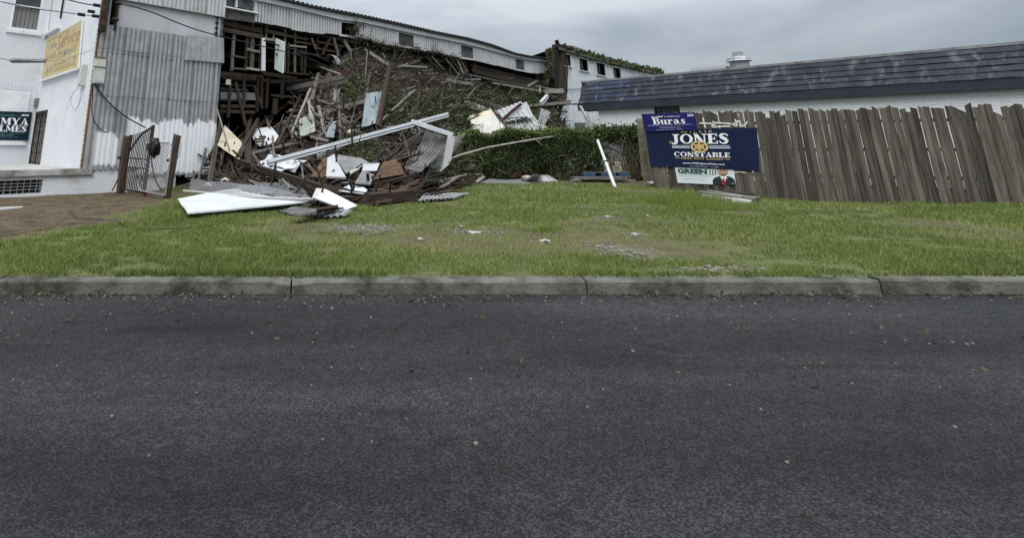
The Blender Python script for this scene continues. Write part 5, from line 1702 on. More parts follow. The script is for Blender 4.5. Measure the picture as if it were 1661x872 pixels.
gate_post(206.5, 222, 195.5, 309, 0.19, 'wood_post', 'dark timber post holding the iron bar gate, beside the brick plinth')
gate_post(287.5, 220.5, 271, 321, 0.15, 'wood_post', 'leaning timber post at the right end of the gates')
t_ = thing('metal_stake', 'slim grey metal stake leaning before the painted wall', 'stake', at(322.5, 293, 18.0))
a = at(322.5, 293, 18.0)
b = at(334, 240, 18.2)
MB().beam(a, b, 0.09, 0.05).build('stake', 'galvanised_dark', t_)
for f in (0.75, 0.9, 0.4):
    c = a.lerp(b, f)
    MB().box(c + Vector((0.06, -0.02, 0)), Vector((0.05, 0, 0)), Vector((0, 0.015, 0)), Z * 0.02).build('lug', 'galvanised_dark', t_)
ig = thing('iron_gate', 'rusty iron gate of close vertical bars with arched top', 'gate', gp(215, 312))
for k in range(14):
    f = k / 13
    xb, yb = lerp(197.5, 233, f), lerp(308.5, 314.5, f)
    xt, yt = lerp(212.5, 248.5, f), lerp(219, 203, f ** 1.5) if k > 0 else 219
    MB().tube([gp(xb, yb), gp(xt, yt)], 0.015 if 0 < k < 13 else 0.05, 5).build('bar', 'rust', ig)
for ya, yb_ in ((306.5, 312.5), (271, 274), (256, 259)):
    fa = (307 - ya) / 88
    MB().beam(gp(197.5 + 15 * fa, ya, 0.03), gp(233 + 15 * fa, yb_, 0.03), 0.04, 0.02).build('cross_bar', 'rust', ig)
MB().tube([gp(210, 246, 0.05), gp(222, 227, 0.05), gp(232, 216, 0.05), gp(244, 208, 0.05)], 0.028, 6).build('arched_brace', 'dark_iron', ig)
MB().tube([gp(191.5, 290, 0.2), gp(182, 309, 0.5)], 0.02, 5).build('prop_rod', 'dark_iron', ig)

def chain_link(name, quad, m, parent, cell=0.11, r=0.006, sag=0.0, wav=0.0):
    """woven diamond mesh between four corners (bl, br, tr, tl)"""
    a, b, c, d = [Vector(p) for p in quad]
    wid, hei = ((b - a).length + (c - d).length) / 2, ((d - a).length + (c - b).length) / 2
    nn = (b - a).cross(d - a).normalized()
    seed = random.random() * 9
    def P(x, y):
        s_, t_ = x / wid, y / hei
        p = a.lerp(b, s_).lerp(d.lerp(c, s_), t_)
        if wav: p = p + nn * wav * noise.noise((x * 0.9 + seed, y * 0.9, seed))
        return p
    mb = MB()
    for sgn in (1, -1):
        k = -hei if sgn > 0 else 0.0
        while k < wid + (0 if sgn > 0 else hei):
            pts = []
            n_ = 6
            for i in range(n_ + 1):
                y = hei * i / n_
                x = k + sgn * y
                pts.append((x, y))
            clip = [(x, y) for x, y in pts if -1e-6 <= x <= wid + 1e-6]
            if len(clip) > 1:
                mb.tube([P(x, y) for x, y in clip], r, 3)
            k += cell
    o = mb.build(name, m, parent)
    o['kind'] = 'stuff'
    return o
cg = thing('chain_link_gate', 'small chain-link gate with rounded tube frame before the painted wall', 'gate', gp(250, 316, 0.12))
MB().tube([gp(224.5, 300, 0.15), gp(225.5, 306, 0.15), gp(229, 309.5, 0.15), gp(268, 316.5, 0.15)], 0.021, 6).build('frame_tube', 'wire_grey', cg)
MB().tube([gp(224.5, 300, 0.15), gp(237, 236, 0.15), gp(240, 231.8, 0.15), gp(275, 231.8, 0.15), gp(279, 236, 0.15)], 0.021, 6).build('frame_tube', 'wire_grey', cg)
MB().tube([gp(279, 236, 0.15), gp(268, 316.5, 0.15)], 0.021, 6).build('frame_tube', 'wire_grey', cg)
chain_link('wire_mesh', [gp(227, 307, 0.15), gp(268, 315, 0.15), gp(278, 233, 0.15), gp(239, 233, 0.15)], 'wire_grey', cg, 0.11, 0.006)
bag = MB()
rings, segs = 12, 20
ctr = gp(250, 238.5, 0.28)
for i in range(rings + 1):
    th = math.pi * i / rings
    for q in range(segs):
        ph = 2 * math.pi * q / segs
        r = 0.225 * (1 + 0.5 * noise.noise((math.cos(ph) * 1.6 + 3, math.sin(ph) * 1.6, th * 1.5)) + 0.07 * math.sin(ph * 7 + th * 5) + 0.05 * math.sin(ph * 3 - th * 4))
        bag.v.append(ctr + GD * (r * math.sin(th) * math.cos(ph)) + GN * (r * 0.6 * math.sin(th) * math.sin(ph)) + Z * (r * 1.02 * math.cos(th)))
for i in range(rings):
    for q in range(segs):
        bag.f.append((i * segs + q, i * segs + (q + 1) % segs, (i + 1) * segs + (q + 1) % segs, (i + 1) * segs + q))
bo = bag.build('black_bag', 'bag_black', smooth=True)
meta(bo, 'crumpled black bag hung on top of the chain-link gate', 'bag')
wire('hanging_cable', [gp(246, 248, 0.3), gp(247, 270, 0.3), gp(252, 292, 0.3), gp(262, 309, 0.3)], 0.018, 'wire_black', 'black cable hanging from the bag down the chain-link gate')
wire('fence_wire', [gp(293, 232, 0.1), gp(291, 250, 0.1), gp(287, 262, 0.1), gp(294, 278, 0.1), gp(291, 287, 0.1)], 0.011, 'wire_grey', 'bent grey wire dangling from the leaning post')
mb = MB()
c = gnd(239.5, 317)
mb.tube([c + Vector((-0.11, 0, 0.04)), c + Vector((-0.03, 0, 0.08)), c + Vector((0.06, 0, 0.06)), c + Vector((0.12, 0.0, 0.03))], 0.05, 7, 0.6)
meta(mb.build('orange_scrap', 'orange', smooth=True), 'small orange plastic scrap at the foot of the gate', 'scrap')

# ================================================================== RUBBLE
# the heap: for a photo column x, (row, distance) of its foot and of its top
TOE = [(345, 300, 17.5), (400, 310, 15.6), (450, 323, 13.8), (520, 334, 12.7), (600, 330, 13.3), (680, 321, 14.7), (740, 300, 18.2), (765, 285, 21.6), (800, 262, 25.0), (905, 245, 28.5)]
CREST = [(345, 232, 20.5), (400, 225, 21.5), (470, 200, 22.6), (500, 150, 23.2), (540, 105, 23.8), (570, 78, 24.6), (650, 92, 27.2), (700, 108, 28.8), (800, 134, 33.0), (905, 160, 37.0)]
def heap(px, py, lift=0.0):
    ty, tY = table(TOE, px)
    cy, cY = table(CREST, px)
    f = (ty - py) / (ty - cy)
    f = min(1.15, max(-0.1, f))
    Y = lerp(tY, cY, f if f < 0 else f ** 0.92)
    return at(px, py, Y - lift)
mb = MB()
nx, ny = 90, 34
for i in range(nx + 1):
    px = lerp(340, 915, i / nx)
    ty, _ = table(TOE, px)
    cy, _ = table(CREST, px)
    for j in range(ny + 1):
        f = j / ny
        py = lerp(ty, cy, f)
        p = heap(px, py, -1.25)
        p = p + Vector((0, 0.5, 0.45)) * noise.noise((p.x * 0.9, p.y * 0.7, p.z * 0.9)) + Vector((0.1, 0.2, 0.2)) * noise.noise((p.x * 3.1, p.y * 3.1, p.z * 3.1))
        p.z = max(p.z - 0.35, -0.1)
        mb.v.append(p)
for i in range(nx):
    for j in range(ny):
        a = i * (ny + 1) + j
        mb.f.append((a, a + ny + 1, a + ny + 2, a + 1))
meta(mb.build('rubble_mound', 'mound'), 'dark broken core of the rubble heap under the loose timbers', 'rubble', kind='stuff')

# splinters and small debris, too many to count: one object for each colour
def chips(name, m, k, region, size, label):
    mb = MB()
    n_ = 0
    while n_ < k:
        px, py = random.uniform(*region[0]), random.uniform(*region[1])
        ty, _ = table(TOE, px); cy, _ = table(CREST, px)
        if not (cy - 2 < py < ty + 6): continue
        if m == 'chip_grey' and py > 215 and random.random() < 0.75: continue
        if m == 'chip_brown' and py < 190 and random.random() < 0.7: continue
        if px > 745 and py > 214: continue
        p = heap(px, py, random.uniform(-0.75, 0.12))
        L = random.uniform(0.2, 1.0) ** 2 * size
        d = Vector((random.gauss(0, 1), random.gauss(0, 0.6), random.gauss(0, 0.35))).normalized()
        w = Vector((random.gauss(0, 1), random.gauss(0, 1), random.gauss(0, 1)))
        y = d.cross(w).normalized()
        z = d.cross(y)
        if p.z < 0.02: p.z = 0.03
        mb.box(p, d * (L / 2), y * random.uniform(0.01, 0.045), z * random.uniform(0.006, 0.02))
        n_ += 1
    o = mb.build(name, m)
    meta(o, label, 'debris', kind='stuff')
chips('splinter_litter', 'chip_dark', 1500, ((345, 910), (75, 338)), 2.2, 'dark splinters and scraps strewn all over the heap')
chips('splinter_litter', 'chip_brown', 850, ((350, 760), (130, 338)), 2.0, 'brown splinters and scraps strewn over the lower heap')
chips('splinter_litter', 'chip_grey', 1200, ((360, 905), (80, 330)), 2.4, 'grey weathered splinters strewn over the upper heap')

def laths(name, m, k, x0, x1, y0, y1, a0, a1, label, top=0.55):
    mb = MB()
    n_ = 0
    while n_ < k:
        px, py = random.uniform(x0, x1), random.uniform(y0, y1)
        ty, _ = table(TOE, px); cy, _ = table(CREST, px)
        if not (cy - 4 < py < ty): continue
        L, an = random.uniform(10, 42), random.uniform(a0, a1)
        dx, dy = math.cos(an) * L / 2, math.sin(an) * L / 2
        a, b = heap(px - dx, py + dy, random.uniform(-0.6, top)), heap(px + dx, py - dy, random.uniform(-0.6, top))
        if (b - a).length > 4.5 or (b - a).length < 0.3: continue
        mb.beam(a, b, random.uniform(0.03, 0.075), random.uniform(0.015, 0.03))
        n_ += 1
    meta(mb.build(name, m), label, 'debris', kind='stuff')
laths('lath_tangle', 'chip_grey', 420, 545, 905, 66, 200, -0.7, 0.9, 'tangle of thin grey laths on the upper heap')
laths('lath_tangle', 'chip_dark', 260, 480, 760, 66, 215, -1.2, 1.4, 'tangle of thin blackened laths on the upper heap')
laths('lath_tangle', 'chip_brown', 260, 350, 760, 180, 330, -0.5, 1.2, 'tangle of thin brown laths on the lower heap', 0.15)
# loose boards of the heap, each a thing; looks and places that nothing tells apart share a label
ZONES = [(345, 470, 150, 300, 'heap beside the clad wall'), (470, 600, 90, 215, 'middle slope of the heap'), (600, 760, 85, 215, 'slope under the sagging wall'),
         (700, 905, 105, 190, 'slope beside the broken end'), (380, 560, 215, 335, 'left foot of the heap'), (560, 760, 215, 330, 'right foot of the heap')]
LOOK = {'wood_grey': 'grey', 'wood_brown': 'brown', 'wood_dark': 'blackened', 'wood_pale': 'bleached', 'wood_fresh': 'orange-brown'}
def loose(px, py, ang, L, w, t, m, zone):
    p = heap(px, py, 0.15)
    scale = (p - CAMP).length / 870.0
    dx, dy = math.cos(ang) * L / scale / 2, math.sin(ang) * L / scale / 2
    l1, l2 = random.uniform(-0.6, 0.45), random.uniform(-0.6, 0.45)
    a, b = heap(px - dx, py + dy, l1), heap(px + dx, py - dy, l2)
    d = (b - a)
    if d.length > L * 1.35:
        d = d.normalized() * L * 1.35
        c = (a + b) / 2
        a, b = c - d / 2, c + d / 2
    for q in (a, b):
        q.z = max(q.z, 0.04)
    sl_ = math.degrees(ang) % 180
    tilt = 'lying level' if sl_ < 10 or sl_ > 170 else 'rising gently to the right' if sl_ < 35 else 'rising to the right' if sl_ < 65 else 'standing steeply' if sl_ < 115 else 'rising to the left' if sl_ < 150 else 'falling gently to the right'
    size_ = ('short' if L < 1.3 else 'long' if L > 2.3 else 'mid-length') + (' thin' if w < 0.115 else ' broad' if w > 0.19 else '')
    board(a, b, w, t, m, 'board', '%s %s board %s in the %s' % (size_, LOOK[m], tilt, zone), 'board', '%s boards, %s' % (LOOK[m], zone))
PLAN = [(0, 40, ['wood_dark', 'wood_brown', 'wood_grey', 'wood_grey'], (0.2, 2.2), (1.0, 3.4)),
        (1, 52, ['wood_grey', 'wood_pale', 'wood_brown', 'wood_grey', 'wood_pale'], (-0.4, 1.9), (1.0, 3.8)),
        (2, 50, ['wood_grey', 'wood_grey', 'wood_pale', 'wood_brown'], (-0.9, 2.6), (1.0, 4.0)),
        (3, 54, ['wood_grey', 'wood_grey', 'wood_pale', 'wood_dark'], (-0.42, 0.12), (1.2, 5.5)),
        (4, 54, ['wood_dark', 'wood_brown', 'wood_brown', 'wood_fresh', 'wood_grey'], (-0.5, 0.7), (0.8, 3.2)),
        (5, 54, ['wood_dark', 'wood_brown', 'wood_brown', 'wood_fresh', 'wood_grey'], (-0.3, 0.7), (0.8, 3.2))]
for zi, k, ms, (a0, a1), (l0, l1) in PLAN:
    x0, x1, y0, y1, zn = ZONES[zi]
    n_ = 0
    while n_ < k:
        px, py = random.uniform(x0, x1), random.uniform(y0, y1)
        ty, _ = table(TOE, px); cy, _ = table(CREST, px)
        if not (cy + 2 < py < ty - 3): continue
        loose(px, py, random.uniform(a0, a1), random.uniform(l0, l1), random.uniform(0.07, 0.24), random.uniform(0.025, 0.06), random.choice(ms), zn)
        n_ += 1

# ------------------------------------------------------------------ timbers and sheets of the heap that stand out
def big(x0, y0, x1, y1, w, t, m, label, lift=0.5, lift2=None, name='timber', cat='timber', roll=0.0):
    a, b = heap(x0, y0, lift), heap(x1, y1, lift if lift2 is None else lift2)
    for q in (a, b): q.z = max(q.z, 0.05)
    return board(a, b, w * 0.74, t * 0.8, m, name, label, cat, roll=roll + random.uniform(-0.25, 0.25))
big(506, 140, 475, 212, 0.14, 0.12, 'wood_pale', 'straight pale painted timber leaning steeply left of centre', 0.9)
big(517, 122, 506, 164, 0.26, 0.16, 'wood_grey', 'thick splintered grey timber stub hanging above the leaning pale timber', 1.0)
big(466, 144, 556, 124, 0.26, 0.10, 'wood_grey', 'upper long grey plank jutting left from the vines', 0.9)
big(476, 149, 562, 133, 0.20, 0.10, 'wood_grey', 'lower long grey plank jutting left from the vines', 0.8)
big(480, 157, 466, 143, 0.08, 0.06, 'wood_pale', 'short pale lath crossing the end of the jutting planks', 1.0)
big(416, 206, 476, 160, 0.15, 0.08, 'wood_brown', 'long brown timber slanting up over the white hexagonal panel', 0.9)
big(402, 222, 470, 165, 0.10, 0.08, 'wood_dark', 'dark slender timber slanting behind the brown one', 0.5)
big(450, 236, 487, 158, 0.20, 0.12, 'wood_brown', 'stout reddish-brown timber rising right of the white hexagonal panel', 0.9)
big(384, 258, 418, 196, 0.22, 0.14, 'wood_brown', 'stout brown timber rising beside the tan plywood', 1.1)
big(398, 240, 408, 186, 0.24, 0.16, 'wood_dark', 'thick black timber standing behind the plywood sheet', 0.6)
big(526, 176, 592, 158, 0.24, 0.07, 'wood_grey', 'upper board of the grey stack jutting out at mid slope', 1.1)
big(530, 180, 592, 164, 0.20, 0.07, 'wood_pale', 'lower board of the grey stack jutting out at mid slope', 1.05)
big(632, 108, 613, 206, 0.24, 0.20, 'rust', 'tall rusty steel column standing in the vines', 1.2, name='steel_column', cat='column')
big(592, 80, 630, 106, 0.20, 0.08, 'wood_pale', 'pale board sloping down to the head of the rusty column', 0.8)
big(652, 107, 692, 109, 0.12, 0.08, 'wood_pale', 'short level pale board below the sagging wall', 0.9)
big(646, 109, 681, 98, 0.12, 0.08, 'wood_pale', 'short pale board tilted above the level one', 0.9)
big(620, 194, 673, 146, 0.09, 0.06, 'wood_pale', 'long pale stick slanting up through the vines', 1.2)
big(725, 130, 766, 137, 0.22, 0.08, 'wood_pale', 'bright pale board on the upper right slope', 0.9)
big(725, 130, 742, 172, 0.13, 0.08, 'wood_grey', 'thin grey board hanging steeply below the bright board', 0.6)
big(733, 176, 746, 168, 0.20, 0.08, 'wood_grey', 'short grey board end sticking out of the vines', 1.0)
big(786, 118, 905, 148, 0.20, 0.08, 'wood_pale', 'longest bleached plank slanting down to the broken warehouse end', 1.0)
big(745, 118, 880, 146, 0.18, 0.08, 'wood_grey', 'long grey plank just below the longest bleached plank', 0.9)
big(800, 135, 888, 150, 0.16, 0.08, 'wood_pale', 'bleached plank resting low against the broken warehouse end', 1.0)
big(856, 140, 872, 131, 0.16, 0.10, 'wood_pale', 'stubby pale board crossing the bleached planks', 1.3)
big(875.5, 141, 875.5, 151, 0.22, 0.12, 'wood_pale', 'upright pale block at the end of the bleached planks', 1.3)
big(745, 119, 750, 112, 0.16, 0.1, 'wood_pale', 'small pale board standing up below the third shuttered window', 1.0)
big(877, 168, 888, 156, 0.36, 0.2, 'white_bright', 'short white pipe stub below the broken end', 1.6)
big(505, 222, 530, 228, 0.10, 0.08, 'wood_pale', 'pale round stick lying right of the green boards', 0.9)
big(515, 228, 543, 190, 0.07, 0.05, 'wood_grey', 'thin grey stick slanting right of the green boards', 0.9)
big(386, 262, 532, 308, 0.22, 0.12, 'wood_brown', 'long brown beam slanting down across the foot of the heap', 1.0)
big(372, 242, 352, 178, 0.07, 0.05, 'wood_pale', 'thin pale lath leaning against the end of the clad wall', 1.6)
big(602, 208, 625, 262, 0.16, 0.1, 'wood_dark', 'dark upright timber under the white beam', 0.4)
big(640, 262, 690, 214, 0.26, 0.1, 'wood_brown', 'wide brown plank rising under the white beam', 0.9)
big(655, 238, 700, 206, 0.30, 0.1, 'wood_grey', 'short thick grey plank under the fork of the white beam', 1.1)
big(596, 322, 674, 313, 0.34, 0.26, 'wood_brown', 'massive brown beam lying at the front foot of the heap', 0.5)
big(520, 303, 600, 322, 0.30, 0.2, 'wood_brown', 'massive brown beam end on the left of the front beam', 0.5)
big(672, 313, 764, 304, 0.12, 0.08, 'wood_brown', 'long thin brown plank pointing right over the lawn', 0.5)
big(560, 310, 672, 316, 0.20, 0.12, 'wood_fresh', 'long orange-brown board lying behind the front beam', 0.4)
big(520, 296, 590, 282, 0.18, 0.12, 'wood_brown', 'brown board behind the small oval white scrap', 0.6)
big(618, 297, 680, 283, 0.13, 0.08, 'wood_brown', 'slim brown board pointing up to the right of centre', 0.7)
big(662, 282, 704, 268, 0.14, 0.08, 'maroon', 'short maroon board below the curled metal sheets', 1.0)
big(742, 226, 768, 206, 0.10, 0.08, 'wood_pale', 'upper of two broken boards propped beside the vine fence', 0.8)
big(742, 230, 770, 210, 0.16, 0.08, 'wood_brown', 'lower of two broken boards propped beside the vine fence', 0.8)
big(736, 248, 762, 222, 0.34, 0.12, 'wood_grey', 'broad grey board propped beside the vine fence', 0.7)
big(515, 107, 552, 121, 0.10, 0.06, 'wood_pale', 'pale strip sloping below the curved duct', 1.0)
big(540, 118, 566, 121, 0.5, 0.06, 'maroon', 'maroon board lying below the curved duct', 0.6)
big(682, 130, 712, 136, 0.34, 0.10, 'maroon', 'maroon board wedged under the upper right slope', 0.8)
big(708, 134, 706, 162, 0.2, 0.1, 'rust', 'rust-coloured post standing in the dark gap', 0.4)
big(672, 178, 668, 196, 0.34, 0.2, 'wood_brown', 'short rotten stump among the vines', 1.0)

# the long white metal beam with its forked arm and hanging downspout
wb = thing('white_beam', 'long white metal beam lying across the heap with a hanging downspout', 'beam', heap(580, 240, 1.2))
def B(px, py, Y): return at(px, py, Y)
bl, br_ = B(434, 262, 15.3), B(725, 184.5, 19.6)
dirb = (br_ - bl).normalized()
upb = dirb.cross(Vector((0, -1, 0))).normalized()
if upb.z < 0: upb = -upb
outb = dirb.cross(upb)
if outb.y > 0: outb = -outb
mb = MB(); mb.box((bl + br_) / 2, (br_ - bl) / 2, upb * 0.044, outb * 0.07); mb.build('top_flange', 'white_metal', wb)
mb = MB(); mb.box((bl + br_) / 2 - upb * 0.068 - outb * 0.02, (br_ - bl) / 2, upb * 0.023, outb * 0.045); mb.build('web', 'galvanised', wb)
mb = MB(); mb.box((bl + br_) / 2 - upb * 0.108, (br_ - bl) / 2, upb * 0.016, outb * 0.07); mb.build('bottom_flange', 'white_metal', wb)
f0, f1 = B(668, 197, 18.6), B(735, 219, 17.9)
mb = MB(); mb.beam(f0, f1, 0.13, 0.14); mb.build('forked_arm', 'white_metal', wb)
d0, d1 = f1 + Vector((-0.06, 0, -0.05)), B(724, 262, 17.7)
mb = MB(); mb.beam(d0, d1, 0.14, 0.24, Vector((0, 1, 0))); mb.build('downspout', 'galvanised', wb)
d2 = B(709, 275, 17.5)
mb = MB(); mb.beam(d1, d2, 0.14, 0.22, Vector((0, 1, 0))); mb.build('downspout_elbow', 'galvanised', wb)

def hp(*pts, lift=0.9):
    out = []
    for q in pts:
        p = heap(q[0], q[1], q[2] if len(q) > 2 else lift)
        p.z = max(p.z, 0.03)
        out.append(p)
    return out
def gq(*pts):
    out = []
    for x, y, z_ in pts:
        p = gnd(x, y, z_)
        out.append(p)
    return out
# curled corrugated sheets under the fork
sheet('corrugated_sheet', [at(652, 268, 17.4), at(702, 277, 17.0), at(734, 226, 18.1), at(690, 212, 18.9)], 'dirty_metal', 'dark curled corrugated sheet hanging under the forked arm', 'metal sheet', pitch=0.11, amp=0.025, bend=-0.22, wav=0.15)
sheet('corrugated_sheet', [at(655, 274, 16.6), at(676, 279, 16.4), at(714, 247, 17.2), at(698, 240, 17.5)], 'dirty_metal', 'torn corrugated strip below the dark curled sheet', 'metal sheet', pitch=0.12, amp=0.025, bend=-0.1, wav=0.12)
sheet('corrugated_sheet', [at(690, 282, 17.2), at(712, 279, 17.4), at(757, 216, 19.4), at(736, 222, 18.6)], 'dirty_metal', 'narrow grey sheet twisted behind the hanging downspout', 'metal sheet', pitch=0.16, amp=0.02, bend=0.25)
# sheets and panels left and centre
panel('metal_sheet', gq((288, 323, 0.16), (304.5, 343.5, 0.12), (530, 325, 0.12), (400, 304, 0.22)), 'white_bright', 'big flat white sheet lying on the grass left of the heap', 'metal sheet', th=0.03, wav=0.05)
sheet('corrugated_sheet', [at(512, 323, 13.1), at(398, 312, 14.6), at(385, 299, 15.4), at(466, 294, 14.8)], 'galvanised_dark', 'long grey corrugated sheet sloping down onto the white sheet', 'metal sheet', pitch=0.17, amp=0.03, wav=0.06)
pn = thing('fallen_cabinet', 'white open-sided cabinet panel tipped on the grass before the heap', 'panel', gnd(545, 338))
cq = [at(511, 321, 12.3), at(561, 339.5, 11.9), at(580, 333, 12.2), at(527, 306, 12.7)]
panel('face', cq, 'white_bright', th=0.03, parent=pn)
panel('side', [at(506, 321, 12.45), at(511.5, 321, 12.3), at(527, 306, 12.7), at(513, 305, 12.9)], 'cream_panel', th=0.03, parent=pn)
for i, (q, m, lab) in enumerate((
        ([(450, 344, 0.03), (500, 351, 0.03), (540, 341, 0.05), (480, 337, 0.06)], 'galvanised_dark', 'left one of the small corrugated sheets lying on the front lawn'),
        ([(498, 352, 0.05), (560, 350, 0.05), (572, 343, 0.07), (512, 342, 0.09)], 'galvanised', 'right one of the small corrugated sheets lying on the front lawn'))):
    sheet('corrugated_sheet', gq(*q), m, lab, 'metal sheet', pitch=0.12, amp=0.03, wav=0.04)
board(gnd(478, 349, 0.13), gnd(548, 337, 0.16), 0.26, 0.03, 'wood_grey', 'board', 'grey board lying on the small corrugated sheets', 'board', roll=math.pi / 2)
board(gnd(514, 341, 0.2), gnd(548, 336, 0.24), 0.09, 0.05, 'wood_brown', 'board', 'thin brown board resting before the white cabinet panel', 'board')
panel('crumpled_sheet', hp((414, 271), (478, 279), (498, 262), (440, 252)), 'white_bright', 'crumpled white sheet below the left end of the white beam', 'metal sheet', th=0.015, wav=0.20, k=9)
panel('crumpled_sheet', hp((424, 278), (446, 281), (490, 268), (452, 266), lift=1.1), 'white_bright', 'smaller torn white strip under the crumpled white sheet', 'metal sheet', th=0.015, wav=0.18, k=8)
panel('plywood_sheet', hp((352.5, 236), (388.5, 259), (392.5, 231), (364.5, 203), lift=1.2), 'plywood', 'tan plywood sheet propped beside the end of the clad wall', 'plywood', th=0.03)
hx = hp((407.5, 221), (420, 236), (432, 235), (446, 230), (452, 220), (440, 205.5), (414, 208.5), lift=1.0)
nn = (hx[1] - hx[0]).cross(hx[5] - hx[0]).normalized()
if nn.y > 0: nn = -nn; 
mb = MB(); mb.slab(hx, nn, 0.04)
wp_ = thing('hexagonal_board', 'white six-sided board with bracket propped in the left heap', 'panel', hx[1])
mb.build('face', 'white_bright', wp_)
c = (hx[0] + hx[3]) / 2 + nn * 0.08
mb = MB(); mb.tube([c + Vector((-0.12, 0, 0)), c, c + Vector((0.12, 0, 0))], 0.05, 6); mb.build('handle', 'dark_iron', wp_)
ck = thing('broken_chair', 'dark broken chair frame before the white six-sided board', 'chair', heap(421, 240, 1.3))
for x0, y0, x1, y1 in ((414, 224, 416, 236), (428, 224, 425, 237), (414, 226, 428, 226), (416, 230, 427, 230)):
    MB().beam(heap(x0, y0, 1.35), heap(x1, y1, 1.35), 0.07, 0.06).build('frame_bar', 'wood_dark', ck)
gb = thing('board_section', 'pale green boarded wall fragment standing in the heap', 'wall fragment', heap(497, 226, 1.0))
gA = hp((487, 223), (511.5, 213), (507, 182), (484.5, 194), lift=1.0)
for i in range(5):
    f0_, f1_ = i / 5 + 0.008, (i + 1) / 5 - 0.008
    panel('board', [gA[0].lerp(gA[3], f0_), gA[1].lerp(gA[2], f0_), gA[1].lerp(gA[2], f1_), gA[0].lerp(gA[3], f1_)], 'green_board', th=0.03, parent=gb)
panel('steel_panel', hp((587, 205), (613, 200), (620.5, 148), (594, 152), lift=1.1), 'blue_steel', 'blue-grey steel sheet standing left of the rusty column', 'metal sheet', th=0.02, wav=0.08)
panel('blue_board', hp((528, 222), (541, 223), (546, 196), (536, 198), lift=0.8), 'blue_steel', 'narrow blue-grey board standing right of the green boards', 'board', th=0.03)
for i in range(2):
    pass
du = MB()
dc0, dc1 = heap(526, 98, 1.1), heap(546, 104, 1.1)
axd = (heap(549, 92, 1.1) - heap(540, 106, 1.1)).normalized()
sdd = (dc1 - dc0)
k = 10
for i in range(k + 1):
    a = math.pi * i / k
    base = dc0.lerp(dc1, (1 - math.cos(a)) / 2) + Z * 0.33 * math.sin(a)
    for dd in (0.0, 0.6):
        for th in (0, 0.02):
            du.v.append(base + Vector((0.25, 0.97, 0.1)) * dd - Z * th)
for i in range(k):
    a = i * 4; b = (i + 1) * 4
    du.f += [(a, b, b + 2, a + 2), (a + 1, a + 3, b + 3, b + 1), (a, a + 1, b + 1, b), (a + 2, b + 2, b + 3, a + 3)]
meta(du.build('metal_duct', 'galvanised', smooth=False), 'curved galvanised duct half lying at the top of the heap', 'duct')
panel('veneer_board', hp((503, 287), (536, 286), (541, 272), (527, 254), lift=0.9), 'wood_fresh', 'orange-brown veneer board at the foot of the heap', 'board', th=0.03)
panel('triangular_board', hp((529, 286), (561, 287), (541, 250), (531, 256), lift=1.2), 'panel_grey', 'pale grey triangular cabinet side at the foot of the heap', 'panel', th=0.05)
panel('dark_panel', hp((561, 281), (600, 264), (585, 256), (541, 250), lift=1.0), 'galvanised_dark', 'dark slanting sheet behind the triangular cabinet side', 'panel', th=0.03)
panel('grey_board', hp((576, 296), (601, 299), (607, 283), (588, 276), lift=1.2), 'galvanised_dark', 'dark grey square board standing at the foot of the heap', 'panel', th=0.03)
panel('grey_board', hp((587, 277), (611, 277), (616, 264), (590, 266), lift=1.0), 'panel_grey', 'pale grey board just above the dark square one', 'panel', th=0.03)
bb = thing('boarded_panel', 'orange-brown boarded panel leaning in the foot of the heap', 'wall fragment', heap(632, 290, 1.1))
q4 = hp((606, 291), (655, 282), (648, 256), (622, 263), lift=1.1)
for i in range(6):
    f0_, f1_ = i / 6 + 0.008, (i + 1) / 6 - 0.008
    panel('board', [q4[0].lerp(q4[3], f0_), q4[1].lerp(q4[2], f0_), q4[1].lerp(q4[2], f1_), q4[0].lerp(q4[3], f1_)], 'wood_fresh', th=0.03, parent=bb)
ov = [at(548, 309, 13.6), at(590, 314, 13.3), at(596, 308, 13.7), at(588, 302, 14.0), at(565, 300, 14.2)]
nn = (ov[1] - ov[0]).cross(ov[4] - ov[0]).normalized()
if nn.z < 0: nn = -nn
mb = MB(); mb.slab(ov, nn, 0.02)
meta(mb.build('white_scrap', 'white_bright'), 'oval white scrap lying on the brown boards', 'metal sheet')
for x, y, w, h, lab in ((576, 277, 8, 5, 'small white board end behind the triangular cabinet side'), (521, 251, 7, 4, 'folded pale carton under the white beam'), (552, 238, 8, 4, 'white scrap above the white beam')):
    panel('white_scrap', hp((x - w, y + h), (x + w, y - h + 1), (x + w, y - h - 3), (x - w, y + h - 4), lift=1.0), 'litter', lab, 'scrap', th=0.05)
meta(MB().tube([heap(566, 216, 1.2), heap(568, 214.5, 1.2), heap(572, 215, 1.2)], 0.09, 7).build('yellow_scrap', 'yellow_panel', smooth=True), 'small yellow scrap above the white beam', 'scrap')
# corrugated scraps at the right foot
sheet('corrugated_sheet', gq((672, 306, 0.05), (712, 307, 0.05), (716, 288, 0.5), (690, 290, 0.5))[0:4], 'galvanised', 'pale corrugated scrap propped at the right foot of the heap', 'metal sheet', pitch=0.16, amp=0.04)
sheet('corrugated_sheet', gq((676, 328, 0.03), (735, 323, 0.03), (762, 313, 0.05), (690, 316, 0.06)), 'galvanised', 'pale corrugated scrap lying flat on the grass right of the heap', 'metal sheet', pitch=0.16, amp=0.035, wav=0.04)
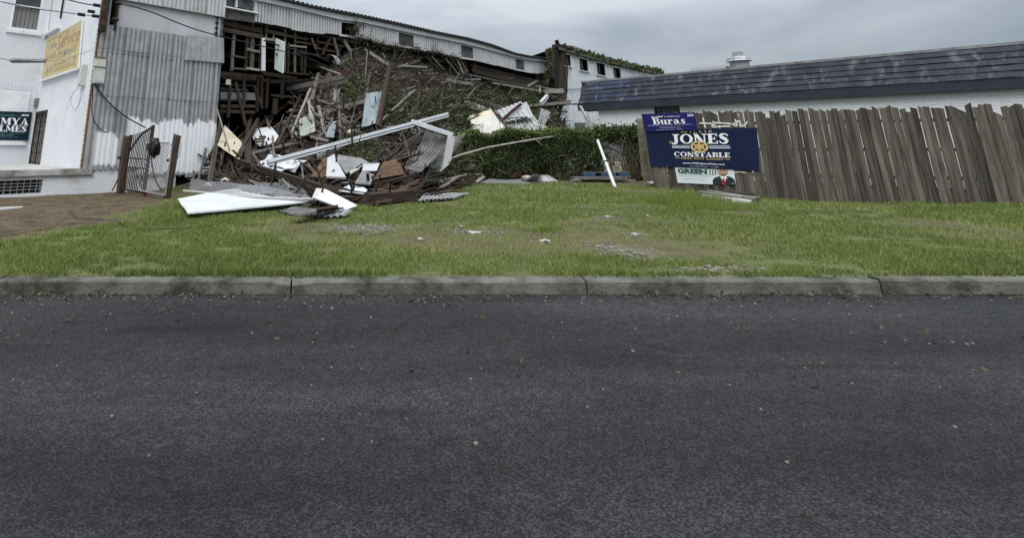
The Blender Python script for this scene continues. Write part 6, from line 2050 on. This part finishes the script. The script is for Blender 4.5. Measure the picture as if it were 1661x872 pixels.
# fallen roof sheets behind the vine fence
rp = thing('roof_panel', 'cream and yellow roof panel tipped behind the vine fence', 'roof panel', at(800, 222, 25.5))
rq = [at(774, 218, 25.2), at(828, 216, 25.4), at(798, 177, 27.2), at(753, 189, 27.0)]
m1, m2 = rq[0].lerp(rq[3], 0.70), rq[1].lerp(rq[2], 0.78)
panel('lower_face', [rq[0], rq[1], m2, m1], 'cream_panel', th=0.06, parent=rp, wav=0.05)
panel('upper_face', [m1, m2, rq[2], rq[3]], 'yellow_panel', th=0.05, parent=rp)
MB().beam(rq[1] + Vector((0, -0.05, 0)), rq[2] + Vector((0, -0.05, 0)), 0.07, 0.08).build('edge_trim', 'dark_iron', rp)
sheet('corrugated_sheet', [at(815, 193, 26.5), at(857, 190, 26.2), at(846, 165, 27.6), at(806, 180, 27.6)], 'galvanised', 'middle fallen corrugated roof sheet with a rusty streak, behind the vine fence', 'metal sheet', pitch=0.22, amp=0.035)
sheet('corrugated_sheet', [at(828, 216, 25.6), at(887, 216, 25.8), at(866, 188, 26.9), at(818, 199, 26.7)], 'galvanised', 'lowest fallen corrugated roof sheet behind the vine fence', 'metal sheet', pitch=0.22, amp=0.035)
sheet('corrugated_sheet', [at(815, 199, 26.3), at(866, 190, 26.3), at(854, 165, 27.3), at(842, 172, 27.3)], 'galvanised', 'upper fallen corrugated roof sheet behind the vine fence', 'metal sheet', pitch=0.22, amp=0.035)
board(at(816, 194, 26.1), at(845, 169, 26.9), 0.14, 0.08, 'maroon', 'timber', 'maroon batten lying on the fallen roof sheets', 'timber')
sheet('corrugated_sheet', [at(872, 198, 27.5), at(884, 203, 27.4), at(893, 182, 28.5), at(877, 176, 28.6)], 'galvanised_dark', 'dark corrugated sheet leaning below the broken warehouse end', 'metal sheet', pitch=0.22, amp=0.035)
panel('grey_board', [at(874, 206, 27.2), at(896, 216, 27), at(896, 211, 27), at(878, 200, 27.2)], 'panel_grey', 'grey board slanting below the broken warehouse end', 'board', th=0.05)
sheet('corrugated_sheet', [wpt(908, 192, 0.5), wpt(914, 193, 0.8), wpt(930, 168, 0.9), wpt(918, 165, 0.4)], 'far_metal', 'bent white sheet peeling from the far metal wall', 'metal sheet', pitch=0.3, amp=0.04, bend=0.06)
MB_ = MB().tube([wpt(911, 197, 0.7), wpt(912, 194, 0.7), wpt(914, 190, 0.7)], 0.09, 7, 0.5)
meta(MB_.build('torn_wrap', 'cream_panel', smooth=True), 'torn pale wrapping hanging at the foot of the far metal wall', 'scrap')
# lengths leaning on the right building
for i, (x0, y0, x1, y1, Y, m, r, lab) in enumerate((
        (941, 172, 962, 212, 26.6, 'pvc', 0.07, 'white pipe leaning under the left eave of the tiled roof'),
        (953, 182, 963, 212, 26.4, 'cream_panel', 0.05, 'pinkish rod leaning beside the white pipe under the eave'))):
    meta(MB().tube([at(x0, y0, Y), at(lerp(x0, x1, .5), lerp(y0, y1, .5), Y), at(x1, y1 + 8, Y)], r, 7).build('leaning_pipe', m), lab, 'pipe')
bx_ = thing('window_unit', 'dark air-conditioner in the foot of the far white wall', 'air conditioner', wpt(943, 213, 0.3))
q = [wpt(*p, 0.25) for p in ((936.5, 214), (950, 214), (950, 199), (936.5, 199))]
panel('case', q, 'glass_dark', th=0.4, parent=bx_)
gr = MB()
for i in range(5):
    gr.beam(q[0].lerp(q[3], (i + .5) / 5) + N * 0.02, q[1].lerp(q[2], (i + .5) / 5) + N * 0.02, 0.03, 0.03)
gr.build('louvre', 'galvanised_dark', bx_)
meta(MB().tube([at(968, 211.5, 24.4), at(1006, 206, 24.4)], 0.035, 6).build('thin_rod', 'dark_iron'), 'dark thin rod lying on top of the vine fence', 'rod')
# bent pale pole across the vine fence
meta(MB().tube([at(709, 267, 18.5), at(745, 252, 20.0), at(790, 239.5, 21.5), at(840, 230.5, 22.4), at(897, 221.5, 22.7)], 0.036, 7).build('bent_pole', 'wood_pale', smooth=True), 'long pale bent pole leaning across the vine fence', 'pole')
pp = thing('white_pipe', 'white plastic pipe leaning from the vine fence to the grass', 'pipe', gnd(998, 305))
a, b = gnd(998, 305), at(969.5, 228, 22.4)
MB().tube([a, a.lerp(b, 0.48)], 0.058, 8).build('lower_length', 'pvc', pp)
MB().tube([a.lerp(b, 0.48), a.lerp(b, 0.505)], 0.066, 8).build('coupling', 'black', pp)
MB().tube([a.lerp(b, 0.505), b], 0.055, 8).build('upper_length', 'pvc', pp)

# ------------------------------------------------------------------ fallen chain-link panel over the white sheet
fc = thing('fallen_chain_link', 'torn chain-link fence panel sagging over the white sheet', 'fence', gnd(400, 318))
cl = [at(304, 309.5, 14.6), at(514, 323.5, 12.6), at(508, 319, 13.0), at(310, 288, 15.4)]
MB().tube([cl[0] - Vector((0.1, 0, 0)), cl[0].lerp(cl[1], 0.5) - Z * 0.04, cl[1]], 0.032, 6).build('rail', 'wire_light', fc)
chain_link('wire_mesh', [cl[0], cl[1], cl[2], cl[3]], 'wire_grey', fc, 0.12, 0.009, wav=0.16)
for i, (x, y, r) in enumerate(((367, 295, 0.13), (339, 302, 0.10))):
    c = at(x, y, 16.0)
    meta(MB().tube([c - Vector((r, 0, 0)), c - Vector((r * 0.3, 0, -r * 0.5)), c + Vector((r * 0.7, 0, 0.0))], r * 0.6, 7, 0.7).build('white_lump', 'litter', smooth=True),
         'pale lump of plaster on the %s of the fallen chain-link' % ('top edge' if i == 0 else 'middle'), 'scrap')

# ================================================================== VINE FENCE (hedge)
HY = 23.4
vf = thing('vine_fence', 'chain-link fence smothered in dark green vines', 'hedge', at(880, 292, HY))
x_l, x_m, x_r = at(742, 292, HY).x, at(972, 292, HY).x, at(1042, 292, HY).x
for px in (760, 830, 900, 975, 1012, 1040):
    p = at(px, 290, HY); p.z = 0
    MB().tube([p - Z * 0.1, p + Z * 1.95], 0.035, 6).build('post', 'wire_grey', vf)
MB().tube([Vector((x_l, HY, 1.9)), Vector((x_r, HY, 1.9))], 0.025, 6).build('top_rail', 'wire_grey', vf)
chain_link('wire_mesh', [Vector((x_m - 0.4, HY, 0.1)), Vector((x_r, HY, 0.1)), Vector((x_r, HY, 1.9)), Vector((x_m - 0.4, HY, 1.9))], 'wire_grey', vf, 0.14, 0.008)
def htop(x):
    f = (x - x_l) / (x_m - x_l)
    return 1.90 + 0.16 * noise.noise((x * 0.8, 3.1, 0)) + 0.13 * noise.noise((x * 2.7, 7.7, 0)) + (0.12 if 0.35 < f < 0.95 else 0)
pts = []; tint = []
while len(pts) < 42000:
    x = random.uniform(x_l - 0.6, x_m + 0.1)
    top = htop(x)
    z = top - abs(random.gauss(0, 1)) * 0.75 if random.random() < 0.6 else random.uniform(0.0, top)
    if z < 0.02: continue
    bulge = 0.45 + 0.42 * noise.noise((x * 0.9, z * 1.0, 2.2)) + 0.30 * noise.noise((x * 2.6, z * 1.9, 5.2))
    if z < 0.7: bulge *= 0.6 + 0.5 * z
    y = HY - bulge + abs(random.gauss(0, 1)) * 0.16 if random.random() < 0.72 else HY + random.uniform(-0.4, 0.45)
    if noise.noise((x * 1.9, z * 1.7, 9.2)) < -0.38 and random.random() < 0.8: continue
    pts.append((x, y, z))
    tint.append(0.42 + 0.30 * noise.noise((x * 1.7, z * 1.7, y)) + random.uniform(-0.28, 0.28) + 0.55 * max(0.0, 1 - (top - z) / 0.32))  # leaves near the top lightened in colour, imitating light from above
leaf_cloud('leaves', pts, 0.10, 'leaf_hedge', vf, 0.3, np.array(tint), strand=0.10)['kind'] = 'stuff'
pts = []; tint = []
while len(pts) < 6500:
    x = random.uniform(x_m - 0.1, x_r + 0.1)
    r = random.random()
    if r < 0.6:
        z = 1.86 + random.gauss(0, 0.16)
    elif r < 0.8:
        z = random.uniform(0, 1.8)
        x = x_r - abs(random.gauss(0, 0.22))
    else:
        z = random.uniform(0.9, 1.9)
        if noise.noise((x * 1.8, z * 1.8, 1.2)) < 0.05: continue
    pts.append((x, HY + random.gauss(-0.05, 0.14), z))
    tint.append(0.35 + 0.25 * noise.noise((x * 2, z * 2, 4)) + random.uniform(-0.3, 0.3))
leaf_cloud('leaves', pts, 0.11, 'leaf_hedge', vf, 0.4, np.array(tint))['kind'] = 'stuff'
st = MB()
for i in range(150):
    x = random.uniform(x_l, x_r) if random.random() < 0.6 else random.uniform(x_m, x_r)
    p = Vector((x, HY - random.uniform(0.05, 0.55), random.uniform(0.0, 0.6)))
    q = p + Vector((random.gauss(0, 0.5), random.uniform(-0.15, 0.1), random.uniform(0.5, 1.6)))
    q.z = min(q.z, 1.9)
    st.tube([p, p.lerp(q, 0.5) + Vector((random.gauss(0, 0.1), 0, 0)), q], 0.013, 3, 0.6)
for i in range(30):
    x = x_r - random.uniform(0.02, 0.6)
    st.tube([Vector((x, HY - 0.1, 0)), Vector((x + random.gauss(0, 0.1), HY - 0.1, 1.0)), Vector((x + random.gauss(0, 0.15), HY - 0.1, 1.9))], 0.02, 4)
st.build('stems', 'stem', vf)['kind'] = 'stuff'
meta(MB().tube([at(966, 230, HY + 0.25), at(1015, 252, HY + 0.3), at(1040, 285, HY + 0.3)], 0.04, 6).build('fallen_pole', 'dark_iron'), 'dark pole slanting behind the bare chain-link', 'pole')
panel('yellow_boarding', [at(985, 288, 25.2), at(1040, 288, 25.2), at(1042, 262, 25.2), at(988, 264, 25.2)], 'plywood', 'low yellowish board standing behind the bare chain-link', 'board', th=0.05)
panel('grey_boarding', [at(975, 262, 25.6), at(1040, 262, 25.6), at(1040, 225, 25.6), at(975, 225, 25.6)], 'galvanised_dark', 'pale grey screen standing behind the bare chain-link', 'screen', th=0.05)
panel('red_tarpaulin', [at(828, 286, HY - 0.5), at(868, 285, HY - 0.5), at(862, 277, HY - 0.25), at(838, 278, HY - 0.25)], 'maroon', 'dark red cloth lying at the foot of the vines', 'cloth', th=0.04, wav=0.15)
# blue pallet timbers, low slab and sheets at the foot of the vines
pl = thing('blue_pallet', 'broken blue pallet under the bare chain-link', 'pallet', gnd(985, 296))
for x0, x1, y0, y1 in ((947, 966, 280.5, 286.5), (976, 998, 280.5, 287), (1004, 1017, 280, 286)):
    panel('block', [at(x0, y1, 22.5), at(x1, y1, 22.5), at(x1, y0, 22.5), at(x0, y0, 22.5)], 'blue_wood', th=0.3, parent=pl)
MB().beam(at(945, 279.6, 22.75), at(1018, 279.2, 22.75), 0.04, 0.4).build('top_board', 'wood_grey', pl)
MB().beam(at(928, 288.8, 22.4), at(1000, 288.5, 22.4), 0.09, 0.5).build('bottom_board', 'wood_grey', pl)
panel('flat_slab', gq((925, 292, 0.04), (1030, 292, 0.04), (1036, 287.5, 0.06), (930, 287.5, 0.06)), 'concrete_dirty', 'low dirty slab edge under the blue pallet', 'slab', th=0.06)
meta(MB().tube([gnd(1051, 297, 0.1), gnd(1054, 297, 0.12), gnd(1059, 297, 0.1)], 0.06, 8).build('white_bottle', 'litter', smooth=True), 'white plastic container lying left of the board fence', 'container')
sheet('corrugated_sheet', gq((848, 294, 0.06), (905, 293, 0.06), (888, 283.5, 0.25), (866, 282.5, 0.35)), 'galvanised', 'grey corrugated sheet lying right of the white rag at the vine foot', 'metal sheet', pitch=0.2, amp=0.035)
panel('grey_sheet', gq((780, 296, 0.05), (850, 299, 0.05), (876, 291, 0.07), (800, 289, 0.07)), 'galvanised_dark', 'flat dark sheet on the ground before the vine fence', 'metal sheet', th=0.02, wav=0.08)
meta(MB().tube([gnd(849, 289, 0.15), gnd(853, 288, 0.2), gnd(858, 288, 0.2), gnd(862, 289, 0.12)], 0.10, 7, 0.7).build('white_rag', 'litter', smooth=True), 'white rag on the sheets before the vine fence', 'rag')
meta(MB().tube([gnd(752, 292, 0.05), gnd(756, 291, 0.10), gnd(759, 291, 0.08)], 0.12, 7).build('white_cup', 'litter', smooth=True), 'white cup-sized litter left of the vine fence', 'litter')
board(gnd(774, 294, 0.08), gnd(787, 286, 0.12), 0.24, 0.12, 'wood_pale', 'timber', 'short pale block on the ground at the left end of the vine fence', 'timber')
board(gnd(722, 285, 0.3), gnd(782, 283, 0.3), 0.06, 0.05, 'wood_grey', 'timber', 'thin grey batten lying behind the short pale block', 'timber')

# ================================================================== VINES ON THE HEAP AND ROOFS
def vine_on_heap(name, k, cx, cy, rx, ry, size, m, label, rough=0.5, lift=(-0.1, 0.5), stems=0, clump=0.0):
    pts = []; tint = []
    tries = 0
    while len(pts) < k and tries < k * 40:
        tries += 1
        a = random.uniform(0, 6.283); r = math.sqrt(random.random())
        px, py = cx + rx * r * math.cos(a), cy + ry * r * math.sin(a)
        ty, _ = table(TOE, px); c_, _ = table(CREST, px)
        if not (c_ - 4 < py < ty): continue
        q = noise.noise((px * 0.045, py * 0.07, cx * 0.1)) + 0.6 * noise.noise((px * 0.13, py * 0.17, 3.0))
        if q < clump - (1 - r) * 0.5: continue
        p = heap(px, py, lerp(lift[0], lift[1], random.random() ** 1.3))
        p += Vector((random.gauss(0, 0.06), random.gauss(0, 0.06), random.gauss(0, 0.06)))
        pts.append(P3(p))
        tint.append(0.45 + 0.4 * q + random.uniform(-0.3, 0.3))
    t_ = thing(name, label, 'vine', Vector(np.mean(pts, 0)))
    leaf_cloud('leaves', pts, size, m, t_, 0.1, np.array(tint), strand=0.5 if m == 'leaf_dry' else 0.15)['kind'] = 'stuff'
    if stems:
        sb = MB()
        for i in range(stems):
            a = random.uniform(0, 6.283); r = math.sqrt(random.random())
            px, py = cx + rx * r * math.cos(a), cy + ry * r * math.sin(a)
            ln = random.uniform(8, 40)
            an = random.gauss(0.2, 0.9)
            pp_ = []
            for j in range(5):
                f = j / 4 - 0.5
                p = heap(px + ln * f * math.cos(an), py - ln * f * math.sin(an) + 3 * math.sin(f * 4), random.uniform(0.25, 0.7))
                pp_.append(p)
            sb.tube(pp_, random.uniform(0.008, 0.020), 3, 0.5)
        sb.build('stems', 'stem', t_)['kind'] = 'stuff'
    return t_
vine_on_heap('dry_vine', 5200, 645, 115, 88, 42, 0.10, 'leaf_dry', 'tangle of half-dead vines over the top of the heap', stems=900, clump=-0.05, lift=(-0.5, 0.6))
vine_on_heap('dry_vine', 3800, 665, 160, 75, 42, 0.10, 'leaf_dry', 'tangle of brown and green vines right of the rusty column', stems=700, clump=-0.02, lift=(-0.5, 0.6))
vine_on_heap('green_vine', 17000, 800, 172, 105, 36, 0.15, 'leaf_vine', 'dense green vines covering the right slope of the heap', stems=60, clump=-0.45, lift=(-0.1, 0.6))
vine_on_heap('green_vine', 5000, 665, 184, 70, 17, 0.15, 'leaf_vine', 'low green vines just above the white beam', stems=20, clump=-0.3)
vine_on_heap('green_vine', 900, 574, 150, 15, 26, 0.11, 'leaf_vine', 'green vines hanging over the jutting grey planks', stems=60, clump=-0.2, lift=(0.2, 1.0))
vine_on_heap('green_vine', 1800, 585, 238, 38, 20, 0.09, 'leaf_vine', 'thin green vines below the white beam', stems=70, clump=-0.05, lift=(0.2, 0.8))
vine_on_heap('green_vine', 2800, 742, 268, 26, 24, 0.12, 'leaf_vine', 'green vines at the right foot of the heap', stems=40, clump=-0.35, lift=(0.0, 0.6))
def vine_at(name, fn, k, size, m, label, stems=0):
    pts = [P3(fn(random.random(), random.random(), random.random())) for _ in range(k)]
    tint = [0.45 + 0.4 * noise.noise((p[0] * 1.2, p[1] * 1.2, p[2] * 1.6)) + random.uniform(-0.3, 0.3) for p in pts]
    t_ = thing(name, label, 'vine', Vector(np.mean(pts, 0)))
    leaf_cloud('leaves', pts, size, m, t_, 0.1, np.array(tint), strand=0.35 if m == 'leaf_dry' and size < 0.15 else 0.0)['kind'] = 'stuff'
    if stems:
        sb = MB()
        for i in range(stems):
            f = random.random(); g_ = random.random()
            sb.tube([fn(f, g_, 0.5), fn(min(1, f + 0.03), min(1, g_ + 0.15), 0.5), fn(min(1, f + 0.05), min(1, g_ + 0.35), 0.7)], 0.03, 3, 0.5)
        sb.build('stems', 'stem', t_)['kind'] = 'stuff'
def roof_vine(a, b, c):
    u_ = lerp(wp(945, 90)[0], wp(1072, 120)[0], a)
    hh = 0.35 + 0.45 * max(0, noise.noise((u_ * 0.5, 0, 8)) + 0.35)
    return W(u_, 0.25 - c * 1.2, f_ft(u_) - 0.1 + b * hh * (0.6 + 0.4 * c))
vine_at('roof_vine', roof_vine, 5200, 0.26, 'leaf_vine', 'green vines growing along the roof edge of the far metal wall', 40)
def roof_vine_near(a, b, c):
    u_ = lerp(wp(908, 80)[0], wp(945, 90)[0], a)
    return W(u_, 0.3 - c * 0.8, f_ft(u_) - 0.05 + b * 0.32)
vine_at('roof_vine', roof_vine_near, 900, 0.22, 'leaf_dry', 'thin dry vines on the near corner of the far roof', 10)
def end_vine(a, b, c):
    wid = 4.0 + 4.5 * (0.5 + noise.noise((b * 5.0, 1.0, 2.0))) * (1 - 0.5 * b)
    px = 889 + 2.5 * math.sin(b * 5) + 0.6 * wid * (a - 0.5) * 2
    return wpt(px, lerp(80, 138, b ** 1.3), 0.1 + 0.7 * c)
vine_at('climbing_vine', end_vine, 900, 0.16, 'leaf_vine', 'dark vine climbing the broken warehouse end', 40)
def strip_vine(a, b, c):
    px = lerp(563, 590, a)
    return wpt(px, lerp(37, 62, b) + 3 * math.sin(a * 9), 0.05 + 0.2 * c)
vine_at('climbing_vine', strip_vine, 130, 0.10, 'leaf_dry', 'dry vine climbing the strip beside the open window', 14)
def strip_vine2(a, b, c):
    px = lerp(560, 740, a)
    u_, z_ = wp(px, 80)
    return W(u_, 0.1 + 0.3 * c, f_bot(u_) + 0.25 * b ** 2 - 0.55 * c * b + 0.15 * noise.noise((u_, 0, 0)))
vine_at('climbing_vine', strip_vine2, 650, 0.10, 'leaf_dry', 'fringe of vines under the sagging strip of cladding', 30)

# ================================================================== SMALL THINGS ON THE LAWN
for x, y, r, lab in ((685, 341, 0.10, 'white paper scrap on the lawn before the right foot of the heap'), (770, 378, 0.13, 'yellowish white litter on the stony spot mid lawn'),
                     (885, 394, 0.11, 'white rag with dark edge low on the lawn'), (951, 352, 0.05, 'small white scrap alone on the right lawn'),
                     (988, 355, 0.14, 'flat pale stone on the right lawn'), (1031, 382, 0.12, 'flat white stone right of the middle lawn'),
                     (748, 369, 0.07, 'small white chip left of the yellowish litter'), (682, 391, 0.07, 'white chip on the bare spot of the front lawn'),
                     (1051, 353, 0.06, 'tiny pale scrap near the foot of the fence lawn')):
    c = gnd(x, y); c.z = ground_z(c.x, c.y) + 0.012
    mb = MB()
    k = 9
    ring_ = []
    for i in range(k):
        a = i / k * 6.283
        rr = 0.55 * r * random.uniform(0.35, 1.5)
        ring_.append(c + Vector((math.cos(a) * rr, math.sin(a) * rr * 0.8, random.uniform(0.0, 0.03))))
    mid = c + Z * 0.022
    base = [p - Z * 0.02 for p in ring_]
    mb.v = ring_ + base + [mid + Vector((0.02, 0, 0))]
    mb.f = [(i, (i + 1) % k, 2 * k) for i in range(k)] + [(i, i + k, (i + 1) % k + k, (i + 1) % k) for i in range(k)] + [tuple(range(2 * k - 1, k - 1, -1))]
    meta(mb.build('lawn_scrap', 'litter'), lab, 'scrap')
sp_ = [gnd(*p) for p in ((-20, 343), (36, 337), (37, 335), (-20, 338))]
for q in sp_: q.z = ground_z(q.x, q.y) + 0.02
panel('pale_strip', sp_, 'litter', 'flat white strip lying on the bare earth at left', 'strip', th=0.03)
# pebbles on the worn spots: uncounted
pb = MB()
for c, a, b, p_, q_ in SPOTS:
    if q_ < 0.4: continue
    for i in range(int(170 * a * b / 0.45)):
        x, y = random.gauss(c.x, a * 0.5), random.gauss(c.y, b * 0.5)
        s_ = random.uniform(0.008, 0.03)
        pb.box((x, y, ground_z(x, y) + s_ * 0.4), Vector((s_, s_ * 0.3, 0)), Vector((-s_ * 0.3, s_ * 0.8, 0)), Z * s_ * 0.5)
meta(pb.build('gravel', 'gravel'), 'pale gravel on the worn spots of the lawn', 'gravel', kind='stuff')
# grass tuft in the bare ring
def tuft(px, py, k, h, r, label):
    c = gnd(px, py)
    V_ = []; tn = []
    for i in range(k):
        a = random.uniform(0, 6.283); rr = r * math.sqrt(random.random())
        x, y = c.x + rr * math.cos(a), c.y + rr * math.sin(a) * 0.6
        z = ground_z(x, y)
        hh = h * random.uniform(0.5, 1.1) * (1.1 - rr / r * 0.5)
        b = random.uniform(0, 6.283); w = 0.008
        V_ += [(x - w, y, z), (x + w, y, z), (x + math.cos(a) * hh * 0.5 * rr / r + random.gauss(0, 0.03), y + random.gauss(0, 0.03), z + hh)]
        tn.append(random.uniform(0.35, 0.85))
    V_ = np.array(V_); o_ = np.array((c.x, c.y, 0.0))
    me = quads_mesh('grass_tuft', V_ - o_, 3, np.array(tn))
    me.materials.append(MATS['grass'])
    meta(link('grass_tuft', me, None, Vector(o_)), label, 'grass tuft')
tuft(890, 376, 330, 0.15, 0.24, 'tall grass tuft in a bare ring mid lawn')
tuft(1110, 328, 1300, 0.30, 1.1, 'tall weeds before the board fence planks')
tuft(1160, 337, 900, 0.24, 0.9, 'low weeds before the slab at the fence')
tuft(300, 309, 700, 0.22, 0.8, 'green weeds behind the leaning gate post')
tuft(570, 340, 500, 0.16, 0.5, 'grass tuft at the foot of the white cabinet panel')
def gw(*pts): 
    out = []
    for x, y in pts:
        p = gnd(x, y); p.z = ground_z(p.x, p.y) + 0.03; out.append(p)
    return out
wire('ground_cable', gw((112, 342), (118, 352), (132, 357), (170, 358), (190, 362), (205, 371)), 0.006, 'wire_black', 'black cable looping over the bare earth into the grass')
wire('ground_cable', gw((112, 352), (85, 372), (40, 383), (-20, 392)), 0.004, 'wire_black', 'thin dark cable along the edge of the bare earth')
wire('ground_cable', gw((222, 374), (260, 374.5), (300, 373), (345, 368)), 0.007, 'wire_black', 'dark cable lying straight in the grass')
